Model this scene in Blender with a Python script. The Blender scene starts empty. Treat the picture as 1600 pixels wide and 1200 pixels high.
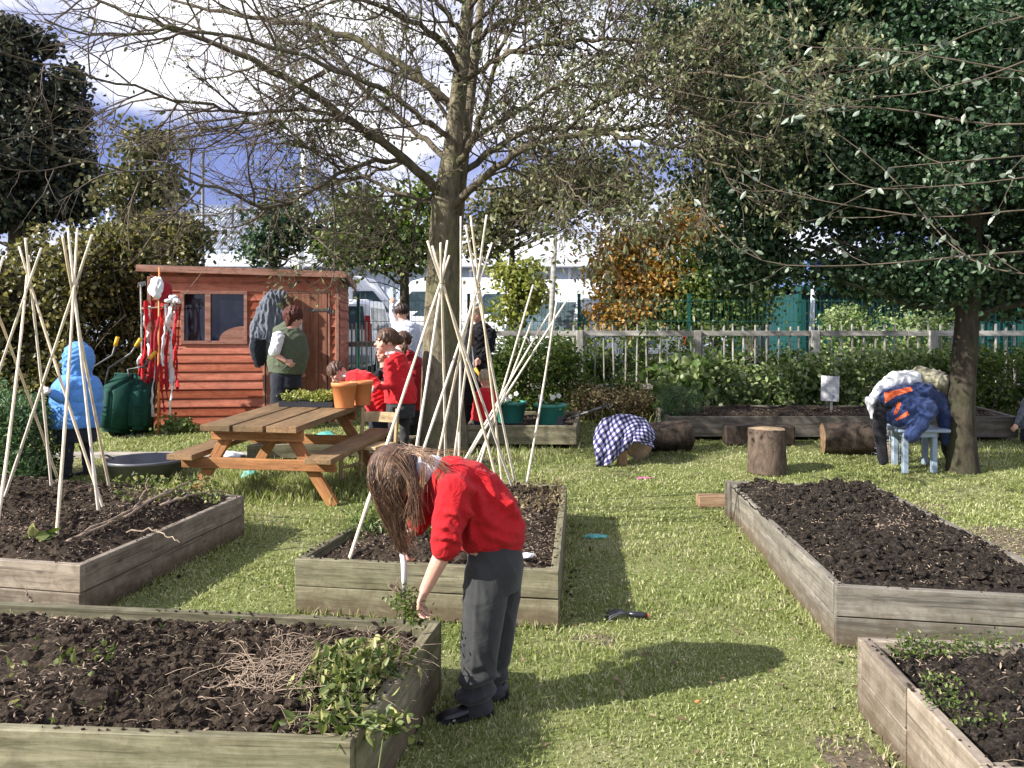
import bpy, bmesh, math, random
import numpy as np
from mathutils import Vector, Matrix
from math import sin, cos, pi, radians, sqrt
rnd = random.Random(7)
NR = np.random.default_rng(11)
SC = bpy.context.scene
COL = SC.collection
F = 1350.0; HC = 1.6; YH = 510.0

# ---------------------------------------------------------------- the lie of the land
def g(y):
    if y < 7.5: return 0.0
    if y < 8.5: return 0.03*(y-7.5)**2
    if y < 14: return 0.03+0.06*(y-8.5)
    return 0.36
def W(px, py, y):
    return Vector(((px-800)/F*y, y, HC-(py-YH)/F*y))
def gp(px, py, dz=0.0):
    y = 1.5
    while y < 60:
        if HC-(py-YH)/F*y <= g(y)+dz: break
        y += 0.004
    v = W(px, py, y); v.z = g(y)+dz
    return v
def zp(px, py, z):
    y = (HC-z)*F/(py-YH)
    return W(px, py, y)

# ---------------------------------------------------------------- object helpers
def tag(o, label=None, cat=None, group=None, kind=None):
    if label: o['label'] = label
    if cat: o['category'] = cat
    if group: o['group'] = group
    if kind: o['kind'] = kind
    return o
def root(name, loc, label, cat, group=None, rz=0.0):
    o = bpy.data.objects.new(name, None); COL.objects.link(o)
    o.location = loc; o.rotation_euler = (0, 0, rz); o.empty_display_size = .1
    tag(o, label, cat, group)
    bpy.context.view_layer.update() if False else None
    return o
def wm(o):
    m = Matrix.LocRotScale(o.location, o.rotation_euler, None)
    return m if o.parent is None else wm(o.parent) @ (o.matrix_parent_inverse @ m)
def attach(o, parent):
    """parent o (whose mesh is in world space) keeping it where it is"""
    if parent is not None:
        o.parent = parent
        o.matrix_parent_inverse = wm(parent).inverted()
    return o
def copy_tree(o, parent=None):
    c = o.copy(); COL.objects.link(c)
    if parent is not None: c.parent = parent
    for ch in [x for x in COL.objects if x.parent == o]: copy_tree(ch, c)
    return c

class MB:
    def __init__(s): s.v = []; s.f = []; s.sm = []
    def add(s, vs, fs, smooth=False):
        b = len(s.v); s.v.extend([tuple(p) for p in vs])
        for f in fs: s.f.append(tuple(i+b for i in f)); s.sm.append(smooth)
        return s
    def box(s, c, size, rot=None, bev=0.0):
        c = Vector(c); x, y, z = (k/2 for k in size)
        if bev > 0:
            bm = bmesh.new(); bmesh.ops.create_cube(bm, size=1)
            bmesh.ops.scale(bm, vec=size, verts=bm.verts)
            bmesh.ops.bevel(bm, geom=bm.edges[:], offset=bev, segments=1, affect='EDGES')
            vs = [v.co.copy() for v in bm.verts]; fs = [[v.index for v in f.verts] for f in bm.faces]; bm.free()
        else:
            vs = [Vector((i*x, j*y, k*z)) for i in (-1, 1) for j in (-1, 1) for k in (-1, 1)]
            fs = [(0, 1, 3, 2), (4, 6, 7, 5), (0, 4, 5, 1), (2, 3, 7, 6), (0, 2, 6, 4), (1, 5, 7, 3)]
        if rot is not None: vs = [rot @ v for v in vs]
        return s.add([v+c for v in vs], fs)
    def bar(s, p0, p1, w, h, up=(0, 0, 1), bev=0.0):
        p0 = Vector(p0); p1 = Vector(p1); d = p1-p0; L = d.length; x = d.normalized()
        up = Vector(up); yv = up.cross(x)
        if yv.length < 1e-4: yv = Vector((0, 1, 0)).cross(x)
        yv.normalize(); zv = x.cross(yv)
        R = Matrix((x, yv, zv)).transposed()
        return s.box((p0+p1)/2, (L, w, h), R, bev)
    def tube(s, pts, rs, k=8, cap=True, smooth=True):
        pts = [Vector(p) for p in pts]; n = len(pts)
        if not hasattr(rs, '__len__'): rs = [rs]*n
        vs = []; fs = []
        t0 = (pts[1]-pts[0]).normalized()
        ref = Vector((0, 0, 1)) if abs(t0.z) < .9 else Vector((1, 0, 0))
        u = t0.cross(ref).normalized()
        for i in range(n):
            t = (pts[min(i+1, n-1)]-pts[max(i-1, 0)])
            if t.length < 1e-9: t = t0.copy()
            t.normalize(); u = (u-t*u.dot(t))
            if u.length < 1e-6: u = t.orthogonal()
            u.normalize(); w = t.cross(u)
            for j in range(k):
                a = 2*pi*j/k; vs.append(pts[i]+(u*cos(a)+w*sin(a))*rs[i])
        for i in range(n-1):
            for j in range(k):
                a = i*k+j; b = i*k+(j+1) % k
                fs.append((a, b, b+k, a+k))
        s.add(vs, fs, smooth)
        if cap:
            s.add([], []); b = len(s.v)-n*k
            s.f.append(tuple(b+j for j in range(k))[::-1]); s.sm.append(False)
            s.f.append(tuple(b+(n-1)*k+j for j in range(k))); s.sm.append(False)
        return s
    def lathe(s, c, prof, k=24, rot=None, smooth=True):
        c = Vector(c); vs = []; fs = []; n = len(prof)
        for r, z in prof:
            for j in range(k):
                a = 2*pi*j/k; p = Vector((r*cos(a), r*sin(a), z))
                vs.append((rot @ p if rot is not None else p)+c)
        for i in range(n-1):
            for j in range(k):
                a = i*k+j; b = i*k+(j+1) % k; fs.append((a, b, b+k, a+k))
        s.add(vs, fs, smooth); return s
    def ell(s, c, r, rot=None, k=12, m=8):
        c = Vector(c); vs = [Vector((0, 0, -1))]; fs = []
        if not hasattr(r, '__len__'): r = (r, r, r)
        for i in range(1, m):
            a = -pi/2+pi*i/m
            for j in range(k): vs.append(Vector((cos(a)*cos(2*pi*j/k), cos(a)*sin(2*pi*j/k), sin(a))))
        vs.append(Vector((0, 0, 1)))
        for j in range(k):
            fs.append((0, 1+(j+1) % k, 1+j)); t = len(vs)-1; b = 1+(m-2)*k
            fs.append((t, b+j, b+(j+1) % k))
        for i in range(m-2):
            for j in range(k):
                a = 1+i*k+j; b = 1+i*k+(j+1) % k; fs.append((a, b, b+k, a+k))
        o = []
        for v in vs:
            v = Vector((v.x*r[0], v.y*r[1], v.z*r[2])); o.append((rot @ v if rot is not None else v)+c)
        return s.add(o, fs, True)
    def cap(s, p0, r0, p1, r1, k=12):
        """tapered capsule"""
        p0 = Vector(p0); p1 = Vector(p1); d = (p1-p0); L = d.length
        if L < 1e-6: return s.ell(p0, r0)
        d.normalize(); pts = []; rs = []
        for a in (-85, -60, -35, -12): pts.append(p0+d*r0*sin(radians(a))); rs.append(r0*cos(radians(a)))
        pts.append(p0.copy()); rs.append(r0)
        pts.append(p1.copy()); rs.append(r1)
        for a in (12, 35, 60, 85): pts.append(p1+d*r1*sin(radians(a))); rs.append(r1*cos(radians(a)))
        return s.tube(pts, rs, k)
    def chain(s, pts, rs, k=12):
        for i in range(len(pts)-1): s.cap(pts[i], rs[i], pts[i+1], rs[i+1], k)
        return s
    def loft(s, secs, side, k=20):
        """closed body from ellipse sections (centre, half width along side, half depth)"""
        side = Vector(side).normalized(); n = len(secs); vs = []; fs = []
        cs = [Vector(q[0]) for q in secs]
        for i, q in enumerate(secs):
            t = (cs[min(i+1, n-1)]-cs[max(i-1, 0)]).normalized()
            sd = (side-t*side.dot(t)).normalized(); dp = t.cross(sd)
            for j in range(k):
                a = 2*pi*j/k; vs.append(cs[i]+sd*cos(a)*q[1]+dp*sin(a)*q[2])
        for i in range(n-1):
            for j in range(k):
                a = i*k+j; b = i*k+(j+1) % k; fs.append((a, b, b+k, a+k))
        fs.append(tuple(range(k))[::-1]); fs.append(tuple((n-1)*k+j for j in range(k)))
        return s.add(vs, fs, True)
    def mesh(s, name):
        me = bpy.data.meshes.new(name); me.from_pydata(s.v, [], s.f)
        me.polygons.foreach_set('use_smooth', s.sm); me.update(); return me
    def build(s, name, mat, parent=None, origin=None):
        me = s.mesh(name); o = bpy.data.objects.new(name, me); COL.objects.link(o)
        for m in (mat if isinstance(mat, (list, tuple)) else [mat]): me.materials.append(m)
        if origin is not None:
            me.transform(Matrix.Translation(-Vector(origin))); o.location = origin
        if parent is not None: attach(o, parent)
        return o

def mesh_np(name, V, Fa, mat, parent=None, smooth=False):
    V = np.asarray(V, np.float32); Fa = np.asarray(Fa, np.int32)
    me = bpy.data.meshes.new(name); me.vertices.add(len(V)); me.vertices.foreach_set('co', V.ravel())
    k = Fa.shape[1]; n = len(Fa)
    me.loops.add(n*k); me.loops.foreach_set('vertex_index', Fa.ravel())
    me.polygons.add(n); me.polygons.foreach_set('loop_start', np.arange(n, dtype=np.int32)*k)
    me.polygons.foreach_set('loop_total', np.full(n, k, np.int32))
    me.polygons.foreach_set('use_smooth', np.full(n, smooth, bool))
    me.update(calc_edges=True); me.validate()
    me.materials.append(mat)
    o = bpy.data.objects.new(name, me); COL.objects.link(o)
    if parent is not None: attach(o, parent)
    return o

def plank(name, p0, p1, h, th, mat, parent=None, zup=None, bev=.004):
    """board in its own frame: local x along the grain; p0,p1 run along the middle"""
    p0 = Vector(p0); p1 = Vector(p1); d = p1-p0; L = d.length; x = d.normalized()
    up = Vector(zup or (0, 0, 1)); y = up.cross(x).normalized(); z = x.cross(y)
    m = MB(); bm = bmesh.new(); bmesh.ops.create_cube(bm, size=1)
    bmesh.ops.scale(bm, vec=(L, th, h), verts=bm.verts)
    n = max(1, int(L/.12))
    bmesh.ops.bevel(bm, geom=bm.edges[:], offset=bev, segments=1, affect='EDGES')
    me = bpy.data.meshes.new(name); bm.to_mesh(me); bm.free(); me.materials.append(mat)
    o = bpy.data.objects.new(name, me); COL.objects.link(o)
    M = Matrix((x, y, z)).transposed().to_4x4(); M.translation = (p0+p1)/2
    o.location = M.translation; o.rotation_euler = M.to_euler()
    if parent is not None:
        pm = wm(parent); L2 = pm.inverted() @ M
        o.parent = parent; o.location = L2.translation; o.rotation_euler = L2.to_euler()
    return o

# ---------------------------------------------------------------- numpy noise
def vnoise(x, y, seed=0):
    xi = np.floor(x).astype(np.int64); yi = np.floor(y).astype(np.int64); fx = x-xi; fy = y-yi
    fx = fx*fx*(3-2*fx); fy = fy*fy*(3-2*fy)
    def h(a, b):
        n = (a*374761393+b*668265263+seed*1442695041) & 0xffffffff
        n = ((n ^ (n >> 13))*1274126177) & 0xffffffff
        return ((n ^ (n >> 16)) & 0xffff)/65535.0
    a = h(xi, yi); b = h(xi+1, yi); c = h(xi, yi+1); d = h(xi+1, yi+1)
    return (a*(1-fx)+b*fx)*(1-fy)+(c*(1-fx)+d*fx)*fy
def fbm(x, y, o=4, seed=0):
    s = 0; a = .5; t = 0
    for i in range(o):
        s = s+a*vnoise(x*2**i+i*17.3, y*2**i-i*9.1, seed+i); t += a; a *= .5
    return s/t

# ---------------------------------------------------------------- materials
def _n(nt, t, **kw):
    n = nt.nodes.new(t)
    for k, v in kw.items(): setattr(n, k, v)
    return n
def ramp(nt, fac, stops, interp='LINEAR'):
    r = _n(nt, 'ShaderNodeValToRGB'); r.color_ramp.interpolation = interp
    e = r.color_ramp.elements
    while len(e) > 1: e.remove(e[-1])
    e[0].position = stops[0][0]; e[0].color = (*stops[0][1], 1)
    for p, c in stops[1:]:
        k = e.new(p); k.color = (*c, 1)
    nt.links.new(fac, r.inputs[0]); return r.outputs[0]
def newmat(name, rough=.7, spec=.3):
    m = bpy.data.materials.new(name); m.use_nodes = True; nt = m.node_tree
    b = nt.nodes['Principled BSDF']; b.inputs['Roughness'].default_value = rough
    b.inputs['Specular IOR Level'].default_value = spec
    return m, nt, b
def coords(nt, scale=(1, 1, 1), kind='Object'):
    tc = _n(nt, 'ShaderNodeTexCoord'); mp = _n(nt, 'ShaderNodeMapping')
    mp.inputs['Scale'].default_value = scale
    nt.links.new(tc.outputs[kind], mp.inputs[0]); return mp.outputs[0]
def noise(nt, vec, scale, detail=4, rough=.6, dist=0.0):
    n = _n(nt, 'ShaderNodeTexNoise'); n.inputs['Scale'].default_value = scale
    n.inputs['Detail'].default_value = detail; n.inputs['Roughness'].default_value = rough
    n.inputs['Distortion'].default_value = dist
    nt.links.new(vec, n.inputs['Vector']); return n.outputs['Fac']
def bump(nt, b, h, strength=.5, dist=.01):
    n = _n(nt, 'ShaderNodeBump'); n.inputs['Strength'].default_value = strength; n.inputs['Distance'].default_value = dist
    nt.links.new(h, n.inputs['Height']); nt.links.new(n.outputs[0], b.inputs['Normal']); return n
def mixc(nt, fac, a, c, mode='MIX'):
    m = _n(nt, 'ShaderNodeMix', data_type='RGBA', blend_type=mode)
    if isinstance(fac, (int, float)): m.inputs[0].default_value = fac
    else: nt.links.new(fac, m.inputs[0])
    for k, v in ((6, a), (7, c)):
        if isinstance(v, tuple): m.inputs[k].default_value = (*v, 1)
        else: nt.links.new(v, m.inputs[k])
    return m.outputs[2]
def objrand(nt, mn=0.0):
    return _n(nt, 'ShaderNodeObjectInfo').outputs['Random']

def wood(name, dark, mid, light, grain=(1.2, 14, 14), rough=.75, knots=True, bs=.4, stain=None, vary=.25, bd='Z', crack=.75, island=False, splash=False):
    m, nt, b = newmat(name, rough, .25)
    tc = _n(nt, 'ShaderNodeTexCoord')
    oi = _n(nt, 'ShaderNodeObjectInfo')
    ad = _n(nt, 'ShaderNodeVectorMath', operation='MULTIPLY_ADD')
    cb = _n(nt, 'ShaderNodeCombineXYZ')
    for i in range(3): nt.links.new(oi.outputs['Random'], cb.inputs[i])
    nt.links.new(cb.outputs[0], ad.inputs[0]); ad.inputs[1].default_value = (37, 19, 53)
    nt.links.new(tc.outputs['Object'], ad.inputs[2]); base = ad.outputs[0]
    mp = _n(nt, 'ShaderNodeMapping'); mp.inputs['Scale'].default_value = grain; nt.links.new(base, mp.inputs[0])
    n1 = noise(nt, mp.outputs[0], 3.0, 8, .65, 1.2)
    wv = _n(nt, 'ShaderNodeTexWave', wave_type='BANDS', bands_direction=bd)
    wv.inputs['Scale'].default_value = .32; wv.inputs['Distortion'].default_value = 9; wv.inputs['Detail'].default_value = 4
    wv.inputs['Detail Scale'].default_value = .7
    mp2 = _n(nt, 'ShaderNodeMapping'); mp2.inputs['Scale'].default_value = (grain[0]*1.2, grain[1]*.7, grain[2]*.7)
    nt.links.new(base, mp2.inputs[0]); nt.links.new(mp2.outputs[0], wv.inputs['Vector'])
    f = _n(nt, 'ShaderNodeMath', operation='MULTIPLY_ADD'); nt.links.new(wv.outputs['Fac'], f.inputs[0]); f.inputs[1].default_value = .16
    f2 = _n(nt, 'ShaderNodeMath', operation='MULTIPLY'); nt.links.new(n1, f2.inputs[0]); f2.inputs[1].default_value = .86
    nt.links.new(f2.outputs[0], f.inputs[2])
    c = ramp(nt, f.outputs[0], [(.28, dark), (.5, mid), (.74, light)])
    big = noise(nt, base, 1.7, 3, .6)
    c = mixc(nt, ramp(nt, big, [(.35, (0, 0, 0)), (.7, (.55, .55, .55))]), c, stain or dark)
    if knots:
        vo = _n(nt, 'ShaderNodeTexVoronoi', feature='F1'); mp3 = _n(nt, 'ShaderNodeMapping')
        mp3.inputs['Scale'].default_value = (2.2, 6, 6); nt.links.new(base, mp3.inputs[0]); nt.links.new(mp3.outputs[0], vo.inputs['Vector'])
        vo.inputs['Scale'].default_value = 1.0
        c = mixc(nt, ramp(nt, vo.outputs['Distance'], [(.03, (.7, .7, .7)), (.10, (0, 0, 0))]), c, tuple(k*.45 for k in dark))
    mp4 = _n(nt, 'ShaderNodeMapping'); mp4.inputs['Scale'].default_value = tuple(k*(.5 if k < 2 else 3.2) for k in grain); nt.links.new(base, mp4.inputs[0])
    ck = noise(nt, mp4.outputs[0], 2.0, 3, .5, .3)
    c = mixc(nt, ramp(nt, ck, [(.60, (0, 0, 0)), (.70, (crack,)*3)]), c, tuple(k*.4 for k in dark))
    sp_ = noise(nt, base, 9.0, 5, .75); c = mixc(nt, ramp(nt, sp_, [(.35, (.35, .35, .35)), (.55, (0, 0, 0))]), c, tuple(k*.7 for k in dark))
    if splash:
        gp_ = _n(nt, 'ShaderNodeNewGeometry'); sx_ = _n(nt, 'ShaderNodeSeparateXYZ'); nt.links.new(gp_.outputs['Position'], sx_.inputs[0])
        zz = ramp(nt, sx_.outputs[2], [(.0, (.55,)*3), (.10, (.22,)*3), (.26, (.06,)*3), (.31, (.12,)*3)]); nn_ = noise(nt, gp_.outputs['Position'], 11.0, 6, .75, .5)
        ms = _n(nt, 'ShaderNodeMath', operation='ADD'); nt.links.new(zz, ms.inputs[0]); nt.links.new(nn_, ms.inputs[1])
        c = mixc(nt, ramp(nt, ms.outputs[0], [(.58, (0, 0, 0)), (.95, (.85, .85, .85))]), c, (.095, .068, .042))
    h = _n(nt, 'ShaderNodeHueSaturation'); nt.links.new(c, h.inputs['Color'])
    if island:
        gi = _n(nt, 'ShaderNodeNewGeometry'); mi = _n(nt, 'ShaderNodeMapRange'); nt.links.new(gi.outputs['Random Per Island'], mi.inputs[0]); mi.inputs[3].default_value = .9; mi.inputs[4].default_value = 1.06; nt.links.new(mi.outputs[0], h.inputs['Saturation'])
        h2 = _n(nt, 'ShaderNodeHueSaturation'); mv = _n(nt, 'ShaderNodeMapRange'); nt.links.new(gi.outputs['Random Per Island'], mv.inputs[0]); mv.inputs[3].default_value = 1.4; mv.inputs[4].default_value = .72
        nt.links.new(mv.outputs[0], h2.inputs['Value']); nt.links.new(c, h2.inputs['Color']); nt.links.new(h2.outputs[0], h.inputs['Color'])
    mr = _n(nt, 'ShaderNodeMapRange'); nt.links.new(oi.outputs['Random'], mr.inputs[0])
    mr.inputs[3].default_value = 1-vary; mr.inputs[4].default_value = 1+vary
    nt.links.new(mr.outputs[0], h.inputs['Value'])
    nt.links.new(h.outputs[0], b.inputs['Base Color'])
    bump(nt, b, f.outputs[0], bs, .006)
    return m

def leafmat(name, cols, trans=.35, rough=.5, spec=.35, patch=2.0):
    m, nt, b = newmat(name, rough, spec)
    gm = _n(nt, 'ShaderNodeNewGeometry')
    tc = _n(nt, 'ShaderNodeTexCoord'); big = noise(nt, tc.outputs['Object'], patch, 2, .5)
    ad = _n(nt, 'ShaderNodeMath', operation='MULTIPLY_ADD'); nt.links.new(big, ad.inputs[0]); ad.inputs[1].default_value = .7
    sc = _n(nt, 'ShaderNodeMath', operation='MULTIPLY_ADD'); nt.links.new(gm.outputs['Random Per Island'], sc.inputs[0])
    sc.inputs[1].default_value = .8; sc.inputs[2].default_value = -.22
    nt.links.new(sc.outputs[0], ad.inputs[2])
    n = len(cols); c = ramp(nt, ad.outputs[0], [((i+.5)/n, k) for i, k in enumerate(cols)])
    nt.links.new(c, b.inputs['Base Color'])
    if trans > 0:
        out = nt.nodes['Material Output']; tr = _n(nt, 'ShaderNodeBsdfTranslucent'); mx = _n(nt, 'ShaderNodeMixShader')
        hs = _n(nt, 'ShaderNodeHueSaturation'); hs.inputs['Saturation'].default_value = 1.15; hs.inputs['Value'].default_value = 1.3
        nt.links.new(c, hs.inputs['Color']); nt.links.new(hs.outputs[0], tr.inputs['Color'])
        mx.inputs[0].default_value = trans
        nt.links.new(b.outputs[0], mx.inputs[1]); nt.links.new(tr.outputs[0], mx.inputs[2]); nt.links.new(mx.outputs[0], out.inputs['Surface'])
    return m

def plain(name, col, rough=.6, spec=.3, metal=0.0, var=.12, sc=6.0, bs=.0, bsc=60.0):
    m, nt, b = newmat(name, rough, spec); v = coords(nt)
    n = noise(nt, v, sc, 5, .65)
    d = tuple(max(0, k*(1-2*var)) for k in col); l = tuple(min(1, k*(1+2*var)) for k in col)
    nt.links.new(ramp(nt, n, [(.25, d), (.75, l)]), b.inputs['Base Color'])
    b.inputs['Metallic'].default_value = metal
    if bs: bump(nt, b, noise(nt, v, bsc, 4, .6), bs, .004)
    return m
def cloth(name, col, rough=.9, var=.1, bs=.35, fold=9.0, sheen=.15):
    m, nt, b = newmat(name, rough, .15); v = coords(nt)
    n = noise(nt, v, 14, 5, .7)
    nt.links.new(ramp(nt, n, [(.25, tuple(k*(1-var*1.6) for k in col)), (.75, tuple(min(1, k*(1+var*1.6)) for k in col))]), b.inputs['Base Color'])
    b.inputs['Sheen Weight'].default_value = sheen
    h1 = noise(nt, v, fold, 3, .5, .8); h2 = noise(nt, v, 260, 2, .5)
    a = _n(nt, 'ShaderNodeMath', operation='MULTIPLY_ADD'); nt.links.new(h2, a.inputs[0]); a.inputs[1].default_value = .05; nt.links.new(h1, a.inputs[2])
    bump(nt, b, a.outputs[0], bs, .03)
    return m
def bark(name, dark, light, sc=8.0, moss=None):
    m, nt, b = newmat(name, .9, .15); v = coords(nt, (1, 1, .35))
    n = noise(nt, v, sc, 8, .7, .6)
    c = ramp(nt, n, [(.3, dark), (.7, light)])
    if moss: c = mixc(nt, ramp(nt, noise(nt, coords(nt), 2.3, 4, .6), [(.45, (0, 0, 0)), (.65, (.7, .7, .7))]), c, moss)
    nt.links.new(c, b.inputs['Base Color']); bump(nt, b, n, .8, .03); return m

M = {}
M['bed'] = wood('bed_wood', (.065, .06, .035), (.205, .185, .12), (.33, .30, .205), stain=(.12, .12, .06), splash=True)
M['bedpale'] = wood('bed_wood_pale', (.12, .095, .07), (.30, .245, .19), (.43, .37, .30), stain=(.17, .145, .11), splash=True)
M['bedgrey'] = wood('bed_wood_grey', (.07, .065, .055), (.20, .18, .15), (.32, .295, .25), stain=(.125, .115, .09), splash=True)
M['table'] = wood('table_wood', (.085, .05, .025), (.21, .125, .062), (.33, .20, .10), stain=(.12, .095, .05), bs=.3)
M['tableleg'] = wood('table_leg_wood', (.20, .085, .03), (.40, .18, .07), (.50, .25, .10), stain=(.25, .13, .06), bs=.25)
M['shed'] = wood('shed_wood', (.17, .045, .022), (.385, .10, .05), (.52, .18, .095), grain=(1.0, 10, 10), stain=(.235, .072, .042), bs=.25, vary=.1, crack=.4, island=True)
M['shedtrim'] = wood('shed_trim_wood', (.17, .075, .055), (.34, .17, .125), (.46, .27, .21), grain=(1.0, 10, 10), stain=(.25, .12, .085), bs=.25, vary=.1)
M['sheddoor'] = wood('shed_door_wood', (.17, .065, .04), (.33, .14, .088), (.42, .20, .135), grain=(10, 10, 1.0), bd='X', stain=(.24, .11, .07), bs=.25, vary=.08)
M['fence'] = wood('fence_wood', (.22, .21, .185), (.42, .40, .36), (.60, .58, .53), bs=.4, knots=False, stain=(.20, .20, .17))
M['chair'] = wood('chair_wood', (.22, .15, .08), (.46, .34, .19), (.6, .47, .29), bs=.2)
M['block'] = wood('block_wood', (.16, .09, .05), (.34, .22, .13), (.45, .32, .2), bs=.4)
M['cane'] = plain('cane', (.74, .61, .44), .45, .4, var=.16, sc=9)
M['cane_pale'] = plain('cane_pale', (.80, .72, .60), .45, .4, var=.12, sc=9)
M['bark'] = bark('tree_bark', (.035, .028, .02), (.31, .265, .185), 16, (.15, .15, .07))
M['limbbark'] = bark('limb_bark', (.035, .028, .022), (.20, .165, .12), 12, (.11, .11, .055))
M['twig'] = plain('twig_bark', (.10, .078, .058), .8, .3, var=.35, sc=5)
M['bark_dark'] = bark('dark_bark', (.015, .012, .010), (.095, .076, .058), 10, (.06, .065, .035))
M['log'] = bark('log_bark', (.016, .013, .011), (.095, .072, .056), 14)
M['stump'] = bark('stump_bark', (.03, .022, .017), (.17, .125, .095), 14)
M['cut'] = plain('cut_wood', (.33, .24, .15), .8, .2, var=.25, sc=9)
M['red'] = cloth('red_jumper', (.42, .015, .020), bs=.6, fold=14, rough=1, sheen=.05)
M['red2'] = cloth('red_jumper_far', (.58, .022, .028), bs=.5, fold=12)
M['darkred'] = cloth('dark_red_cloth', (.33, .02, .03), bs=.5, fold=12)
M['trousers'] = cloth('grey_trousers', (.040, .041, .042), bs=.4, fold=8)
M['darktrousers'] = cloth('dark_trousers', (.022, .024, .034), bs=.3)
M['blue'] = cloth('blue_coat', (.10, .28, .66), bs=.7, fold=10, rough=.55)
M['greenvest'] = cloth('green_fleece', (.095, .115, .075), bs=.3)
M['white'] = cloth('white_cotton', (.78, .79, .82), bs=.5)
M['whiteshirt'] = cloth('white_shirt', (.66, .70, .80), bs=.5)
M['greycoat'] = cloth('grey_coat', (.125, .14, .17), bs=.8, fold=9)
M['navy'] = cloth('navy_coat', (.022, .04, .115), bs=.8, fold=9, rough=.6)
M['black'] = cloth('black_cloth', (.014, .014, .017), bs=.5)
M['orange'] = cloth('orange_cloth', (.75, .14, .05), bs=.3)
M['khaki'] = cloth('khaki_coat', (.30, .28, .20), bs=.8, fold=14)
M['shoe'] = plain('shoe_leather', (.012, .012, .014), .35, .5, var=.2)
M['glove'] = cloth('grey_glove', (.55, .54, .50), bs=.4)
def skin(name, col):
    m, nt, b = newmat(name, .5, .35); v = coords(nt); n = noise(nt, v, 22, 4, .6)
    nt.links.new(ramp(nt, n, [(.3, (col[0]*.92, col[1]*.8, col[2]*.78)), (.7, col)]), b.inputs['Base Color'])
    b.inputs['Subsurface Weight'].default_value = .12; b.inputs['Subsurface Radius'].default_value = (.02, .008, .004)
    b.inputs['Subsurface Scale'].default_value = .5
    return m
M['skin'] = skin('skin', (.66, .40, .31))
M['lip'] = plain('lip', (.45, .16, .14), .4, .4, var=.05)
M['eye'] = plain('eye_white', (.75, .74, .72), .2, .6, var=.02)
M['iris'] = plain('iris', (.05, .035, .025), .1, .6, var=.05)
M['hair'] = plain('brown_hair', (.085, .046, .030), .48, .4, var=.4, sc=60, bs=.6, bsc=80)
M['hair_light'] = plain('brown_hair_light', (.30, .18, .11), .36, .5, var=.3, sc=25)
M['hair_dark'] = plain('dark_hair', (.030, .016, .012), .5, .4, var=.4, sc=60, bs=.7, bsc=80)
M['hair_red'] = plain('reddish_hair', (.075, .024, .017), .65, .3, var=.5, sc=60, bs=.8, bsc=70)
M['hair_blond'] = plain('blond_hair', (.36, .27, .18), .5, .4, var=.2, sc=30)
M['terracotta'] = plain('terracotta_plastic', (.62, .23, .085), .5, .35, var=.08, sc=4)
M['blackplastic'] = plain('black_plastic', (.018, .02, .026), .35, .5, var=.2)
M['greytub'] = plain('grey_tub_plastic', (.10, .105, .12), .42, .45, var=.15)
M['greenpot'] = plain('green_pot_plastic', (.045, .25, .19), .42, .45, var=.12)
M['barrow'] = plain('green_barrow_plastic', (.008, .05, .036), .75, .2, var=.2)
M['tealbag'] = plain('teal_bag', (.10, .42, .36), .45, .45, var=.25, sc=12, bs=.6, bsc=25)
M['yellow'] = plain('yellow_grip', (.72, .40, .03), .5, .4)
M['steel'] = plain('painted_steel', (.10, .10, .105), .45, .4, metal=.5)
M['galv'] = plain('grey_metal', (.42, .46, .50), .5, .4, var=.12)
M['greenmetal'] = plain('green_metal', (.008, .07, .055), .5, .4)
M['bluegrey'] = plain('blue_grey_plastic', (.29, .36, .45), .5, .35, var=.1)
M['whitepaint'] = plain('white_paint', (.80, .80, .80), .5, .3, var=.03)
M['paper'] = plain('paper', (.80, .81, .83), .7, .2, var=.02)
M['ink'] = plain('ink', (.05, .12, .35), .7, .2, var=.1)
M['carwhite'] = plain('white_car_paint', (.78, .80, .82), .25, .5, var=.02)
M['carred'] = plain('red_car_paint', (.42, .02, .03), .25, .5, var=.04)
M['carglass'] = plain('car_glass', (.09, .14, .16), .08, .8, var=.3, sc=3)
M['cargrey'] = plain('grey_car_paint', (.20, .23, .27), .3, .5, var=.06)
M['glassdark'] = plain('window_glass', (.012, .014, .020), .06, .8, var=.4, sc=7)
M['tyre'] = plain('tyre_rubber', (.02, .02, .02), .8, .2)
M['bwhite'] = plain('cladding_white', (.80, .82, .85), .55, .3, var=.05, sc=.4)
M['bgrey'] = plain('cladding_grey', (.50, .56, .62), .55, .3, var=.07, sc=.4)
M['teal'] = plain('cladding_teal', (.005, .05, .048), .5, .3, var=.12, sc=.6)
M['bluewall'] = plain('roof_blue', (.08, .14, .32), .5, .3, var=.1, sc=.5)
M['pink'] = plain('pink_paper', (.7, .12, .4), .6, .3)
M['stone'] = plain('grey_stone', (.45, .44, .42), .85, .2, var=.2, bs=.5)
M['tarmac'] = plain('tarmac', (.055, .055, .058), .9, .2, var=.2, bs=.3)
M['slab'] = plain('path_slab', (.34, .31, .27), .9, .2, var=.2, sc=3, bs=.4)
M['root'] = plain('pale_root', (.29, .22, .16), .8, .25, var=.3, sc=15)
M['straw'] = plain('dry_straw', (.28, .225, .15), .8, .25, var=.3, sc=15)
M['stick'] = plain('dead_stick', (.26, .20, .145), .85, .2, var=.35, sc=8, bs=.5)
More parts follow.
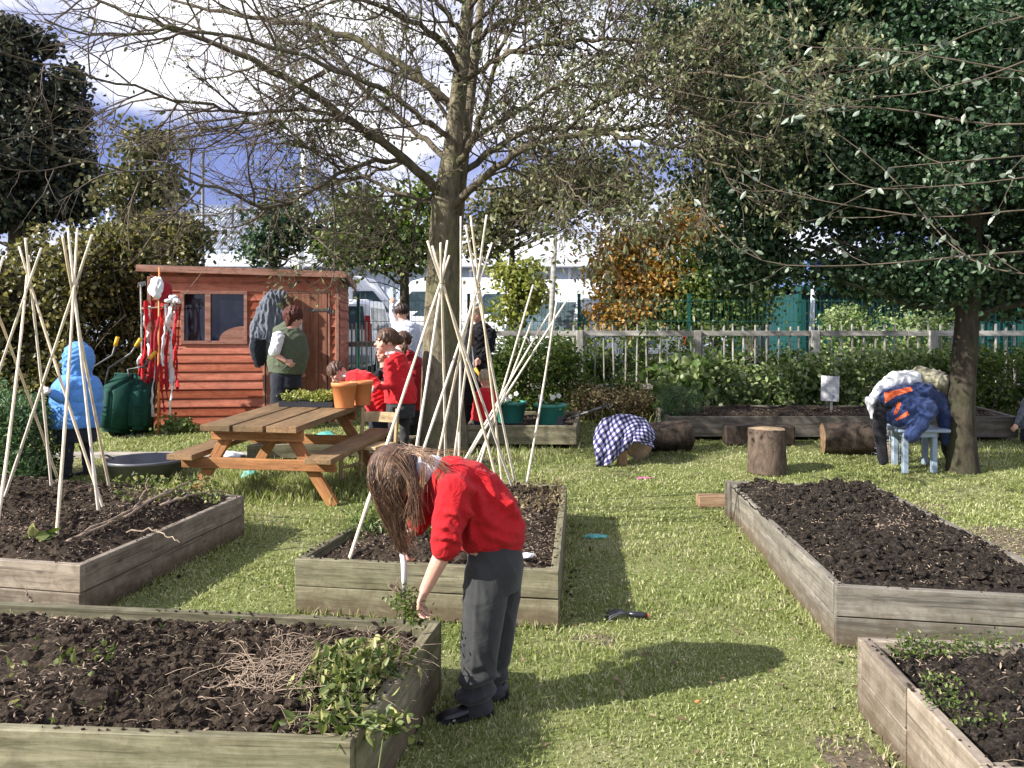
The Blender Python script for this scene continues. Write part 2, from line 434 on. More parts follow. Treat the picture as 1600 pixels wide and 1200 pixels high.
# checked shirt
m, nt, b = newmat('checked_cloth', .9, .15); v = coords(nt)
geo = _n(nt, 'ShaderNodeTexCoord'); mpc = _n(nt, 'ShaderNodeMapping'); mpc.inputs['Scale'].default_value = (15, 15, 15); mpc.inputs['Rotation'].default_value = (.2, .3, .35)
nt.links.new(geo.outputs['UV'], mpc.inputs[0]); sp = _n(nt, 'ShaderNodeSeparateXYZ'); nt.links.new(mpc.outputs[0], sp.inputs[0])
def band(sock):
    a = _n(nt, 'ShaderNodeMath', operation='FRACT'); nt.links.new(sock, a.inputs[0])
    c2 = _n(nt, 'ShaderNodeMath', operation='GREATER_THAN'); nt.links.new(a.outputs[0], c2.inputs[0]); c2.inputs[1].default_value = .5; return c2.outputs[0]
ba, bb = band(sp.outputs[0]), band(sp.outputs[1])
sm = _n(nt, 'ShaderNodeMath', operation='ADD'); nt.links.new(ba, sm.inputs[0]); nt.links.new(bb, sm.inputs[1])
hf = _n(nt, 'ShaderNodeMath', operation='MULTIPLY'); nt.links.new(sm.outputs[0], hf.inputs[0]); hf.inputs[1].default_value = .5
nt.links.new(ramp(nt, hf.outputs[0], [(0, (.50, .51, .60)), (.5, (.11, .10, .24)), (1, (.018, .018, .035))], 'CONSTANT'), b.inputs['Base Color'])
M['check'] = m
# soil
m, nt, b = newmat('soil', .95, .12); v = coords(nt)
n1 = noise(nt, v, 3.5, 6, .7); n2 = noise(nt, v, 45, 6, .75)
c = ramp(nt, n2, [(.3, (.010, .007, .0045)), (.48, (.040, .029, .021)), (.64, (.10, .075, .054)), (.78, (.24, .185, .135))])
c = mixc(nt, ramp(nt, n1, [(.35, (.0, .0, .0)), (.7, (.6, .6, .6))]), c, (.036, .027, .019))
nt.links.new(c, b.inputs['Base Color']); bump(nt, b, noise(nt, v, 120, 5, .7), .9, .012); M['soil'] = m
m, nt, b = newmat('compost', .95, .12); v = coords(nt)
c = ramp(nt, noise(nt, v, 40, 6, .8), [(.3, (.006, .005, .004)), (.5, (.026, .021, .017)), (.64, (.075, .060, .047)), (.76, (.22, .18, .135))])
nt.links.new(c, b.inputs['Base Color']); bump(nt, b, noise(nt, v, 110, 5, .7), .9, .014); M['compost'] = m
m, nt, b = newmat('dirt', .95, .1); v = coords(nt)
nt.links.new(ramp(nt, noise(nt, v, 28, 6, .75), [(.3, (.05, .04, .03)), (.55, (.15, .12, .085)), (.75, (.28, .24, .18))]), b.inputs['Base Color']); bump(nt, b, noise(nt, v, 60, 5, .7), .8, .012); M['dirt'] = m
# ground under the grass
m, nt, b = newmat('turf', .95, .1); v = coords(nt)
n1 = noise(nt, v, .9, 5, .65); n2 = noise(nt, v, 38, 6, .75); n3 = noise(nt, v, 5.5, 5, .7)
c = ramp(nt, n2, [(.3, (.06, .07, .025)), (.5, (.16, .185, .06)), (.72, (.31, .33, .15))])
c = mixc(nt, ramp(nt, n1, [(.48, (0, 0, 0)), (.68, (.75, .75, .75))]), c, (.30, .28, .16))
c = mixc(nt, ramp(nt, n3, [(.55, (0, 0, 0)), (.72, (.6, .6, .6))]), c, (.07, .055, .035))
nt.links.new(c, b.inputs['Base Color']); bump(nt, b, n2, .7, .02); M['turf'] = m
m, nt, b = newmat('far_field', .95, .1); v = coords(nt)
nt.links.new(ramp(nt, noise(nt, v, .5, 6, .7), [(.3, (.05, .07, .02)), (.7, (.12, .13, .05))]), b.inputs['Base Color']); M['field'] = m
def L(*c): return c
M['grass'] = leafmat('grass_blade', [(.085, .115, .026), (.19, .235, .055), (.33, .365, .13), (.55, .54, .32)], .35, .55, .3, 1.3)
M['weed'] = leafmat('weed_leaf', [(.03, .055, .012), (.08, .115, .025), (.20, .23, .075), (.42, .40, .17)], .35, .5, .35, 9)
M['greenleaf'] = leafmat('green_leaf', [(.03, .06, .012), (.06, .10, .02), (.11, .16, .035), (.20, .24, .07)], .35, .42, .4, 2.5)
M['paleleaf'] = leafmat('pale_leaf', [(.06, .11, .025), (.12, .19, .05), (.22, .29, .10), (.38, .43, .22)], .3, .4, .45, 2.5)
M['darkleaf'] = leafmat('dark_leaf', [(.009, .026, .011), (.019, .050, .020), (.040, .085, .035), (.12, .18, .095)], .25, .42, .45, 1.2)
M['yewleaf'] = leafmat('deep_leaf', [(.010, .014, .014), (.018, .025, .020), (.030, .040, .024), (.06, .055, .03)], .2, .55, .3, 1.2)
M['hedgeleaf'] = leafmat('hedge_leaf', [(.022, .018, .010), (.055, .055, .018), (.13, .13, .04), (.34, .30, .12)], .3, .45, .45, 1.5)
M['midleaf'] = leafmat('olive_leaf', [(.036, .044, .018), (.075, .085, .032), (.14, .14, .06), (.22, .19, .10)], .3, .5, .35, 1.5)
M['autumn'] = leafmat('autumn_leaf', [(.11, .12, .03), (.24, .19, .05), (.44, .24, .06), (.56, .34, .11)], .35, .5, .3, .7)
M['yellowleaf'] = leafmat('yellow_leaf', [(.11, .14, .03), (.20, .23, .05), (.31, .33, .09), (.44, .44, .16)], .4, .5, .3, 2)
M['sparseleaf'] = leafmat('sparse_leaf', [(.035, .042, .018), (.08, .095, .036), (.14, .16, .07), (.30, .30, .17)], .3, .5, .4, 1)
M['silverleaf'] = leafmat('silver_leaf', [(.06, .075, .05), (.12, .15, .10), (.22, .27, .20), (.38, .44, .36)], .3, .42, .45, 2)
M['dryplant'] = leafmat('dry_plant', [(.09, .065, .03), (.16, .12, .06), (.26, .20, .11), (.36, .30, .18)], .3, .6, .3, 2)
M['conifer'] = leafmat('fern_leaf', [(.03, .06, .025), (.06, .11, .045), (.10, .17, .07), (.17, .25, .12)], .3, .5, .35, 3)
M['flower'] = plain('flower_petal', (.75, .74, .66), .6, .3, var=.1)
M['flower_pink'] = plain('pink_petal', (.60, .22, .38), .6, .3, var=.1)
# ================================================================ camera, light, sky
cam = bpy.data.cameras.new('camera'); co = bpy.data.objects.new('camera', cam); COL.objects.link(co)
co.location = (0, 0, HC); co.rotation_euler = (pi/2, 0, 0)
cam.sensor_width = 36; cam.lens = 36*F/1600; cam.shift_y = -(600-YH)/1600; cam.clip_end = 2000; cam.clip_start = .05
SC.camera = co
SUN = Vector((1.42, .62, -1)).normalized()
sun = bpy.data.lights.new('sun', 'SUN'); so = bpy.data.objects.new('sun', sun); COL.objects.link(so)
sun.energy = 5.0; sun.angle = radians(.5); sun.color = (1.0, .955, .88)
so.rotation_euler = SUN.to_track_quat('-Z', 'Y').to_euler(); so.location = (-6, -4, 8)
el = math.asin(-SUN.z); az = math.atan2(-SUN.x, -SUN.y)
wd = bpy.data.worlds.new('World'); SC.world = wd; wd.use_nodes = True; nt = wd.node_tree
bg = nt.nodes['Background']; sky = _n(nt, 'ShaderNodeTexSky', sky_type='NISHITA'); sky.sun_disc = False
sky.sun_elevation = el; sky.sun_rotation = az; sky.air_density = 1.0; sky.dust_density = .6; sky.ozone_density = 2.5
tc = _n(nt, 'ShaderNodeTexCoord'); mp = _n(nt, 'ShaderNodeMapping'); mp.inputs['Scale'].default_value = (1.1, 1.1, 3.6); mp.inputs['Location'].default_value = (3.1, .4, 1.12)
nt.links.new(tc.outputs['Generated'], mp.inputs[0])
cn = noise(nt, mp.outputs[0], 1.75, 9, .55, .35)
sz = _n(nt, 'ShaderNodeSeparateXYZ'); nt.links.new(tc.outputs['Generated'], sz.inputs[0])
bz = ramp(nt, sz.outputs[2], [(0, (.60,)*3), (.08, (.50,)*3), (.13, (.36,)*3), (.19, (.36,)*3), (.25, (.54,)*3), (.32, (.60,)*3), (.8, (.5,)*3)])
ba_ = _n(nt, 'ShaderNodeMath', operation='ADD'); nt.links.new(cn, ba_.inputs[0]); nt.links.new(bz, ba_.inputs[1]); bs_ = _n(nt, 'ShaderNodeMath', operation='SUBTRACT'); nt.links.new(ba_.outputs[0], bs_.inputs[0]); bs_.inputs[1].default_value = .47
mask = ramp(nt, bs_.outputs[0], [(.47, (0, 0, 0)), (.52, (.35, .35, .35)), (.60, (1, 1, 1))])
cn2 = noise(nt, mp.outputs[0], 4.5, 6, .6, .2)
ccol = ramp(nt, cn2, [(.35, (6.4, 6.6, 8.6)), (.6, (13, 13, 13.4))])
skc = mixc(nt, .75, sky.outputs[0], (2.0, 2.4, 5.8))
fin = mixc(nt, mask, skc, ccol)
nt.links.new(fin, bg.inputs['Color']); bg.inputs['Strength'].default_value = .066
SC.view_settings.view_transform = 'Standard'; SC.view_settings.look = 'None'; SC.view_settings.exposure = 1.06; SC.view_settings.gamma = 1
SC.cycles.max_bounces = 6; SC.cycles.transparent_max_bounces = 6; SC.cycles.use_denoising = True

# ================================================================ ground
def sheet(name, xs, ys, mat, dz=0.0, amp=.012):
    X, Y = np.meshgrid(xs, ys); Z = np.vectorize(g)(Y)+dz+(fbm(X*1.6, Y*1.6, 4, 3)-.5)*amp*2
    V = np.stack([X.ravel(), Y.ravel(), Z.ravel()], 1); n = len(xs); i = np.arange(len(ys)-1)[:, None]*n+np.arange(n-1)[None]
    i = i.ravel(); Fa = np.stack([i, i+1, i+n+1, i+n], 1)
    return mesh_np(name, V, Fa, mat, smooth=True)
xs = np.concatenate([[-600, -100, -30], np.arange(-14, 14.01, .12), [30, 100, 600]]); ys = np.concatenate([[-30, -5], np.arange(0, 16, .12), [20, 30, 60, 200, 900]])
tag(sheet('ground', xs, ys, M['turf']), kind='structure')
m_ = MB(); m_.add([(-60, 17.2, .385), (60, 17.2, .385), (60, 75, .385), (-60, 75, .385)], [(0, 1, 2, 3)])
tag(m_.build('car_park', M['tarmac']), kind='structure')
# paving strip in front of the shed
m_ = MB(); xq = -5.2
while xq < -1.9:
    w_ = .56; z_ = g(9.85)+.02; m_.box((xq+w_/2, 9.87+rnd.uniform(-.015, .015), z_), (w_-.012, .2, .05), bev=.004); xq += w_
tag(m_.build('path', M['slab']), kind='structure')

# ================================================================ grass
beds2d = {}
def inquad(x, y, q):
    r = np.ones(len(x), bool); s = None
    for i in range(4):
        a = q[i]; b2 = q[(i+1) % 4]; cr = (b2[0]-a[0])*(y-a[1])-(b2[1]-a[1])*(x-a[0])
        r &= cr > 0
    r2 = np.ones(len(x), bool)
    for i in range(4):
        a = q[i]; b2 = q[(i+1) % 4]; cr = (b2[0]-a[0])*(y-a[1])-(b2[1]-a[1])*(x-a[0])
        r2 &= cr < 0
    return r | r2
def blades(x, y, h, w, zf=None, lean=.6):
    n = len(x); z = np.interp(y, GY, GZ) if zf is None else zf
    a = NR.uniform(0, 2*pi, n); dx = np.cos(a)*w/2; dy = np.sin(a)*w/2
    lx = NR.normal(0, lean, n)*h; ly = NR.normal(0, lean, n)*h
    V = np.empty((n, 5, 3)); 
    V[:, 0] = np.stack([x-dx, y-dy, z-.005], 1); V[:, 1] = np.stack([x+dx, y+dy, z-.005], 1)
    V[:, 2] = np.stack([x+dx*.8+lx*.35, y+dy*.8+ly*.35, z+h*.6], 1); V[:, 3] = np.stack([x-dx*.8+lx*.35, y-dy*.8+ly*.35, z+h*.6], 1)
    V[:, 4] = np.stack([x+lx, y+ly, z+h], 1)
    return V
def blade_mesh(name, V, mat, parent=None):
    n = len(V); b = np.arange(n)[:, None]*5
    T = np.concatenate([b+np.array([0, 1, 2]), b+np.array([0, 2, 3]), b+np.array([3, 2, 4])], 0)
    return mesh_np(name, V.reshape(-1, 3), T, mat, parent)
GY = np.linspace(0, 20, 400); GZ = np.array([g(q) for q in GY])
# ================================================================ raised beds and soil
mb_v = []; mb_f = []
def leafs(C, Lg, Wd, rg, bias=(0, 0, 0), bs=0.0, flat=0.0, fold=.35):
    """folded two-triangle-pair leaves: C n x 3"""
    n = len(C); d = rg.normal(0, 1, (n, 3))+np.array(bias)*bs
    if flat: d[:, 2] *= (1-flat)
    d /= np.linalg.norm(d, axis=1)[:, None]
    r = rg.normal(0, 1, (n, 3)); 
    if flat: r[:, :2] *= (1-flat); r[:, 2] = np.abs(r[:, 2])+.3
    nn = r-d*np.sum(r*d, 1)[:, None]; nn /= np.linalg.norm(nn, axis=1)[:, None]; s = np.cross(d, nn)
    Lg = np.broadcast_to(Lg, n)[:, None]; Wd = np.broadcast_to(Wd, n)[:, None]
    V = np.empty((n, 6, 3))
    V[:, 0] = C; V[:, 1] = C+d*Lg*.35+s*Wd+nn*Wd*fold; V[:, 2] = C+d*Lg*.72+s*Wd*.75+nn*Wd*fold*.6
    V[:, 3] = C+d*Lg; V[:, 4] = C+d*Lg*.72-s*Wd*.75+nn*Wd*fold*.6; V[:, 5] = C+d*Lg*.35-s*Wd+nn*Wd*fold
    b = np.arange(n)[:, None]*6
    Fa = np.concatenate([b+np.array([0, 1, 2, 3]), b+np.array([0, 3, 4, 5])])
    return V.reshape(-1, 3), Fa
def V2(p): return Vector((p[0], p[1], 0))
def ring_of(q, inset):
    c = sum((V2(p) for p in q), Vector())/4
    return [(V2(p)+(c-V2(p)).normalized()*inset*1.35) for p in q]
ICO = bmesh.new(); bmesh.ops.create_icosphere(ICO, subdivisions=2, radius=1)
IV = np.array([v.co[:] for v in ICO.verts]); IF = np.array([[v.index for v in f.verts] for f in ICO.faces]); ICO.free()
def clods(C, R, seed=0):
    """lumps of earth: jittered icospheres"""
    rg = np.random.default_rng(seed); n = len(C); k = len(IV)
    d = IV[None]*(1+rg.normal(0, .22, (n, k, 1))); d = d*rg.uniform(.45, 1.4, (n, 1, 3))
    a = rg.uniform(0, 2*pi, n); ca, sa = np.cos(a)[:, None], np.sin(a)[:, None]
    x = d[:, :, 0]*ca-d[:, :, 1]*sa; y = d[:, :, 0]*sa+d[:, :, 1]*ca; d = np.stack([x, y, d[:, :, 2]*.75], 2)
    V = C[:, None]+d*R[:, None, None]; Fa = IF[None]+(np.arange(n)*k)[:, None, None]
    return V.reshape(-1, 3), Fa.reshape(-1, 3)
SOILS = {}
def soil(label, q, z, dome=.05, amp=.05, ncl=900, seed=1, res=.014, cat='soil', straw=150, cs=1.0, mat='soil'):
    q = [V2(p) for p in q]  # NL NR FR FL
    lu = (q[1]-q[0]).length; lv = (q[3]-q[0]).length; nu = int(lu/res)+2; nv = int(lv/res)+2
    U, Vv = np.meshgrid(np.linspace(0, 1, nu), np.linspace(0, 1, nv))
    def bil(U, Vv):
        P = [np.array(p[:2]) for p in q]
        x = (1-U)*(1-Vv)*P[0][0]+U*(1-Vv)*P[1][0]+U*Vv*P[2][0]+(1-U)*Vv*P[3][0]
        y = (1-U)*(1-Vv)*P[0][1]+U*(1-Vv)*P[1][1]+U*Vv*P[2][1]+(1-U)*Vv*P[3][1]
        return x, y
    def hz(U, Vv, x, y):
        e = np.minimum(np.minimum(U, 1-U)*lu, np.minimum(Vv, 1-Vv)*lv); s = np.clip(e/.22, 0, 1); s = s*s*(3-2*s)
        n1 = fbm(x*3.1, y*3.1, 3, seed)-.5; n2 = np.abs(fbm(x*11, y*11, 4, seed+5)-.5)*2; n3 = fbm(x*38, y*38, 3, seed+9)-.5
        return z+dome*s+amp*(n1*1.6*(.35+.65*s)+(.5-n2)*.9*(.4+.6*s)+n3*.65)
    x, y = bil(U, Vv); Z = hz(U, Vv, x, y)
    Vt = np.stack([x.ravel(), y.ravel(), Z.ravel()], 1)
    i = (np.arange(nv-1)[:, None]*nu+np.arange(nu-1)[None]).ravel(); Fq = np.stack([i, i+1, i+nu+1, i+nu], 1)
    tri = np.concatenate([Fq[:, [0, 1, 2]], Fq[:, [0, 2, 3]]])
    rg = np.random.default_rng(seed); ncl = int(ncl*1.5); u = rg.uniform(.03, .97, ncl); v = rg.uniform(.03, .97, ncl)
    cx, cy = bil(u, v); keep = fbm(cx*2.5, cy*2.5, 3, seed+3) > .36; u, v, cx, cy = u[keep], v[keep], cx[keep], cy[keep]
    R = .004+.024*rg.power(.28, len(cx))*rg.uniform(.3, 1, len(cx)); R *= cs; R[rg.uniform(0, 1, len(R)) < .035] *= 1.8
    C = np.stack([cx, cy, hz(u, v, cx, cy)+R*.25], 1); cv, cf = clods(C, R, seed)
    o = mesh_np('soil', np.concatenate([Vt, cv]), np.concatenate([tri, cf+len(Vt)]), M[mat], smooth=False)
    tag(o, label, cat, kind='stuff')
    if straw:
        mb = MB(); 
        for k in range(straw):
            u, v = rg.uniform(.03, .97, 2); px, py = bil(u, v); zz = float(hz(np.array([u]), np.array([v]), np.array([px]), np.array([py]))[0])+.008
            a = rg.uniform(0, 2*pi); ln = rg.uniform(.012, .06); d = Vector((cos(a), sin(a), rg.uniform(-.1, .25)))*ln
            p = Vector((px, py, zz)); mb.tube([p, p+d*.5+Vector((0, 0, .006)), p+d], [.0010, .0012, .0006], 4, False)
        tag(mb.build('straw', M['straw']), 'bits of dry straw and root strewn over the '+label, 'straw', kind='stuff')
    nf = int(lu*lv*1300); u = rg.uniform(.02, .98, nf); v = rg.uniform(.02, .98, nf); fx, fy = bil(u, v); kp = fbm(fx*5, fy*5, 3, seed+50) > .47; u, v, fx, fy = u[kp], v[kp], fx[kp], fy[kp]
    FV, FF = leafs(np.stack([fx, fy, hz(u, v, fx, fy)+.012], 1), rg.uniform(.008, .03, len(u)), rg.uniform(.0015, .0035, len(u)), rg, flat=.6)
    tag(mesh_np('mulch', FV, FF, M['root']), 'brown flecks of chopped bark and root on the '+label, 'mulch', kind='stuff')
    return o
def bed(q, label, mat, tiers=(.155, .155), ztop=.31, th=.045, sides=(1, 1, 1, 1), posts=(0, 1, 2, 3), split=None, name='raised_bed', group='raised beds', zf=None, kink=0.0):
    """q = NL NR FR FL outer top corners"""
    c = sum((V2(p) for p in q), Vector())/4; gz = g(c.y) if zf is None else zf
    r = root(name, (c.x, c.y, gz), label, 'raised bed', group)
    Q = [V2(p) for p in q]
    for i in range(4):
        if not sides[i]: continue
        a, b2 = Q[i], Q[(i+1) % 4]; d = (b2-a).normalized(); inn = Vector((-d.y, d.x, 0))
        if (c-a).dot(inn) < 0: inn = -inn
        zt = ztop
        for t, hh in enumerate(tiers):
            j = rnd.uniform(-.004, .004); off = inn*(th/2+j)
            # butt joints: long sides run through, short ones sit between
            sh = th+.001 if i % 2 else 0
            p0 = a+d*sh+off; p1 = b2-d*sh+off; pieces = [(p0, p1)]
            if split and i in split:
                mid = p0.lerp(p1, split[i]); pieces = [(p0, mid-d*.002), (mid+d*.002+inn*.006, p1)]
            for k, (s0, s1) in enumerate(pieces):
                tilt = rnd.uniform(-.004, .004)
                kz = kink if (split and i in split and k == 0) else 0
                s0 = s0+inn*kz*2; s1 = s1+inn*kz*2
                h0 = gz+zt-hh/2-kz
                plank('plank', (s0.x, s0.y, h0+tilt), (s1.x, s1.y, h0-tilt), hh-.005, th, mat, r)
            zt -= hh
    for i in posts:
        p = Q[i]+(c-Q[i]).normalized()*(th*1.42+.035)
        plank('post', (p.x, p.y, gz-.05), (p.x, p.y, gz+ztop-.012), .055, .055, mat, r, zup=(0, 1, 0))
    beds2d[label] = [(p.x, p.y) for p in Q]
    return r
NB = [(-2.75, 2.86), (-.50, 2.69), (-.31, 3.80), (-2.75, 4.10)]
LB = [(-4.6, 5.17), (-2.33, 4.66), (-2.05, 6.62), (-4.6, 7.5)]
MBd = [(-1.21, 4.81), (.247, 4.565), (.448, 7.05), (-.68, 7.28)]
RB = [(1.61, 4.30), (2.83, 4.08), (2.95, 6.91), (1.79, 7.26)]
BR = [(1.375, 2.50), (2.75, 2.44), (2.75, 3.46), (1.44, 3.60)]
bed(NB, 'low raised bed of freshly dug soil in front of the bending girl in red', M['bed'])
bed(LB, 'raised bed on the left holding the cane wigwams and a pile of dead branches', M['bedpale'], split={1: .35})
bed(MBd, 'middle raised bed of two mossy planks directly behind the bending girl', M['bed'])
bed(RB, 'long raised bed on the right full of dark lumpy compost with a kinked left side', M['bedgrey'], split={3: .5}, kink=.018)
bed(BR, 'raised bed in the near right corner with green weeds along its back', M['bedpale'], split={3: .45})
soil('dug brown soil in the near left raised bed', ring_of(NB, .05), .255, .05, .05, 4200, 1, straw=420)
soil('dark soil round the cane wigwams in the left bed', ring_of(LB, .05), .27, .07, .05, 3400, 2, res=.02, straw=150)
soil('soil in the middle bed behind the bending girl', ring_of(MBd, .05), .25, .05, .05, 2200, 3, res=.018, straw=220)
soil('dark lumpy compost in the long right bed', ring_of(RB, .05), .275, .06, .055, 4200, 4, res=.016, straw=260, cs=1.35, mat='compost')
soil('weedy soil in the near right corner bed', ring_of(BR, .05), .26, .045, .045, 2000, 5, res=.014, straw=160, cs=1.2, mat='compost')
# kicked-out timber end beside the right bed
a = gp(1090, 792); b2 = gp(1130, 792)
o = plank('timber_offcut', (a.x, a.y, a.z+.055), (b2.x+.06, b2.y, b2.z+.055), .1, .14, M['block']); tag(o, 'short brown timber offcut lying against the far corner of the right bed', 'timber offcut')
# distant beds
y0 = 10.3
PB = [(-.55, y0), (.77, y0), (.95, 12.0), (-.5, 12.1)]
bed(PB, 'single-plank bed under the green tubs beside the main tree', M['bed'], tiers=(.23,), ztop=.23)
soil('earth in the bed under the green tubs', ring_of(PB, .05), g(11)+.17, .02, .03, 300, 6, res=.05, straw=0)
KB = [(1.95, 10.85), (6.3, 10.75), (6.6, 12.3), (2.05, 12.4)]
bed(KB, 'long bed of dark planks in front of the bramble and fence', M['bedgrey'], tiers=(.26,), ztop=.26)
soil('bare earth of the long bed by the fence', ring_of(KB, .05), g(11.5)+.2, .05, .05, 900, 7, res=.05, straw=60)
SB = [(-4.1+.6, 8.75), (-1.75, 8.7), (-1.6, 9.35), (-3.45, 9.4)]
a = gp(400, 722); b2 = gp(640, 712)
SBq = [(a.x-.1, a.y), (b2.x, b2.y), (b2.x+.05, b2.y+.55), (a.x-.05, a.y+.55)]
bed(SBq, 'low mossy plank box behind the picnic table', M['bed'], tiers=(.16,), ztop=.16)
soil('earth in the low box behind the picnic table', ring_of(SBq, .05), g(a.y)+.11, .02, .03, 120, 8, res=.05, straw=0)

# crumbs of earth on the plank tops and the grass beside them
rg = np.random.default_rng(91); CC = []; CR = []
for q in (NB, LB, MBd, RB, BR):
    for i in range(4):
        a, b2 = V2(q[i]), V2(q[(i+1) % 4]); c = sum((V2(p) for p in q), Vector())/4; d = (b2-a).normalized(); inn = Vector((-d.y, d.x, 0)); inn = inn if (c-a).dot(inn) > 0 else -inn
        for k in range(int((b2-a).length*38)):
            t = rg.uniform(0, 1); 
            if fbm(np.array([t*9+i]), np.array([q[0][0]*3]), 2, 5)[0] < .45: continue
            p = a.lerp(b2, t)+inn*rg.uniform(.006, .042); CC.append((p.x, p.y, .311)); CR.append(rg.uniform(.002, .007))
        for k in range(int((b2-a).length*14)):
            p = a.lerp(b2, rg.uniform(0, 1))-inn*abs(rg.normal(0, .06)); CC.append((p.x, p.y, .012)); CR.append(rg.uniform(.004, .011))
cv, cf = clods(np.array(CC), np.array(CR), 92); tag(mesh_np('soil_crumbs', cv, cf, M['soil']), 'crumbs of earth spilt on the plank tops and beside the beds', 'soil crumbs', kind='stuff')
# bare trodden patches in the lawn
def gz_(x, y): return np.interp(y, GY, GZ)+(fbm(x*1.6, y*1.6, 4, 3)-.5)*.024
fl = []
for cx, cy, rx, ry, sd in ((3.75, 5.5, .75, 1.3, 1), (1.27, 2.95, .12, .45, 2), (3.4, 7.6, .5, .35, 3), (.42, 4.42, .12, .10, 4), (-.2, 9.7, .4, .25, 6)):
    nr, na = 12, 40; A, Rr = np.meshgrid(np.arange(na)*2*pi/na, np.linspace(.02, 1, nr)); rad = Rr*(.6+.75*fbm(2+np.cos(A)*1.5, 2+np.sin(A)*1.5, 3, sd)); x = cx+rx*rad*np.cos(A); y = cy+ry*rad*np.sin(A)
    V = np.stack([x.ravel(), y.ravel(), (gz_(x, y)+.009-.009*Rr**3).ravel()], 1); i = (np.arange(nr-1)[:, None]*na+np.arange(na)[None]).ravel(); j = (np.arange(nr-1)[:, None]*na+(np.arange(na)[None]+1) % na).ravel()
    tag(mesh_np('dirt', V, np.stack([i, j, j+na, i+na], 1), M['dirt'], smooth=True), kind='structure')
    n = int(rx*ry*2600); a = NR.uniform(0, 2*pi, n); r_ = np.sqrt(NR.uniform(0, 1, n)); x = cx+rx*r_*np.cos(a); y = cy+ry*r_*np.sin(a); fl.append(np.stack([x, y, gz_(x, y)+.014], 1))
fl = np.concatenate(fl); FV, FF = leafs(fl, NR.uniform(.01, .04, len(fl)), NR.uniform(.002, .006, len(fl)), np.random.default_rng(4), flat=.8); tag(mesh_np('mulch', FV, FF, M['straw']), 'dry chaff lying on the worn bare patches of the lawn', 'mulch', kind='stuff')
# ---------------------------------------------------------------- lawn blades
def lawn():
    Vs = []
    for y0, y1, dens, h, w in ((2.3, 3.6, 9500, .020, .0042), (3.6, 5, 7000, .021, .0050), (5, 7, 4200, .023, .0068), (7, 10, 2100, .027, .010), (10, 13.4, 1000, .032, .014)):
        xw = .66*y1+.3; n = int(dens*(y1-y0)*2*xw); x = NR.uniform(-xw, xw, n); y = NR.uniform(y0, y1, n)
        k = fbm(x*1.1, y*1.1, 3, 20); dm = fbm(x*5, y*5, 3, 40)
        keep = (NR.uniform(0, 1, n) < np.clip(.25+1.3*k+(dm-.5)*1.3, .12, 1))
        for q in beds2d.values(): keep &= ~inquad(x, y, [tuple(p) for p in q])
        keep &= ~((x > -5.3) & (x < -1.9) & (y > 9.72) & (y < 10.02))
        # worn soil by the right hand beds
        worn = ((x > 2.9) & (x < 4.6) & (y > 4.2) & (y < 6.9)) | ((x > .95) & (x < 1.45) & (y < 3.35) & (fbm(x*6, y*6, 3, 8) > .42))
        keep &= ~(worn & (NR.uniform(0, 1, n) < .82))
        x, y = x[keep], y[keep]; n = len(x)
        hh = .7*h*NR.uniform(.5, 1.6, n)*(.6+.9*fbm(x*2.2, y*2.2, 3, 31)); Vs.append(blades(x, y, hh, w*NR.uniform(.6, 1.4, n), lean=.75))
    n = 45000; x = NR.uniform(-4.5, 5.5, n); y = 2.4+NR.uniform(0, 1, n)**1.3*8; k = fbm(x*1.6, y*1.6, 3, 70) > .44
    for q in beds2d.values(): k &= ~inquad(x, y, q)
    x, y = x[k], y[k]; sz = NR.uniform(.003, .0065, len(x))*(1+.10*y); z = np.interp(y, GY, GZ)+NR.uniform(.006, .018, len(x)); a = NR.uniform(0, 2*pi, len(x)); V = np.empty((len(x), 5, 3))
    for j, (rr, aa) in enumerate(((1, 0), (.8, 1.2), (.9, 2.5), (.9, 3.8), (.8, 5.0))): V[:, j] = np.stack([x+sz*rr*np.cos(a+aa), y+sz*rr*np.sin(a+aa), z+NR.normal(0, .25, len(x))*sz], 1)
    Vs.append(V[:, [0, 1, 2, 4, 3]])
    # long tufts: at plank feet, under the table
    def tuft(cx, cy, r, n, h, w):
        x = cx+NR.normal(0, r[0], n); y = cy+NR.normal(0, r[1], n); k = np.ones(n, bool)
        for q in beds2d.values(): k &= ~inquad(x, y, q)
        Vs.append(blades(x[k], y[k], (h*NR.uniform(.4, 1.3, n))[k], (w*NR.uniform(.6, 1.3, n))[k], lean=.45))
    for q in list(beds2d.values())[:5]:
        for i in range(4):
            a, b2 = q[i], q[(i+1) % 4]; n = int(sqrt((a[0]-b2[0])**2+(a[1]-b2[1])**2)/.05)
            for t in np.linspace(0, 1, n):
                if rnd.random() < .6: tuft(a[0]+(b2[0]-a[0])*t, a[1]+(b2[1]-a[1])*t, (.03, .03), 14, .05, .006)
    tc_ = gp(450, 775); tuft(tc_.x, tc_.y+.2, (.42, .22), 5500, .13, .009); tuft(tc_.x+.1, tc_.y+.9, (.6, .3), 2500, .08, .009)
    tc_ = gp(270, 660); tuft(tc_.x+1.0, tc_.y-.1, (.9, .05), 1500, .10, .012)
    tuft(2.0, 13.0, (1.3, .35), 5000, .2, .014); tuft(-.05, 9.9, (.35, .25), 500, .1, .01); tuft(6, 10, (.6, .3), 700, .07, .01)
    blade = blade_mesh('grass', np.concatenate(Vs), M['grass']); tag(blade, 'short lawn grass with dry and bare patches between the beds', 'grass', kind='stuff')
lawn()
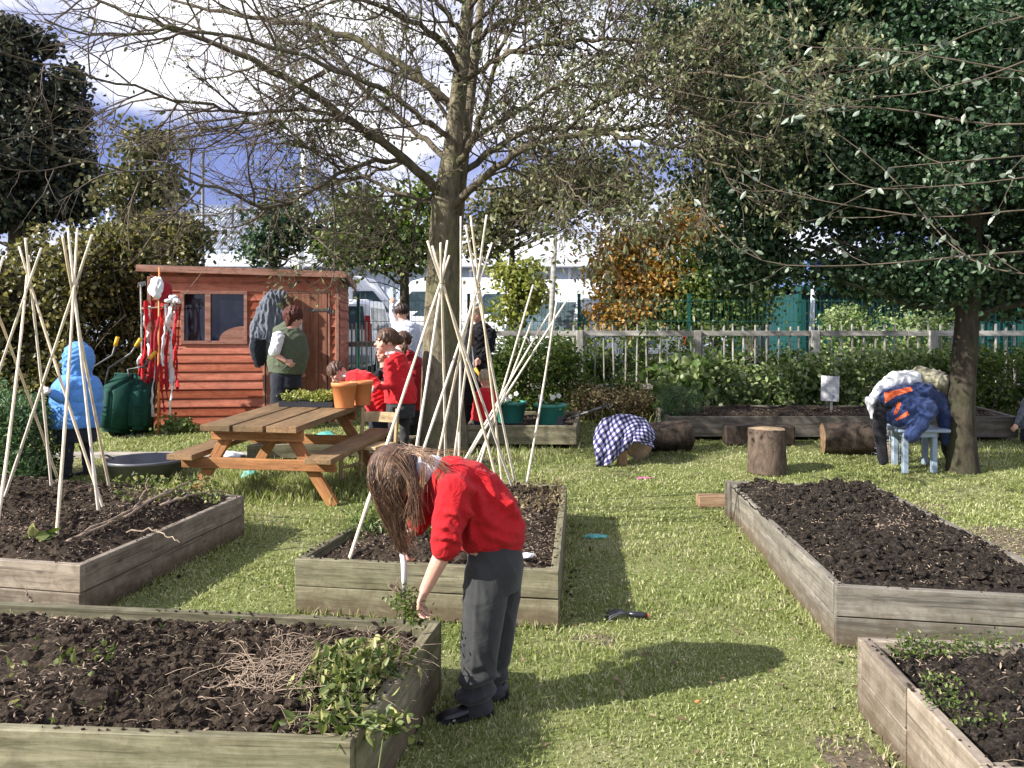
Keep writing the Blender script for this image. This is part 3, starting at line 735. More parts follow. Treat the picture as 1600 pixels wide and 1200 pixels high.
# fallen bits on the lawn: clippings and leaves
def leaf_obj(name, C, Lg, Wd, mat, parent=None, seed=0, **k):
    V, Fa = leafs(np.asarray(C, float), Lg, Wd, np.random.default_rng(seed), **k)
    return mesh_np(name, V, Fa, mat, parent)
n = 1500; x = NR.uniform(-5, 6, n); y = NR.uniform(2.6, 11, n); k = np.ones(n, bool)
for q in beds2d.values(): k &= ~inquad(x, y, q)
x, y = x[k], y[k]; C = np.stack([x, y, np.interp(y, GY, GZ)+.022], 1)
o = leaf_obj('fallen_leaves', C, NR.uniform(.02, .05, len(x)), NR.uniform(.006, .014, len(x)), M['dryplant'], flat=.8, seed=5); tag(o, 'small dry leaves and clippings scattered over the lawn', 'fallen leaves', kind='stuff')

# ================================================================ canes
def cane_obj(p0, p1, mat, parent, r=.0092):
    p0 = Vector(p0); p1 = Vector(p1); n = 11; mb = MB(); pts = []; rs = []
    d = p1-p0; sd = d.orthogonal().normalized(); bow = rnd.uniform(-.012, .012)
    for i in range(n*2+1):
        t = i/(2*n); pts.append(p0+d*t+sd*bow*sin(pi*t)); rs.append(r*(1.18-.36*t)*(1.16 if i % 4 == 0 else 1))
    mb.tube(pts, rs, 7); return mb.build('cane', mat, parent)
def soilpt(px, py, z): return zp(px, py, z)
def wigwam(label, tie, ty, canes, zs, group='bamboo cane wigwams', lean=None):
    """canes: (bottom px, bottom py, top py)"""
    T = W(tie[0], tie[1], ty); r = root('cane_wigwam', (T.x, T.y, zs), label, 'cane wigwam', group)
    for i, (bx, by, tp) in enumerate(canes):
        B = soilpt(bx, by, zs); B.z -= .06; off = Vector((rnd.uniform(-.016, .016), rnd.uniform(-.03, .03), 0)); T2 = T+off
        s = 1.0
        while s < 2.6:
            P = B+(T2-B)*s
            if YH+(HC-P.z)*F/P.y <= tp: break
            s += .004
        cane_obj(B, B+(T2-B)*s, M['cane_pale'] if i % 3 else M['cane'], r)
    mb = MB()
    for k in range(4):
        a = rnd.uniform(0, 6); mb.tube([T+Vector((cos(a+q)*.022, sin(a+q)*.022, -.012+.008*k+.003*sin(q*2))) for q in np.linspace(0, 2*pi, 12)], .0022, 4, False)
    mb.tube([T, T+Vector((.02, -.02, -.06)), T+Vector((.015, -.025, -.14))], .0018, 4)
    mb.build('twine', M['straw'], r); return r
wigwam('cane wigwam tied left of the child in the blue coat', (45, 447), 5.9, [(168, 800, 386), (82, 768, 373), (-70, 775, 388), (-10, 850, 400)], .31)
wigwam('tall cane wigwam standing in front of the child in the blue coat', (117, 446), 5.6, [(86, 852, 357), (0, 785, 367), (157, 812, 356), (175, 770, 372)], .31)
wigwam('cane wigwam cut off by the left edge of the photo', (-12, 470), 5.9, [(92, 742, 395), (-120, 800, 402), (-60, 840, 406)], .31)
wigwam('cane wigwam leaning over the bending girl, its tie against the tree trunk', (691, 440), 5.9, [(541, 872, 400), (629, 815, 376), (806, 765, 378), (790, 790, 385), (697, 752, 381)], .29)
wigwam('second cane wigwam in the middle bed, tied just right of the trunk', (746, 446), 6.4, [(787, 765, 338), (806, 750, 352), (625, 795, 380), (665, 790, 400), (705, 745, 337)], .29)
# canes leaning to the right of the wigwams
r = root('cane_bundle', (0.0, 6.8, .29), 'loose canes splayed out to the right of the two middle wigwams', 'garden canes')
for (tx, ty_, bx, by, Yt) in ((833, 445, 742, 742, 7.2), (831, 502, 737, 735, 7.3), (858, 490, 700, 756, 7.1), (885, 470, 706, 745, 7.4), (870, 468, 821, 757, 6.9), (720, 338, 716, 752, 6.7)):
    B = soilpt(bx, by, .29); B.z -= .05; cane_obj(B, W(tx, ty_, Yt), M['cane_pale'], r, .0085)
# ================================================================ local-frame helpers
def lbuild(mb, name, mat, parent):
    o = mb.build(name, mat); o.parent = parent; return o
def lplank(name, p0, p1, h, th, mat, parent, zup=None, bev=.004):
    o = plank(name, p0, p1, h, th, mat, None, zup, bev); o.parent = parent; return o

# ================================================================ picnic table
T = root('picnic_table', (-2.31, 7.6, 0), 'brown wooden picnic table with attached benches and three-plank top', 'picnic table', rz=-.19)
T.rotation_euler = (.045, 0, -.19); TL = 1.62
for i, x in enumerate((-.315, 0, .315)): lplank('table_board', (x, 0, .70), (x+rnd.uniform(-.004, .004), TL, .70), .055, .285, M['table'], T)
for s in (-1, 1):
    lplank('bench', (s*.655, -.02, .435), (s*.655, TL+.02, .435), .05, .25, M['table'], T)
for y in (.17, TL-.17):
    lplank('cross_beam', (-.44, y, .620), (.44, y, .620), .095, .05, M['tableleg'], T)
    lplank('bench_beam', (-.74, y, .358), (.74, y, .358), .095, .05, M['tableleg'], T)
    for s in (-1, 1):
        yy = y+(.052 if y > .5 else -.052)*-1
        lplank('leg', (s*.27, yy, .665), (s*.70, yy, -.01), .05, .10, M['tableleg'], T, zup=(0, 1, 0))
lplank('centre_brace', (0, .2, .64), (0, TL-.2, .64), .05, .07, M['tableleg'], T)
TM = Matrix.LocRotScale(T.location, T.rotation_euler, None)
def ontable(px, py):
    y = 7
    while y < 12:
        w = W(px, py, y); l = TM.inverted() @ w
        if l.z <= .728: return w
        y += .005
    return w
def pot(p, r, h, mat, label, group, name='plant_pot', soilc=True):
    o = root(name, p, label, 'plant pot', group); mb = MB()
    mb.lathe(p, [(0, 0), (r*.72, 0), (r*.74, .005), (r*.93, h*.84), (r*1.02, h*.85), (r*1.04, h*.985), (r*1.0, h), (r*.93, h), (r*.86, h*.8), (r*.85, h*.75)], 28); mb.build('pot_body', mat, o)
    mb = MB(); mb.lathe(p, [(r*.87, h*.8), (r*.5, h*.83), (0, h*.84)], 16); mb.build('pot_soil', M['soil'], o); return o
pA = ontable(538, 637); pot(pA, .128, .255, M['terracotta'], 'large terracotta coloured pot standing on the far end of the picnic table', 'terracotta pots on the table')
pB = ontable(567, 634); pot(pB+Vector((-.03, .10, .0)), .118, .25, M['terracotta'], 'terracotta coloured pot held by a gloved hand at the table end', 'terracotta pots on the table')
pC = ontable(513, 631); pot(pC+Vector((0, .12, 0)), .055, .11, M['terracotta'], 'small terracotta coloured pot behind the black seed trays', 'terracotta pots on the table')
def tray(px, py, wd, label, seed):
    p = ontable(px, py); o = root('seed_tray', p, label, 'seed tray', 'seed trays on the table', rz=-.15); mb = MB(); n = int(wd/.055)
    mb.box((0, .13, .004), (wd, .26, .006))
    for s in (-1, 1): mb.box((s*wd/2, .13, .03), (.004, .26, .055)); mb.box((0, .13+s*.13, .03), (wd+.004, .004, .055))
    for i in range(1, n): mb.box((-wd/2+i*wd/n, .13, .028), (.004, .254, .045))
    for j in range(1, 5): mb.box((0, j*.052, .0275), (wd-.004, .004, .044))
    lbuild(mb, 'tray_body', M['blackplastic'], o)
    rg = np.random.default_rng(seed); C = []; mb = MB(); fl = []
    for i in range(n):
        for j in range(5):
            cx, cy = -wd/2+(i+.5)*wd/n, .026+j*.052; hh = rg.uniform(.05, .13)
            mb.tube([(cx, cy, .03), (cx+rg.uniform(-.01, .01), cy, hh*.6), (cx+rg.uniform(-.02, .02), cy, hh)], .0018, 4, False)
            for k in range(16): C.append((cx+rg.normal(0, .018), cy+rg.normal(0, .018), .035+hh*rg.uniform(.3, 1.1)))
            if rg.uniform() < .25: fl.append((cx, cy, hh+.02))
    mb2 = MB(); mb2.box((0, .13, .03), (wd-.006, .25, .03)); lbuild(mb2, 'compost', M['soil'], o)
    tag(lbuild(mb, 'stem', M['greenleaf'], o), kind='stuff'); q = leaf_obj('seedling_leaves', C, .028, .011, M['yellowleaf'], seed=seed, bias=(0, 0, 1), bs=.5); q.parent = o
    if fl:
        mb = MB()
        for f in fl:
            for a in range(5): mb.ell((f[0]+cos(a*1.256)*.01, f[1]+sin(a*1.256)*.01, f[2]), (.010, .010, .004), k=6, m=4)
        lbuild(mb, 'flower', M['flower'], o)
tray(462, 636, .36, 'black seed tray of pale flowering bedding plants on the picnic table', 1)
tray(503, 637, .22, 'smaller black seed tray next to the large terracotta pot', 2)

# small chair at the table's far right
p = gp(612, 735)
C = root('wooden_chair', (-1.42, 8.45, g(8.45)), 'small pale wooden chair with a curved back rail beside the picnic table', 'chair', rz=-.35)
for x in (-.19, .19):
    lplank('leg', (x, -.16, 0), (x, -.16, .40), .035, .035, M['chair'], C, zup=(0, 1, 0))
    lplank('back_post', (x, .19, 0), (x*1.02, .27, .75), .038, .03, M['chair'], C, zup=(0, 1, 0))
lplank('seat', (-.21, 0, .41), (.21, 0, .41), .03, .40, M['chair'], C)
mb = MB()
for zz in (.66,): 
    prev = None
    for i in range(9):
        t = i/8; x = -.19+.38*t; y = .265+.035*sin(pi*t)
        if prev: mb.bar(prev, (x, y, zz), .018, .10)
        prev = (x, y, zz)
lbuild(mb, 'back_rail', M['chair'], C)
for x in (-.19, .19): lplank('side_rail', (x, -.15, .2), (x, .2, .2), .025, .02, M['chair'], C)

# bags and clutter
def crumple(name, c, size, mat, label, cat, seed, n=26, group=None, flatb=True):
    rg = np.random.default_rng(seed); bm = bmesh.new(); bmesh.ops.create_icosphere(bm, subdivisions=4, radius=1)
    P = np.array([v.co[:] for v in bm.verts]); r = np.ones(len(P))
    for k in range(n):
        d = rg.normal(0, 1, 3); d /= np.linalg.norm(d); o_ = rg.uniform(.2, .9)
        r -= .16*np.clip(P@d-o_, 0, 1)*rg.uniform(.3, 1.3)/(1.05-o_)*.6; r += .05*np.sin((P@d)*rg.uniform(5, 14)+rg.uniform(0, 6))*.35
    P = P*r[:, None]*np.array(size); P[:, 2] = np.maximum(P[:, 2], -size[2]*.55) if flatb else P[:, 2]
    P[:, 2] += size[2]*.55
    for v, q in zip(bm.verts, P): v.co = q
    for f in bm.faces: f.smooth = True
    me = bpy.data.meshes.new(name); bm.to_mesh(me); bm.free(); me.materials.append(mat); o = bpy.data.objects.new(name, me); COL.objects.link(o)
    o.location = c; tag(o, label, cat, group); return o
crumple('bag', gp(508, 700), (.20, .14, .13), M['tealbag'], 'crumpled teal bag standing behind the picnic table', 'bag', 3)
crumple('bag', gp(392, 752), (.11, .08, .08), M['tealbag'], 'small teal bag on the grass under the picnic table', 'bag', 4)
crumple('plastic_bag', gp(355, 718), (.19, .10, .07), M['white'], 'white crumpled plastic bag on the low box behind the table', 'plastic bag', 5)
crumple('plastic_bag', gp(418, 700), (.14, .08, .05), M['glove'], 'off-white cloth bag lying beyond the picnic table', 'cloth bag', 6)
crumple('glove', gp(930, 840), (.10, .05, .018), M['tealbag'], 'flat teal gardening glove lying on the lawn by the middle bed', 'glove', 8)
crumple('paper_scrap', gp(1008, 748), (.09, .03, .012), M['pink'], 'pink scrap of paper on the lawn in front of the logs', 'paper', 9)
crumple('paper_scrap', zp(822, 872, .315), (.055, .03, .02), M['paper'], 'white scrap of paper on the soil of the middle bed', 'paper', 10)
crumple('brick_piece', gp(1090, 1098), (.016, .010, .008), M['terracotta'], 'tiny chip of orange brick on the lawn beside the girl\'s shadow', 'brick chip', 11)
# tub
p = gp(222, 752); p.y += .1
tb = root('garden_tub', p, 'wide shallow dark grey plastic tub behind the left bed', 'tub'); mb = MB()
mb.lathe(p, [(0, .01), (.30, .01), (.315, .0), (.375, .185), (.40, .187), (.402, .215), (.385, .218), (.37, .2), (.31, .03), (0, .03)], 40); mb.build('tub_body', M['greytub'], tb)
mb = MB(); 
for s in (-1, 1): mb.tube([p+Vector((s*.36, -.07, .20)), p+Vector((s*.43, -.05, .24)), p+Vector((s*.43, .05, .24)), p+Vector((s*.36, .07, .20))], .011, 8)
mb.build('handle', M['greytub'], tb)

# ================================================================ shed
S = root('garden_shed', (-4.97, 11.8, g(11.8)), 'red-brown timber shed with two dark windows and a ledged door', 'shed', rz=.116)
SW, SD, SH = 2.56, 1.75, 2.055; BH = .122
def boards(x0, x1, z0, z1, mb, holes=()):
    z = z0
    k = 0
    while z < z1-.01:
        zt = min(z+BH, z1); segs = [(x0, x1)]
        for hx0, hx1, hz0, hz1 in holes:
            if z < hz1-.02 and zt > hz0+.02:
                ns = []
                for a, b in segs:
                    if hx0 > a: ns.append((a, min(b, hx0)))
                    if hx1 < b: ns.append((max(a, hx1), b))
                segs = [q for q in ns if q[1]-q[0] > .01]
        for a, b in segs:
            j = rnd.uniform(-.0015, .0015)
            mb.add([(a, -.022+j, z-.008), (b, -.022+j, z-.008), (b, -.004+j, zt), (a, -.004+j, zt), (a, .012, z-.008), (b, .012, z-.008), (b, .012, zt), (a, .012, zt)],
                   [(0, 1, 2, 3), (5, 4, 7, 6), (4, 5, 1, 0), (3, 2, 6, 7), (4, 0, 3, 7), (1, 5, 6, 2)])
        z = zt; k += 1
wx0, wx1, wz0, wz1 = .46, 1.30, 1.15, 1.838
dx0, dx1, dz1 = 1.56, 2.42, 1.835
mb = MB(); boards(.04, SW-.04, .03, SH, mb, [(wx0, wx1, wz0, wz1), (dx0, dx1, -.1, dz1)]); lbuild(mb, 'front_wall', M['shed'], S)
for nm, (bx, by, rz_, ln) in {'side_wall_right': (SW, 0, pi/2, SD), 'side_wall_left': (0, SD, -pi/2, SD), 'back_wall': (SW, SD, pi, SW)}.items():
    mb = MB(); boards(.04, ln-.04, .03, SH-.02, mb); o = lbuild(mb, nm.replace('_right', '').replace('_left', ''), M['shed'], S); o.location = (bx, by, 0); o.rotation_euler = (0, 0, rz_)
for x in (0.02, SW-.02):
    for y in (0.0, SD-.02): lplank('corner_trim', (x, y, .0), (x, y, SH), .055, .05, M['shedtrim'], S, zup=(0, 1, 0))
# roof
rf = MB(); ov = .11
for (a, b, zt, th) in ((0, 0, 0, 0),):
    v = [(-ov, -ov, SH+.16), (SW+ov, -ov, SH+.09), (SW+ov, SD+ov, SH-.02), (-ov, SD+ov, SH+.05)]
    v2 = [(x, y, z-.03) for x, y, z in v]
    rf.add(v+v2, [(0, 1, 2, 3), (7, 6, 5, 4), (0, 4, 5, 1), (1, 5, 6, 2), (2, 6, 7, 3), (3, 7, 4, 0)])
lbuild(rf, 'roof', M['blackplastic'], S)
lplank('fascia', (-ov-.01, -ov-.013, SH+.105), (SW+ov+.01, -ov-.013, SH+.035), .09, .022, M['shedtrim'], S)
lplank('fascia', (SW+ov+.012, -ov+.002, SH+.03), (SW+ov+.012, SD+ov, SH-.07), .115, .022, M['shedtrim'], S)
mb = MB(); mb.add([(.03, .0, SH-.04), (SW-.03, 0, SH-.04), (SW-.03, 0, SH+.05), (.03, 0, SH+.11), (.03, .02, SH-.04), (SW-.03, .02, SH-.04), (SW-.03, .02, SH+.05), (.03, .02, SH+.11)], [(0, 1, 2, 3), (5, 4, 7, 6), (3, 2, 6, 7), (0, 4, 5, 1)]); lbuild(mb, 'gable_board', M['shed'], S)
# windows
wn = MB()
for z in (wz0, wz1): wn.box(((wx0+wx1)/2, -.012, z), (wx1-wx0+.05, .05, .045), bev=.003)
xm = wx0+.40*(wx1-wx0)
for x in (wx0, xm, wx1): wn.box((x, -.011, (wz0+wz1)/2), (.045 if x != xm else .075, .046, wz1-wz0-.046), bev=.003)
wf = lbuild(wn, 'window_frame', M['shedtrim'], S)
for x0, x1 in ((wx0+.02, xm-.035), (xm+.035, wx1-.02)):
    mb = MB(); mb.box(((x0+x1)/2, .006, (wz0+wz1)/2), (x1-x0, .006, wz1-wz0-.04)); o = lbuild(mb, 'pane', M['glassdark'], wf)
mb = MB(); x1 = wx1-.024; zb_ = wz0+.024; ar_ = [(x1-.34*cos(t_), zb_+.20*sin(t_)) for t_ in np.linspace(0, pi/2, 10)]+[(x1, zb_+.20), (x1, zb_)]
mb.add([(a, .001, b) for a, b in ar_], [tuple(range(len(ar_)))]); lbuild(mb, 'pane_patch', M['shedtrim'], wf)  # timber-coloured quarter ellipse just proud of the right pane's lower corner
# door
dr = MB(); n = 7
for i in range(n):
    a = dx0+.012+(dx1-dx0-.024)*i/n; dr.box((a+(dx1-dx0-.024)/n/2, -.014, .03+dz1/2-.01), ((dx1-dx0-.024)/n-.004, .024, dz1-.05), bev=.003)
D = lbuild(dr, 'door', M['sheddoor'], S); 
for z in (1.60, .35): mb = MB(); mb.box((dx1-.14, -.030, z), (.30, .006, .035)); mb.box((dx1+.02, -.030, z), (.03, .008, .10)); mb.tube([(dx1+.005, -.032, z-.04), (dx1+.005, -.032, z+.04)], .008, 8); lbuild(mb, 'hinge', M['steel'], D)
mb = MB(); mb.box((dx0+.06, -.034, 1.0), (.03, .012, .12)); mb.tube([(dx0+.06, -.045, .96), (dx0+.06, -.065, .97), (dx0+.06, -.065, 1.03), (dx0+.06, -.045, 1.04)], .005, 6); lbuild(mb, 'handle', M['steel'], D)
mb = MB(); mb.box(((dx0+dx1)/2, .016, dz1/2), (dx1-dx0+.02, .004, dz1)); lbuild(mb, 'door_backing', M['black'], S)
for x in (dx0-.012, dx1+.012): lplank('door_trim', (x, -.018, .02), (x, -.018, dz1+.02), .022, .03, M['shedtrim'], S, zup=(0, 1, 0))
lplank('door_trim', (dx0-.02, -.019, dz1+.012), (dx1+.02, -.019, dz1+.012), .03, .022, M['shedtrim'], S)
SMx = Matrix.LocRotScale(S.location, S.rotation_euler, None)
def onshed(x, y, z): return SMx @ Vector((x, y, z))
nt_ = MB(); nt_.box((0, 0, 0), (.125, .003, .20)); o = nt_.build('paper_notice', M['paper']); o.location = onshed(2.0, -.031, 1.42); o.rotation_euler = (0, 0, .116); tag(o, 'white paper notice pinned on the shed door beside the woman', 'notice')
# green bow-ish vent spots above door
mb = MB(); mb.tube([(2.02, -.035, 1.99), (2.02, -.028, 1.99)], .022, 10); mb.bar((2.12, -.035, 2.01), (2.16, -.035, 1.97), .01, .02); o = lbuild(mb, 'hook', M['greenmetal'], S)

# ================================================================ fences
def fence(label, pts, rail_z, top, spacing, pw, posts, seed, rz_off=-.03, mat='fence', back=False):
    rg = random.Random(seed); a, b = Vector(pts[0]), Vector(pts[1]); d = b-a; ln = d.length; d.normalize(); nrm = Vector((d.y, -d.x, 0))
    r = root('picket_fence', (a.x, a.y, g(a.y)), label, 'picket fence')
    n = int(ln/spacing)
    for i in range(n):
        p = a+d*(i*spacing+rg.uniform(-.015, .015)); gz = g(p.y); lean = rg.uniform(-.035, .035); tp = top+rg.uniform(-.035, .03)
        plank('picket', (p.x, p.y, gz+.03), (p.x+d.x*lean, p.y, gz+tp), pw*rg.uniform(.8, 1.15), .02, M[mat], r, zup=nrm*-1 if False else tuple(nrm.cross(Vector((0, 0, 1)))*1.0) if False else (nrm.x, nrm.y, 0))
    for z in rail_z:
        s = 0
        while s < ln:
            e = min(ln, s+1.8); p0 = a+d*s-nrm*(rz_off); p1 = a+d*e-nrm*(rz_off)
            plank('rail', (p0.x, p0.y, g(p0.y)+z), (p1.x, p1.y, g(p1.y)+z), .08, .035, M[mat], r); s = e+.003
    for s in posts:
        p = a+d*s-nrm*(rz_off*2.9); plank('post', (p.x, p.y, g(p.y)-.1), (p.x, p.y, g(p.y)+rail_z[0]+.05), .1, .1, M[mat], r, zup=(0, 1, 0))
    return r
YF = 13.4; xa = W(690, 500, YF).x; xb = W(1720, 500, YF).x
fence('long weathered picket fence behind the brambles, running right from the tree', [(xa, YF, 0), (xb, YF, 0)], [1.17, .35], 1.29, .168, .05,
      [W(q, 500, YF).x-xa for q in (722, 905, 1088, 1271, 1454, 1637)], 3)
xa = W(470, 500, 14.0).x; xb = W(604, 500, 14.0).x
fence('short stretch of broad-board picket fence right of the shed', [(xa, 14.0, 0), (xb, 14.0, 0)], [.95, .3], 1.28, .083, .058, [1.3], 4, rz_off=.03)
# green mesh fence further back
r = root('mesh_fence', (0, 17.0, .385), 'green wire mesh security fence beyond the picket fence', 'mesh fence')
Yg = 17.0; X0 = W(560, 0, Yg).x; X1 = W(1750, 0, Yg).x; x = X0
while x < X1:
    mb = MB(); mb.box((x, Yg, 1.30), (.06, .06, 1.85)); mb.box((x, Yg, 2.235), (.07, .07, .02)); mb.build('post', M['greenmetal'], r); x += 2.17
mb = MB(); x = X0
while x < X1: mb.box((x, Yg-.035, 1.27), (.006, .006, 1.75)); x += .075
for z in (.45, .9, 1.3, 1.7, 2.1): mb.box(((X0+X1)/2, Yg-.043, z), (X1-X0, .007, .012))
mb.build('mesh_panel', M['greenmetal'], r)

# ================================================================ logs and stump
def log(label, pa, pb, r0, r1, name='log', mat='log', seed=0, group='logs round the lawn', cat='log'):
    pa, pb = Vector(pa), Vector(pb); R = root(name, (pa+pb)/2-Vector((0, 0, r0)), label, cat, group)
    rg = random.Random(seed); n = 10; k = 26; d = (pb-pa).normalized(); u = d.orthogonal().normalized(); w = d.cross(u); mb = MB(); vs = []; fs = []
    ph = [rg.uniform(0, 6) for _ in range(4)]
    for i in range(n):
        t = i/(n-1); c = pa.lerp(pb, t); rr = r0+(r1-r0)*t
        for j in range(k):
            a = 2*pi*j/k; q = rr*(1+.05*sin(3*a+ph[0])+.035*sin(5*a+ph[1]+t*3)+rg.uniform(-.018, .018)); vs.append(c+(u*cos(a)+w*sin(a))*q)
    for i in range(n-1):
        for j in range(k): a = i*k+j; b = i*k+(j+1) % k; fs.append((a, b, b+k, a+k))
    mb.add(vs, fs, True); mb.build('bark', M[mat], R)
    for base, s in ((0, -1), ((n-1)*k, 1)):
        mb = MB(); ctr = pa-d*.012 if s < 0 else pb+d*.012
        mb.add([ctr+(vs[base+j]-(pa if s < 0 else pb))*.5 for j in range(k)]+[vs[base+j] for j in range(k)]+[ctr], [(j, (j+1) % k, k+(j+1) % k, k+j) for j in range(k)]+[(j, (j+1) % k, 2*k) for j in range(k)])
        mb.build('cut_end', M['cut'] if s > 0 or mat == 'stump' else M['block'], R)
    return R
p = gp(1050, 706); log('dark fallen log lying beside the checked shirt', (p.x-.28, p.y+.02, p.z+.165), (p.x+.22, p.y+.10, p.z+.185), .165, .18, seed=1)
p = gp(1002, 716); log('short log end propping the seat under the checked shirt', (p.x-.05, p.y+.30, p.z+.14), (p.x-.04, p.y-.10, p.z+.14), .14, .14, seed=2)
p = gp(1328, 712); log('thick dark log lying left of the chair heaped with coats', (p.x-.26, p.y+.15, p.z+.18), (p.x+.33, p.y+.05, p.z+.19), .18, .195, seed=3)
p = gp(1199, 738); log('upright tree stump standing alone on the lawn', (p.x, p.y, p.z), (p.x+.005, p.y, p.z+.46), .20, .185, name='tree_stump', mat='stump', seed=4, group=None, cat='tree stump')
p = gp(1188, 697); o = plank('timber_slab', (p.x-.42, p.y+.1, p.z+.125), (p.x+.42, p.y+.06, p.z+.125), .24, .2, M['log'], bev=.02); tag(o, 'thick dark timber slab lying between the stump and the long fence bed', 'timber slab')
p = gp(972, 727); o = plank('timber_block', (p.x, p.y, p.z), (p.x, p.y, p.z+.17), .11, .10, M['table'], zup=(0, 1, 0)); tag(o, 'upright orange timber block under the checked shirt', 'timber block')
# seat board under the shirt
o = plank('seat_board', gp(945, 722)+Vector((0, .1, .30)), gp(1015, 722)+Vector((0, .12, .30)), .04, .34, M['block']); tag(o, 'rough wooden seat board hidden under the checked shirt', 'seat board')

# ================================================================ green tubs
def flowers(p, r, h, n, seed, parent, fm='flower'):
    rg = np.random.default_rng(seed); C = p+Vector((0, 0, h)); P = np.array(C)[None]+rg.normal(0, 1, (n*22, 3))*np.array([r*.5, r*.5, .05]); P[:, 2] = np.abs(P[:, 2]-C.z)+C.z-.02
    leaf_obj('flower_leaves', P, .05, .018, M['greenleaf'], parent, seed); mb = MB()
    for k in range(n):
        c = C+Vector((rg.normal(0, r*.45), rg.normal(0, r*.4), .06+rg.uniform(0, .08)))
        for a in range(5): mb.ell(c+Vector((cos(a*1.256)*.018, -.004, sin(a*1.256)*.018)), (.017, .006, .017), k=6, m=4)
    mb.build('flower', M[fm], parent)
for (px, py, dia, lab, sd, y) in ((860, 664, .40, 'green plastic tub of pale flowers right of the tree', 1, 10.75), (798, 662, .42, 'green plastic tub half hidden behind the canes', 2, 10.95)):
    p = W(px, py, y); p.z = g(y)+.205; o = pot(p, dia/2, .27, M['greenpot'], lab, 'green plastic tubs', name='plant_tub'); flowers(p, dia/2, .24, 5, sd, o)
# tool handle resting on the bed
r = root('garden_spade', W(905, 650, 10.6), 'black spade handle resting on the end of the tub bed', 'spade'); mb = MB()
mb.tube([W(880, 657, 10.6), W(948, 634, 10.3)], .016, 8); mb.build('shaft', M['steel'], r)
mb = MB(); mb.tube([W(941, 637, 10.32), W(950, 628, 10.3), W(956, 636, 10.3), W(948, 640, 10.3)], .012, 6); mb.build('handle', M['blackplastic'], r)
mb = MB(); mb.box(W(868, 661, 10.62), (.2, .02, .16), bev=.005); mb.build('blade', M['steel'], r)
# sign on stake
p = gp(1299, 668); sg = root('garden_sign', p, 'blank white sign board with a small blue mark on a wooden stake', 'sign')
plank('stake', (p.x, p.y, p.z-.05), (p.x, p.y, p.z+.42), .04, .025, M['fence'], sg, zup=(0, 1, 0))
mb = MB(); mb.box(W(1297, 607, p.y-.025), (.235, .008, .34), Matrix.Rotation(-.5, 3, 'Z') @ Matrix.Rotation(.03, 3, 'Y')); mb.build('board', M['paper'], sg)
mb = MB(); Rm = Matrix.Rotation(-.5, 3, 'Z'); c_ = W(1297, 607, p.y-.025); mb.box(c_+Rm @ Vector((.045, -.006, -.10)), (.035, .002, .012), Rm); mb.box(c_+Rm @ Vector((.045, -.006, -.125)), (.022, .002, .014), Rm); mb.build('mark', M['ink'], sg)
# hand fork on the lawn
p = gp(975, 968); r = root('hand_fork', p, 'black garden hand fork lying on the lawn at the corner of the middle bed', 'hand fork'); mb = MB(); hx = p+Vector((.025, .0, .03))
for k in range(5):
    a = (k-2)*.012; mb.tube([hx+Vector((-.005, a*.6, 0)), hx+Vector((-.05, a*1.6, .012)), hx+Vector((-.10, a*2.4, -.003)), hx+Vector((-.125, a*2.5, -.027))], .0042, 6)
mb.build('tine', M['steel'], r); mb = MB(); mb.tube([hx, hx+Vector((.04, 0, -.004)), hx+Vector((.075, 0, -.008)), hx+Vector((.10, 0, -.01))], [.012, .017, .018, .014], 10); mb.build('handle', M['blackplastic'], r)
mb = MB(); mb.ell(hx+Vector((.105, 0, -.01)), (.008, .012, .012), k=8, m=6); mb.build('end_cap', M['orange'], r)
o = crumple('stone', gp(1522, 632), (.09, .07, .08), M['stone'], 'grey stone by the hedge right of the tree trunk', 'stone', 21)

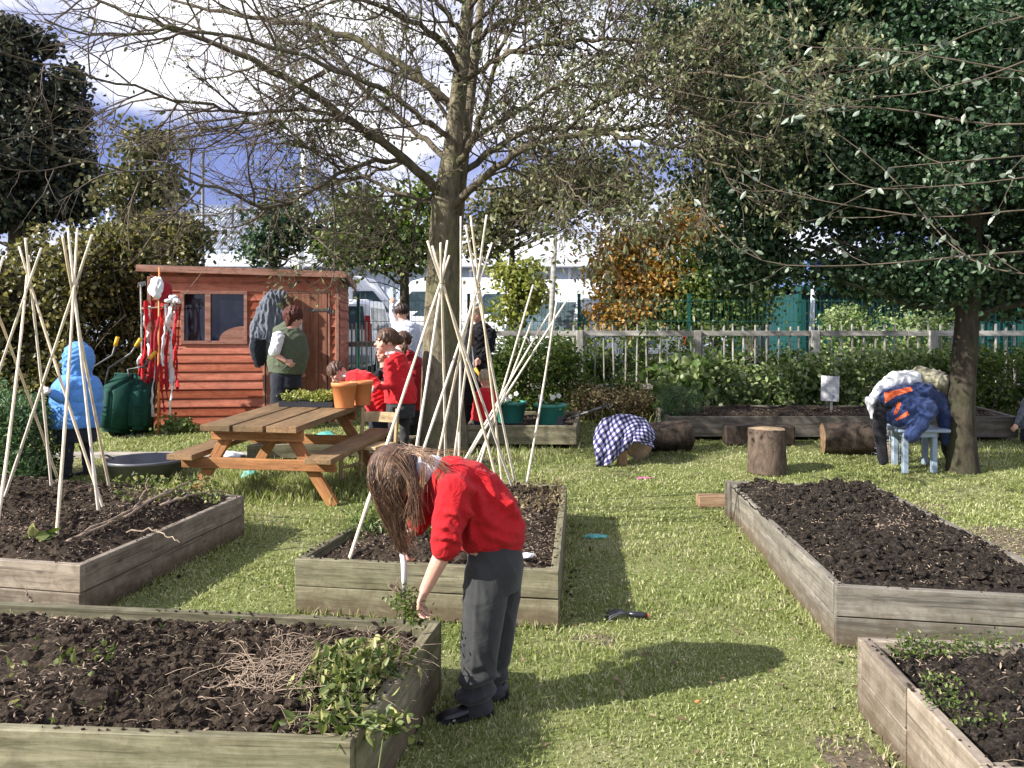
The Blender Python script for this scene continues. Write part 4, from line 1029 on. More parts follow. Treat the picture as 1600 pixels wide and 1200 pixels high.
# ================================================================ wheelbarrows
def barrow(px0, px1, pyt, pyb, y, label, hand, sd):
    p = W((px0+px1)/2, pyb, y); p.z = g(y); r = root('wheelbarrow', p, label, 'wheelbarrow', 'upended wheelbarrows by the shed')
    w = (px1-px0)/F*y; h = (pyb-pyt)/F*y-.02
    bm = bmesh.new(); a = radians(-24 if sd == 1 else 14); R = Matrix.Rotation(a, 3, 'Z'); c = Vector((p.x, p.y+.05, p.z))
    def P(u, dpt, z): return bm.verts.new(c+R @ Vector((u*w*.5, dpt, z)))
    rim = [P(-.92, .16, .03), P(.92, .16, .03), P(1.08, .20, h), P(-1.08, .20, h)]; bel = [P(-.55, -.17, .10), P(.55, -.17, .10), P(.62, -.13, h*.80), P(-.62, -.13, h*.80)]
    fs = [bm.faces.new(bel)]
    for i in range(4): fs.append(bm.faces.new([rim[i], rim[(i+1) % 4], bel[(i+1) % 4], bel[i]]))
    bmesh.ops.recalc_face_normals(bm, faces=bm.faces[:]); bmesh.ops.bevel(bm, geom=[e for e in bm.edges if not e.is_boundary]+bel, offset=.05, segments=4, affect='EDGES')
    for f in bm.faces: f.smooth = True
    me = bpy.data.meshes.new('tray'); bm.to_mesh(me); bm.free(); me.materials.append(M['barrow']); o = bpy.data.objects.new('tray', me); COL.objects.link(o); attach(o, r); so_ = o.modifiers.new('t', 'SOLIDIFY'); so_.thickness = .008
    rp = [c+R @ Vector((u*w*.5, d_, z)) for u, d_, z in ((-.92, .16, .03), (.92, .16, .03), (1.08, .20, h), (-1.08, .20, h), (-.92, .16, .03))]
    mb = MB()
    for i in range(4): mb.cap(rp[i], .013, rp[i+1], .013, 8)
    mb.build('rim', M['barrow'], r)
    mb = MB()
    for k in range(3): q = c+R @ Vector((.02, -.165, h*(.38+.07*k))); mb.box(q, (w*.28, .012, .014), R)
    mb.build('moulded_rib', M['barrow'], r)
    for a_, hp in enumerate(hand):
        mb = MB(); P = [W(q[0], q[1], y+.05*a_) for q in hp]; mb.tube(P, .016, 8); mb.build('frame_tube', M['steel'], r)
        mb = MB(); d = (P[-1]-P[-2]).normalized(); mb.tube([P[-1]-d*.09, P[-1]+d*.03], .024, 10); mb.build('grip', M['yellow'], r)
    mb = MB(); c = Vector((p.x, p.y+.12, p.z+.19)); R90 = Matrix.Rotation(pi/2, 3, 'Y')
    mb.lathe(c, [(.10, -.03), (.17, -.04), (.19, -.02), (.19, .02), (.17, .04), (.10, .03)], 24, R90); mb.build('tyre', M['tyre'], r)
    return r
barrow(152, 196, 575, 676, 11.0, 'green wheelbarrow stood on end right behind the child in blue', [[(170, 640), (140, 577), (176, 555), (183, 530)], [(165, 600), (170, 575), (205, 552), (218, 532)]], 1)
barrow(194, 233, 578, 674, 11.15, 'darker green wheelbarrow stood on end against the shed corner', [[(215, 640), (200, 577), (225, 573), (241, 552)]], 2)
# long-handled tool against the shed
r = root('garden_rake', gp(222, 668), 'long-handled rake leaning on the left corner of the shed', 'rake'); mb = MB(); mb.tube([gp(224, 668), W(220, 445, 11.7)], .014, 8); mb.build('shaft', M['fence'], r)
mb = MB(); mb.bar(W(216, 443, 11.7), W(228, 441, 11.7), .02, .03)
for k in range(6): q = W(216+k*2.4, 443-k*.4, 11.7); mb.bar(q, q+Vector((0, -.02, -.05)), .006, .006, up=(0, 1, 0))
mb.build('head', M['steel'], r)

# ================================================================ scarecrow of rags
Ys = 11.25; p = W(247, 672, Ys); p.z = g(Ys)
r = root('scarecrow', p, 'scarecrow of red and white rag streamers on an orange pole', 'scarecrow')
mb = MB(); mb.tube([Vector((p.x, Ys, p.z)), W(248, 560, Ys), W(249, 418, Ys)], [.017, .016, .013], 8); mb.build('pole', M['terracotta'], r)
mb = MB(); mb.tube([W(222, 482, Ys+.04), W(282, 478, Ys+.04)], .012, 8); mb.build('arm', M['stick'], r)
sh_ = crumple('head', W(246, 462, Ys-.03), (.11, .10, .165), M['white'], None, None, 44, flatb=False); sh_.parent = r; sh_.matrix_parent_inverse = wm(r).inverted(); mb = MB(); mb.ell(W(255, 456, Ys+.03), (.12, .09, .15), k=14, m=10); mb.build('hood', M['darkred'], r)
def rag(px, py0, py1, w, col, sd, y):
    w *= .72; py1 += ((sd*37) % 23)-9
    rg = random.Random(sd); n = 14; vs = []; P = []; a = rg.uniform(0, 3)
    for i in range(n):
        t = i/(n-1); c = W(px+rg.uniform(-1.2, 1.2)+sin(t*5+a)*3, py0+(py1-py0)*t, y+.05*sin(t*7+a)); tw = a+t*rg.uniform(2, 5); ww = w*(.7+.5*abs(sin(t*4+a)))*.5
        dv = Vector((cos(tw)*ww, sin(tw)*ww*.6, 0)); P.append((c, dv))
    mb = MB(); vs = [];
    for c, dv in P: vs += [c-dv, c+dv*.1+Vector((0, -.02, 0)), c+dv]
    fs = []
    for i in range(n-1): a0 = i*3; fs += [(a0, a0+1, a0+4, a0+3), (a0+1, a0+2, a0+5, a0+4)]
    k = len(vs); vs2 = [v+Vector((.001, .008, 0)) for v in vs]
    mb.add(vs+vs2, fs+[tuple(q+k for q in f)[::-1] for f in fs], True); mb.build('rag_streamer', M[col], r)
sd = 0
for px, a, b2, w, c_ in ((226, 470, 600, .09, 'red2'), (231, 478, 560, .11, 'white'), (236, 470, 618, .08, 'darkred'), (241, 482, 590, .09, 'red2'), (246, 476, 600, .07, 'darkred'), (252, 470, 600, .09, 'red2'), (257, 475, 575, .07, 'white'), (240, 545, 640, .05, 'white'),
                       (262, 472, 625, .07, 'darkred'), (266, 465, 540, .10, 'white'), (270, 462, 600, .08, 'white'), (274, 470, 565, .08, 'red2'), (278, 468, 600, .05, 'darkred'), (268, 560, 655, .06, 'white'), (275, 540, 610, .06, 'red2'),
                       (221, 540, 590, .08, 'red2'), (218, 550, 580, .06, 'white'), (229, 560, 605, .07, 'darkred'), (255, 540, 640, .05, 'red2'), (248, 560, 655, .05, 'darkred')):
    sd += 1; rag(px, a, b2, w, c_, sd, Ys+.03+rnd.uniform(-.06, .08))
mb = MB(); 
for i, (x, y_) in enumerate(((262, 470), (268, 466), (274, 469), (272, 464), (278, 470))): mb.ell(W(x, y_, Ys-.04), (.05, .04, .028), Matrix.Rotation(i, 3, 'Y'), k=10, m=6)
mb.build('bow', M['white'], r)
# guy string from the roof
mb = MB(); mb.tube([W(282, 468, Ys), W(325, 414, 11.72)], .004, 4); mb.build('string', M['straw'], r)

# ================================================================ buildings, poles, vehicles
def building(name, label, x0, x1, y, d, ztop, mat, fascia, fmat, ribs=None, extra=None, cat='building', roofz=0.0, roofm=None):
    r = root(name, ((x0+x1)/2, y, .385), label, cat); mb = MB()
    mb.box(((x0+x1)/2, y+d/2, (ztop+.385)/2), (x1-x0, d, ztop-.385)); mb.build('wall', mat, r)
    if ribs:
        mb = MB(); x = x0+.1
        while x < x1-.1: mb.box((x, y-.03, (ztop+.385)/2), (ribs*.35, .055, ztop-.5)); x += ribs
        mb.build('cladding_rib', mat, r)
    mb = MB(); mb.box(((x0+x1)/2, y-.3, ztop+fascia/2), (x1-x0+.6, .8, fascia), bev=.05); mb.build('fascia', fmat, r)
    if roofz:
        mb = MB(); a, b = x0-.3, x1+.3; zt = ztop+fascia
        mb.add([(a, y+.1, zt), (b, y+.1, zt), (b, y+d, zt+roofz), (a, y+d, zt+roofz), (a, y+d, zt-.1), (b, y+d, zt-.1)], [(0, 1, 2, 3), (3, 2, 5, 4), (0, 3, 4), (1, 5, 2)]); mb.build('roof', roofm or mat, r)
    return r
Yb = 46
r = building('industrial_building', 'long white and grey industrial building behind the car park', -30, W(948, 0, Yb).x, Yb, 14, 4.7, M['bgrey'], .7, M['bwhite'], ribs=.5)
mb = MB()
for px in (455, 530, 735, 890): q = W(px, 0, Yb).x; mb.box((q, Yb-.05, 3.0), (.16, .12, 4.6))
mb.build('downpipe', M['bwhite'], r)
for px in range(110, 940, 90): q = W(px, 0, Yb).x; mb = MB(); mb.box((q, Yb-.07, 1.9), (1.5, .08, .9)); mb.build('window', M['carglass'], r)
# glazed ridge on the roof
r2 = root('roof_light', (W(330, 0, 50).x, 50, 5.7), 'ribbed white roof light rising above the industrial building on the left', 'roof light'); mb = MB()
xl, xr = W(268, 0, 50).x, W(408, 0, 50).x
mb.add([(xl, 49, 5.9), (xr, 49, 5.9), (xr+.4, 53, 8.9), (xl+.4, 53, 8.9), (xl, 49.1, 5.7), (xr, 49.1, 5.7), (xr+.4, 53.3, 5.8), (xl+.4, 53.3, 5.8)], [(0, 1, 2, 3), (0, 4, 5, 1), (1, 5, 6, 2), (3, 7, 4, 0), (2, 6, 7, 3)]); mb.build('glazing', M['bwhite'], r2)
mb = MB()
for k in range(14): q = xl+(xr-xl)*k/13; mb.bar((q-.1, 48.93, 5.98), (q+.5, 52.95, 9.0), .09, .09)
for k in range(6): t = k/5; mb.bar((xl, 48.9+4*t, 5.98+3*t), (xr+.3, 48.9+4*t, 5.98+3*t), .07, .09)
mb.build('glazing_bar', M['cargrey'], r2)
r3 = root('roof_railing', (W(170, 0, 47).x, 47, 6), 'pale railing standing on the building roof between the two left trees', 'railing'); mb = MB()
for px in (138, 148, 168, 190, 212): q = W(px, 0, 47).x; mb.box((q, 47, 7.4), (.12, .12, 3.2))
for z in (8.2, 8.95): mb.box((W(175, 0, 47).x, 46.93, z), (2.7, .1, .12))
mb.build('rail', M['bwhite'], r3)
building('workshop', 'teal corrugated workshop behind the right-hand tree', W(1252, 0, 30).x, W(1800, 0, 30).x, 30, 10, 2.75, M['teal'], .25, M['teal'], ribs=.28, roofz=1.0, roofm=M['bluewall'])
building('warehouse', 'blue-roofed warehouse glimpsed through the right-hand branches', W(1262, 0, 60).x, W(1500, 0, 60).x, 60, 10, 6.2, M['bluewall'], .5, M['bwhite'], ribs=.4)
building('storage_unit', 'grey storage unit beyond the autumn trees', W(950, 0, 52).x, W(1246, 0, 52).x, 52, 10, 4.6, M['bgrey'], .5, M['bwhite'], ribs=.5)
def post(label, b, t, r0, r1, mat, name='lamp_post', cat='lamp post', lamp=True):
    r = root(name, b, label, cat); mb = MB(); mb.tube([b, t], [r0, r1], 10); mb.build('pole', mat, r)
    if lamp:
        mb = MB(); mb.tube([t, t+Vector((.1, -.3, .15)), t+Vector((.2, -.8, .2))], r1*.8, 8); mb.build('arm', mat, r)
        mb = MB(); mb.box(t+Vector((.23, -1.0, .2)), (.22, .5, .1), bev=.03); mb.build('lamp_head', M['galv'], r)
    return r
def ppt(px, py, y, z=None):
    v = W(px, py, y); 
    if z is not None: v.z = z
    return v
post('tall white lamp post rising behind the shed', ppt(461, 0, 28, .38), W(479, 178, 28), .14, .10, M['whitepaint'])
post('thin dark pole left of the white lamp post, above the shed', ppt(317, 0, 28, .38), W(317, 238, 28), .06, .05, M['steel'], lamp=False, cat='pole', name='pole')
post('thin white lamp column in front of the orange autumn tree', ppt(941, 0, 20, .38), W(946, 338, 20), .055, .045, M['whitepaint'], lamp=False)
post('grey wooden pole behind the leaning canes', ppt(856, 0, 15, .38), W(867, 372, 15), .055, .045, M['fence'], lamp=False, cat='pole', name='pole')
post('thick white column under the right-hand foliage', ppt(1182, 0, 19, .38), W(1185, 400, 19), .085, .08, M['galv'], lamp=False, cat='pole', name='pole')
post('slim pale blue post right of the thick white column', ppt(1201, 0, 19, .38), W(1202, 430, 19), .04, .04, M['galv'], lamp=False, cat='pole', name='pole')
post('pale blue post in front of the teal workshop', ppt(1266, 0, 20, .38), W(1271, 440, 20), .06, .05, M['galv'], lamp=False, cat='pole', name='pole')
def vehicle(px, y, rz, Lh, Wd, H, kind, paint, label, lights='carred', cat='van'):
    c = ppt(px, 0, y, .385); r = root('parked_van' if cat == 'van' else 'parked_car', c, label, cat, 'vehicles in the car park', rz=rz)
    # profile in x (length, front = +x) / z
    hl = Lh/2
    if kind == 'van': pr = [(-hl, .32), (-hl, H*.93), (-hl+.12, H), (hl*.30, H), (hl*.45, H*.96), (hl*.74, H*.55), (hl*.97, H*.46), (hl, H*.34), (hl, .30)]
    else: pr = [(-hl, .34), (-hl+.04, H*.60), (-hl+.22, H*.94), (-hl+.5, H), (hl*.10, H), (hl*.22, H*.96), (hl*.50, H*.62), (hl*.92, H*.52), (hl, H*.38), (hl, .30)]
    n = len(pr); mb = MB(); vs = []
    secs = [(-.5, .90, .04), (-.49, .97, .015), (-.44, 1.0, 0), (.44, 1.0, 0), (.49, .97, .015), (.5, .90, .04)]
    for s, k, dz in secs:
        for x, z in pr:
            tum = 1-.10*max(0, (z-H*.5)/H)*2; vs.append((x*(1-(1-k)*.25), s*Wd*tum, z-dz*(1 if z > H*.5 else -1)))
    fs = []
    for i in range(len(secs)-1):
        for j in range(n): a = i*n+j; b = i*n+(j+1) % n; fs.append((a, b, b+n, a+n))
    fs.append(tuple(range(n))); fs.append(tuple((len(secs)-1)*n+j for j in range(n))[::-1]); mb.add(vs, fs, False); lbuild(mb, 'body', M[paint], r)
    mb = MB()  # glass: windscreen, rear, sides
    def quad(a, b, off, w0, w1):
        mb = MB(); (x0, z0), (x1, z1) = a, b; d = Vector((x1-x0, 0, z1-z0)).normalized(); nn = Vector((-d.z, 0, d.x))*off
        mb.add([Vector((x0, -w0, z0))+nn, Vector((x0, w0, z0))+nn, Vector((x1, w1, z1))+nn, Vector((x1, -w1, z1))+nn], [(0, 1, 2, 3), (3, 2, 1, 0)]); lbuild(mb, 'window', M['carglass'], r)
    if kind == 'van':
        quad((hl*.73, H*.57), (hl*.47, H*.93), -.012, Wd*.43, Wd*.40); quad((-hl, H*.56), (-hl, H*.86), .02, Wd*.40, Wd*.38)
        for s in (-1, 1): yy = s*(Wd*.5*(.965)+.012); mb = MB(); mb.add([(hl*.66, yy, H*.56), (hl*.22, yy, H*.56), (hl*.24, yy*.985, H*.84), (hl*.44, yy*.985, H*.84)], [(0, 1, 2, 3), (3, 2, 1, 0)]); lbuild(mb, 'window', M['carglass'], r)
    else:
        quad((hl*.49, H*.64), (hl*.23, H*.94), -.012, Wd*.44, Wd*.38); quad((-hl+.055, H*.63), (-hl+.2, H*.91), .022, Wd*.42, Wd*.38)
        for s in (-1, 1): yy = s*(Wd*.5*(.96)+.01); mb = MB(); mb.add([(hl*.40, yy, H*.62), (-hl+.30, yy, H*.62), (-hl+.45, yy*.96, H*.90), (hl*.16, yy*.96, H*.90)], [(0, 1, 2, 3), (3, 2, 1, 0)]); lbuild(mb, 'window', M['carglass'], r)
    for sx in (-.62, .66):
        for s in (-1, 1):
            mb = MB(); mb.lathe((hl*sx, s*(Wd/2-.1), .33), [(0, -.1), (.2, -.11), (.31, -.10), (.33, -.06), (.33, .06), (.31, .10), (.2, .11), (0, .1)], 20, Matrix.Rotation(pi/2, 3, 'X')); w_ = lbuild(mb, 'wheel', M['tyre'], r)
            mb = MB(); mb.lathe((hl*sx, s*(Wd/2+.005), .33), [(0, .015), (.12, .012), (.2, 0)], 14, Matrix.Rotation(-s*pi/2, 3, 'X')); lbuild(mb, 'hubcap', M['galv'], w_)
    for s in (-1, 1):
        mb = MB(); mb.box((-hl+.03, s*Wd*.45, H*.62), (.08, .13, H*.36), bev=.02); lbuild(mb, 'tail_light', M[lights], r)
        mb = MB(); mb.box((hl*.975, s*Wd*.36, H*.40), (.1, .3, .16), bev=.03); lbuild(mb, 'headlight', M['galv'], r)
    mb = MB(); mb.box((-hl-.03, 0, .5), (.12, Wd*.95, .2), bev=.03); lbuild(mb, 'bumper', M['cargrey'], r)
    mb = MB(); mb.box((hl+.02, 0, .45), (.12, Wd*.95, .22), bev=.03); lbuild(mb, 'bumper', M['cargrey'], r)
    return r
vehicle(545, 21.0, pi/2, 4.2, 1.78, 1.82, 'car', 'carwhite', 'white car with red tail lights parked tail-on just right of the shed', cat='car')
vehicle(520, 24.5, 0.1, 5.4, 2.0, 2.60, 'van', 'carwhite', 'tall white van with a sloping front behind the white car')
vehicle(706, 28.0, pi, 5.4, 2.0, 2.75, 'van', 'carwhite', 'white van partly hidden behind the man in the white shirt')
vehicle(822, 25.5, pi-.05, 5.2, 2.0, 2.55, 'van', 'carwhite', 'white van behind the yellow-leaved sapling')
vehicle(873, 21.0, -pi/2-.35, 4.6, 1.85, 1.90, 'van', 'carwhite', 'white minibus facing the garden, its windscreen just above the fence')
vehicle(1010, 27.0, pi/2, 4.2, 1.75, 1.5, 'car', 'cargrey', 'grey car half hidden behind the autumn tree', cat='car')
# ================================================================ trees
class Tubes:
    """many tapered tubes gathered into one mesh"""
    def __init__(s): s.V = []; s.F = []; s.n = 0
    def add(s, P, R, k=4):
        P = np.asarray(P, float); m = len(P); R = np.broadcast_to(R, m)
        T = np.gradient(P, axis=0); T /= np.linalg.norm(T, axis=1)[:, None]+1e-9
        ref = np.array([0.31, .17, .93]) if abs(T[:, 2].mean()) < .8 else np.array([.93, .2, .1])
        U = np.cross(T, ref); U /= np.linalg.norm(U, axis=1)[:, None]+1e-9; Wv = np.cross(T, U)
        a = np.arange(k)*2*pi/k
        V = P[:, None]+(U[:, None]*np.cos(a)[None, :, None]+Wv[:, None]*np.sin(a)[None, :, None])*R[:, None, None]
        i = np.arange(m-1)[:, None]*k; j = np.arange(k)[None]; jn = (j+1) % k
        Fq = np.stack([(i+j), (i+jn), (i+k+jn), (i+k+j)], 2).reshape(-1, 4)+s.n
        s.V.append(V.reshape(-1, 3)); s.F.append(Fq); s.n += m*k
    def build(s, name, mat, parent=None): return mesh_np(name, np.concatenate(s.V), np.concatenate(s.F), mat, parent, smooth=True)
def smoothpath(pts, n):
    P = np.array([list(p) for p in pts], float); d = np.concatenate([[0], np.cumsum(np.linalg.norm(np.diff(P, axis=0), axis=1))]); t = np.linspace(0, d[-1], n)
    Q = np.stack([np.interp(t, d, P[:, i]) for i in range(3)], 1)
    for _ in range(2): Q[1:-1] = (Q[:-2]+2*Q[1:-1]+Q[2:])/4
    return Q
def wander(rg, p, d, L, n, wig=.18, grav=0.0):
    P = [np.array(p)]; d = np.array(d)/np.linalg.norm(d); st = L/(n-1); c = rg.normal(0, wig*.5, 3)
    for i in range(n-1):
        d = d+rg.normal(0, wig, 3)+c*.5; d[2] += grav; d /= np.linalg.norm(d); P.append(P[-1]+d*st)
    return np.array(P)
def sprout(rg, par, rpar, level, spec, tb, tips, t0=.15):
    """children along a parent path"""
    cnt, Lr, rr, ang, wig, grav, k = spec[level]; m = len(par); plen = np.linalg.norm(np.diff(par, axis=0), axis=1).sum()
    N = max(1, int(round(cnt*rg.uniform(.8, 1.2))))
    for q in range(N):
        t = t0+(1-t0)*(q+rg.uniform(0, 1))/N; f = t*(m-1); i = min(int(f), m-2); p = par[i]+(par[i+1]-par[i])*(f-i)
        T = par[i+1]-par[i]; T /= np.linalg.norm(T)+1e-9; r = rg.normal(0, 1, 3); r -= T*r.dot(T); r /= np.linalg.norm(r)
        a = radians(ang)*rg.uniform(.6, 1.3); d = T*cos(a)+r*sin(a); L = max(.08, Lr*rg.uniform(.55, 1.25)*(1.1-.5*t))
        sx = 800+p[0]/max(p[1], 3)*F
        if sx < 430 and level >= 1 and rg.uniform() < .30+.22*(sx < 270): continue
        if sx < 300 and level == 0 and rg.uniform() < .35: continue
        n = 7 if level == 0 else (6 if level == 1 else 5); P = wander(rg, p, d, L, n, wig, grav)
        r0 = min(rr, (rpar[i] if hasattr(rpar, '__len__') else rpar)*.8); R = np.linspace(r0, r0*.35, n); tb.add(P, R, k)
        if level+1 < len(spec): sprout(rg, P, R, level+1, spec, tb, tips)
        else: tips.append(P)

# ---- the big bare tree in the middle
Yt = 10.1; p = gp(688, 702); p.y = Yt; p.z = g(Yt)
TR = root('garden_tree', p, 'big nearly leafless tree in the middle whose branches spread over the whole garden', 'tree')
rg = np.random.default_rng(42); tb = Tubes()
trunk = smoothpath([Vector((p.x, Yt, p.z-.1)), W(686, 600, Yt), W(688, 480, Yt), W(692, 380, Yt), W(696, 310, Yt), W(708, 230, Yt), W(716, 150, Yt), W(726, 60, Yt), W(738, -60, Yt+.1), W(745, -220, Yt+.2)], 40)
t = np.linspace(0, 1, 40); Rt = np.interp(t, [0, .04, .1, .3, .42, .5, .65, .85, 1], [.30, .25, .215, .178, .16, .115, .09, .055, .02]); tb.add(trunk, Rt, 16)
# second stem hugging the first
st = smoothpath([Vector((p.x+.17, Yt+.12, p.z-.1)), W(706, 600, Yt+.2), W(706, 480, Yt+.2), W(709, 380, Yt+.2), W(718, 290, Yt+.15), W(728, 200, Yt+.25), W(742, 90, Yt+.4), W(760, -60, Yt+.6)], 30); tb.add(st, np.interp(np.linspace(0, 1, 30), [0, .1, .5, 1], [.19, .14, .085, .04]), 12)
tb.build('trunk', M['bark'], TR)
limbs = [  # pixel path, end depth, base radius
 ([(690, 305), (677, 292), (632, 247), (587, 214), (542, 187), (497, 150), (449, 127), (400, 94), (329, 66), (217, 28), (120, -10)], 8.4, .085),
 ([(712, 170), (677, 142), (644, 116), (569, 67), (531, 49), (475, 37), (400, 26), (300, 10), (200, -20)], 10.8, .075),
 ([(700, 330), (737, 296), (775, 262), (820, 232), (869, 214), (925, 210), (1000, 215), (1080, 240), (1150, 262)], 8.0, .07),
 ([(712, 300), (730, 262), (797, 210), (850, 199), (962, 202), (1060, 190), (1180, 150)], 11.2, .06),
 ([(705, 262), (737, 225), (756, 169), (782, 75), (809, 22), (830, -60)], 9.2, .06),
 ([(640, 250), (560, 250), (500, 292), (430, 330), (360, 300), (260, 268), (130, 262), (40, 205)], 7.4, .038),
 ([(590, 212), (500, 170), (385, 176), (350, 168), (245, 147), (140, 112), (52, 98), (-40, 70)], 6.6, .034),
 ([(704, 215), (660, 190), (620, 150), (560, 120), (480, 90), (380, 60), (260, 40), (150, 60), (70, 30)], 7.2, .05),
 ([(724, 60), (700, 20), (640, -30), (560, -80)], 9, .05),
 ([(712, 140), (760, 100), (830, 70), (920, 60), (1020, 70), (1120, 40)], 8.2, .05),
 ([(716, 110), (690, 60), (600, 10), (480, -30), (330, -60)], 8.4, .05),
 ([(718, 80), (790, 30), (880, -10), (980, -40)], 9.5, .05),
 ([(680, 300), (640, 330), (580, 380), (520, 400)], 8.8, .025),
 ([(815, 235), (860, 260), (900, 300), (925, 345)], 7.4, .022),
 ([(870, 214), (960, 150), (1060, 110), (1180, 120), (1300, 90)], 6.8, .032),
 ([(700, 250), (640, 200), (560, 130), (500, 60), (440, -20)], 12.6, .055),
 ([(706, 250), (780, 190), (880, 130), (960, 60), (1020, -40)], 12.8, .055),
 ([(640, 250), (560, 280), (470, 300), (360, 330), (240, 350)], 12.4, .03),
 ([(540, 186), (440, 190), (330, 200), (200, 215), (90, 200)], 9.8, .03),
 ([(690, 320), (610, 300), (520, 240), (420, 220), (300, 240)], 10.6, .035)]
tips = []; LB_ = Tubes(); TW = Tubes()
spec = [(15, 1.15, .014, 50, .13, .02, 5), (8, .60, .0068, 44, .16, .01, 4), (4.8, .33, .0040, 42, .18, 0, 3)]
for px, ye, r0 in limbs:
    n = len(px); P = smoothpath([W(x, y, Yt+(ye-Yt)*(i/(n-1))**.9) for i, (x, y) in enumerate(px)], 26)
    P[2:-1] += rg.normal(0, .018, P[2:-1].shape); L = np.linalg.norm(np.diff(P, axis=0), axis=1).sum()
    R = .74*r0*np.linspace(1, .16, 26)**.9; LB_.add(P, R, 8)
    s2 = [(max(5, spec[0][0]*L/3.2),)+spec[0][1:]]+spec[1:]
    sprout(rg, P, R, 0, s2, TW, tips, .10)
sprout(rg, trunk[20:], Rt[20:], 0, [(16, 1.3, .03, 60, .12, .01, 5)]+spec[1:], TW, tips, .05)
LB_.build('limb', M['limbbark'], TR); tw_ = TW.build('twigs', M['twig'], TR); tag(tw_, kind='stuff')
C = []; 
for P in tips:
    x = P[:, 0].mean(); dens = .22+.5*(x/P[-1][1]*F+800 > 430)+1.9*np.clip((x/P[-1][1]*F+800-640)/420, 0, 1.4)
    for q in range(rg.poisson(dens*1.5)): C.append(P[rg.integers(1, len(P))]+rg.normal(0, .015, 3))
C = np.array(C); print('tree leaves', len(C), 'tips', len(tips))
o = leaf_obj('leaves', C, rg.uniform(.035, .08, len(C)), rg.uniform(.009, .018, len(C)), M['sparseleaf'], TR, 5, bias=(0, 0, -1), bs=.9); tag(o, kind='stuff')

# ---- leafy tree crown made of twig-borne leaf sprays
def crown_leaves(rg, clumps, per, spread, size, asp=.42, bias=(0, 0, -1), bs=.3):
    C = np.concatenate([c+rg.normal(0, 1, (per, 3))*np.array(spread)*s for c, s in clumps]); return C
def leafy(name, label, base, trunkpath, r0, cc, cr, nl, per, ls, mat, barkm='bark_dark', seed=0, cat='tree', group=None, spread=.28, shell=.55, extra=None, gaps=True, limbs_to=22, asp=.42, cut=None):
    """cc crown centre(s) list of (centre, radii, number of clumps)"""
    rg = np.random.default_rng(seed); R = root(name, base, label, cat, group); tb = Tubes()
    P = smoothpath(trunkpath, 24); Rr = r0*np.interp(np.linspace(0, 1, 24), [0, .06, .15, 1], [1.35, 1.08, 1.0, .25]); tb.add(P, Rr, 14)
    cl = []
    for c, rad, n in cc:
        c = np.array(list(c)); k = 0
        while k < n:
            d = rg.normal(0, 1, 3); d /= np.linalg.norm(d); rr = rg.uniform(shell, 1)**.7; q = c+d*rr*np.array(rad)
            if gaps and vnoise(np.array([q[0]*1.3+seed]), np.array([q[2]*1.3+q[1]*.7]), seed)[0] < .28: 
                if rg.uniform() < .8: k += .25; continue
            cl.append((q, rg.uniform(.6, 1.3))); k += 1
    if cut: cl = [q for q in cl if not cut(q[0])]
    sub = [cl[i] for i in rg.choice(len(cl), min(limbs_to*4, len(cl)), replace=False)]
    for i, (q, s) in enumerate(sub):
        h = np.clip(rg.uniform(.35, .95), 0, 1); a = P[int(h*23)]; 
        hz = np.argmin(np.abs(P[:, 2]-(q[2]-np.linalg.norm((q-a)[:2])*.55))); hz = int(np.clip(hz, 7, 22)); a = P[hz]
        mid = a+(q-a)*.5+np.array([0, 0, -.06*np.linalg.norm(q-a)])+rg.normal(0, .05, 3); Q = smoothpath([a, mid, q], 9); Q[1:-1] += rg.normal(0, .03, Q[1:-1].shape)
        rb = min(Rr[hz]*.5, .018+.014*np.linalg.norm(q-a)) if i < limbs_to else .012; tb.add(Q, np.linspace(rb, .005, 9), 6)
    tb.build('trunk', M[barkm], R)
    C = np.concatenate([q+rg.normal(0, 1, (int(per*s), 3))*spread*s*np.array([1, 1, .7]) for q, s in cl])
    o = leaf_obj('crown', C, rg.uniform(.6, 1.3, len(C))*ls, rg.uniform(.7, 1.2, len(C))*ls*asp, M[mat] if isinstance(mat, str) else mat, R, seed, bias=(0, 0, -1), bs=.45)
    print(name, len(C)); return R, P
# right-hand dark tree
Y2 = 9.2; b_ = gp(1505, 737)
RT, RP = leafy('leafy_tree', 'dense dark green tree on the right with coats piled against its trunk', b_, [b_-Vector((0, 0, .1)), W(1500, 640, b_.y), W(1510, 520, b_.y), W(1516, 440, b_.y), W(1518, 360, b_.y), W(1522, 250, b_.y), W(1500, 120, b_.y+.1), W(1480, -40, b_.y+.2), W(1470, -160, b_.y+.2)], .132,
  [(W(1500, 200, b_.y+.2), (1.35, 1.5, 1.45), 170), (W(1330, 130, b_.y+.5), (1.6, 1.3, 1.25), 170), (W(1170, 90, b_.y+.9), (1.25, 1.1, 1.0), 75), (W(1640, 330, b_.y+.2), (.9, 1.2, 1.1), 80),
   (W(1330, 300, b_.y+.2), (1.05, .9, .42), 60), (W(1200, 250, b_.y+.5), (.95, .9, .75), 70), (W(1440, 425, b_.y-.1), (.6, .6, .24), 30), (W(1550, 60, b_.y), (1.6, 1.4, 1.0), 110), (W(1250, 30, b_.y+.8), (1.8, 1.2, .6), 90), (W(1350, 425, b_.y+.1), (.85, .6, .16), 26), (W(1180, 390, b_.y+.3), (.5, .5, .5), 30), (W(1580, 440, b_.y+.3), (.5, .6, .3), 24)],
  0, 0, 150, .062, 'darkleaf', seed=21, spread=.15, shell=.1, limbs_to=30, asp=.40)
tb = Tubes()
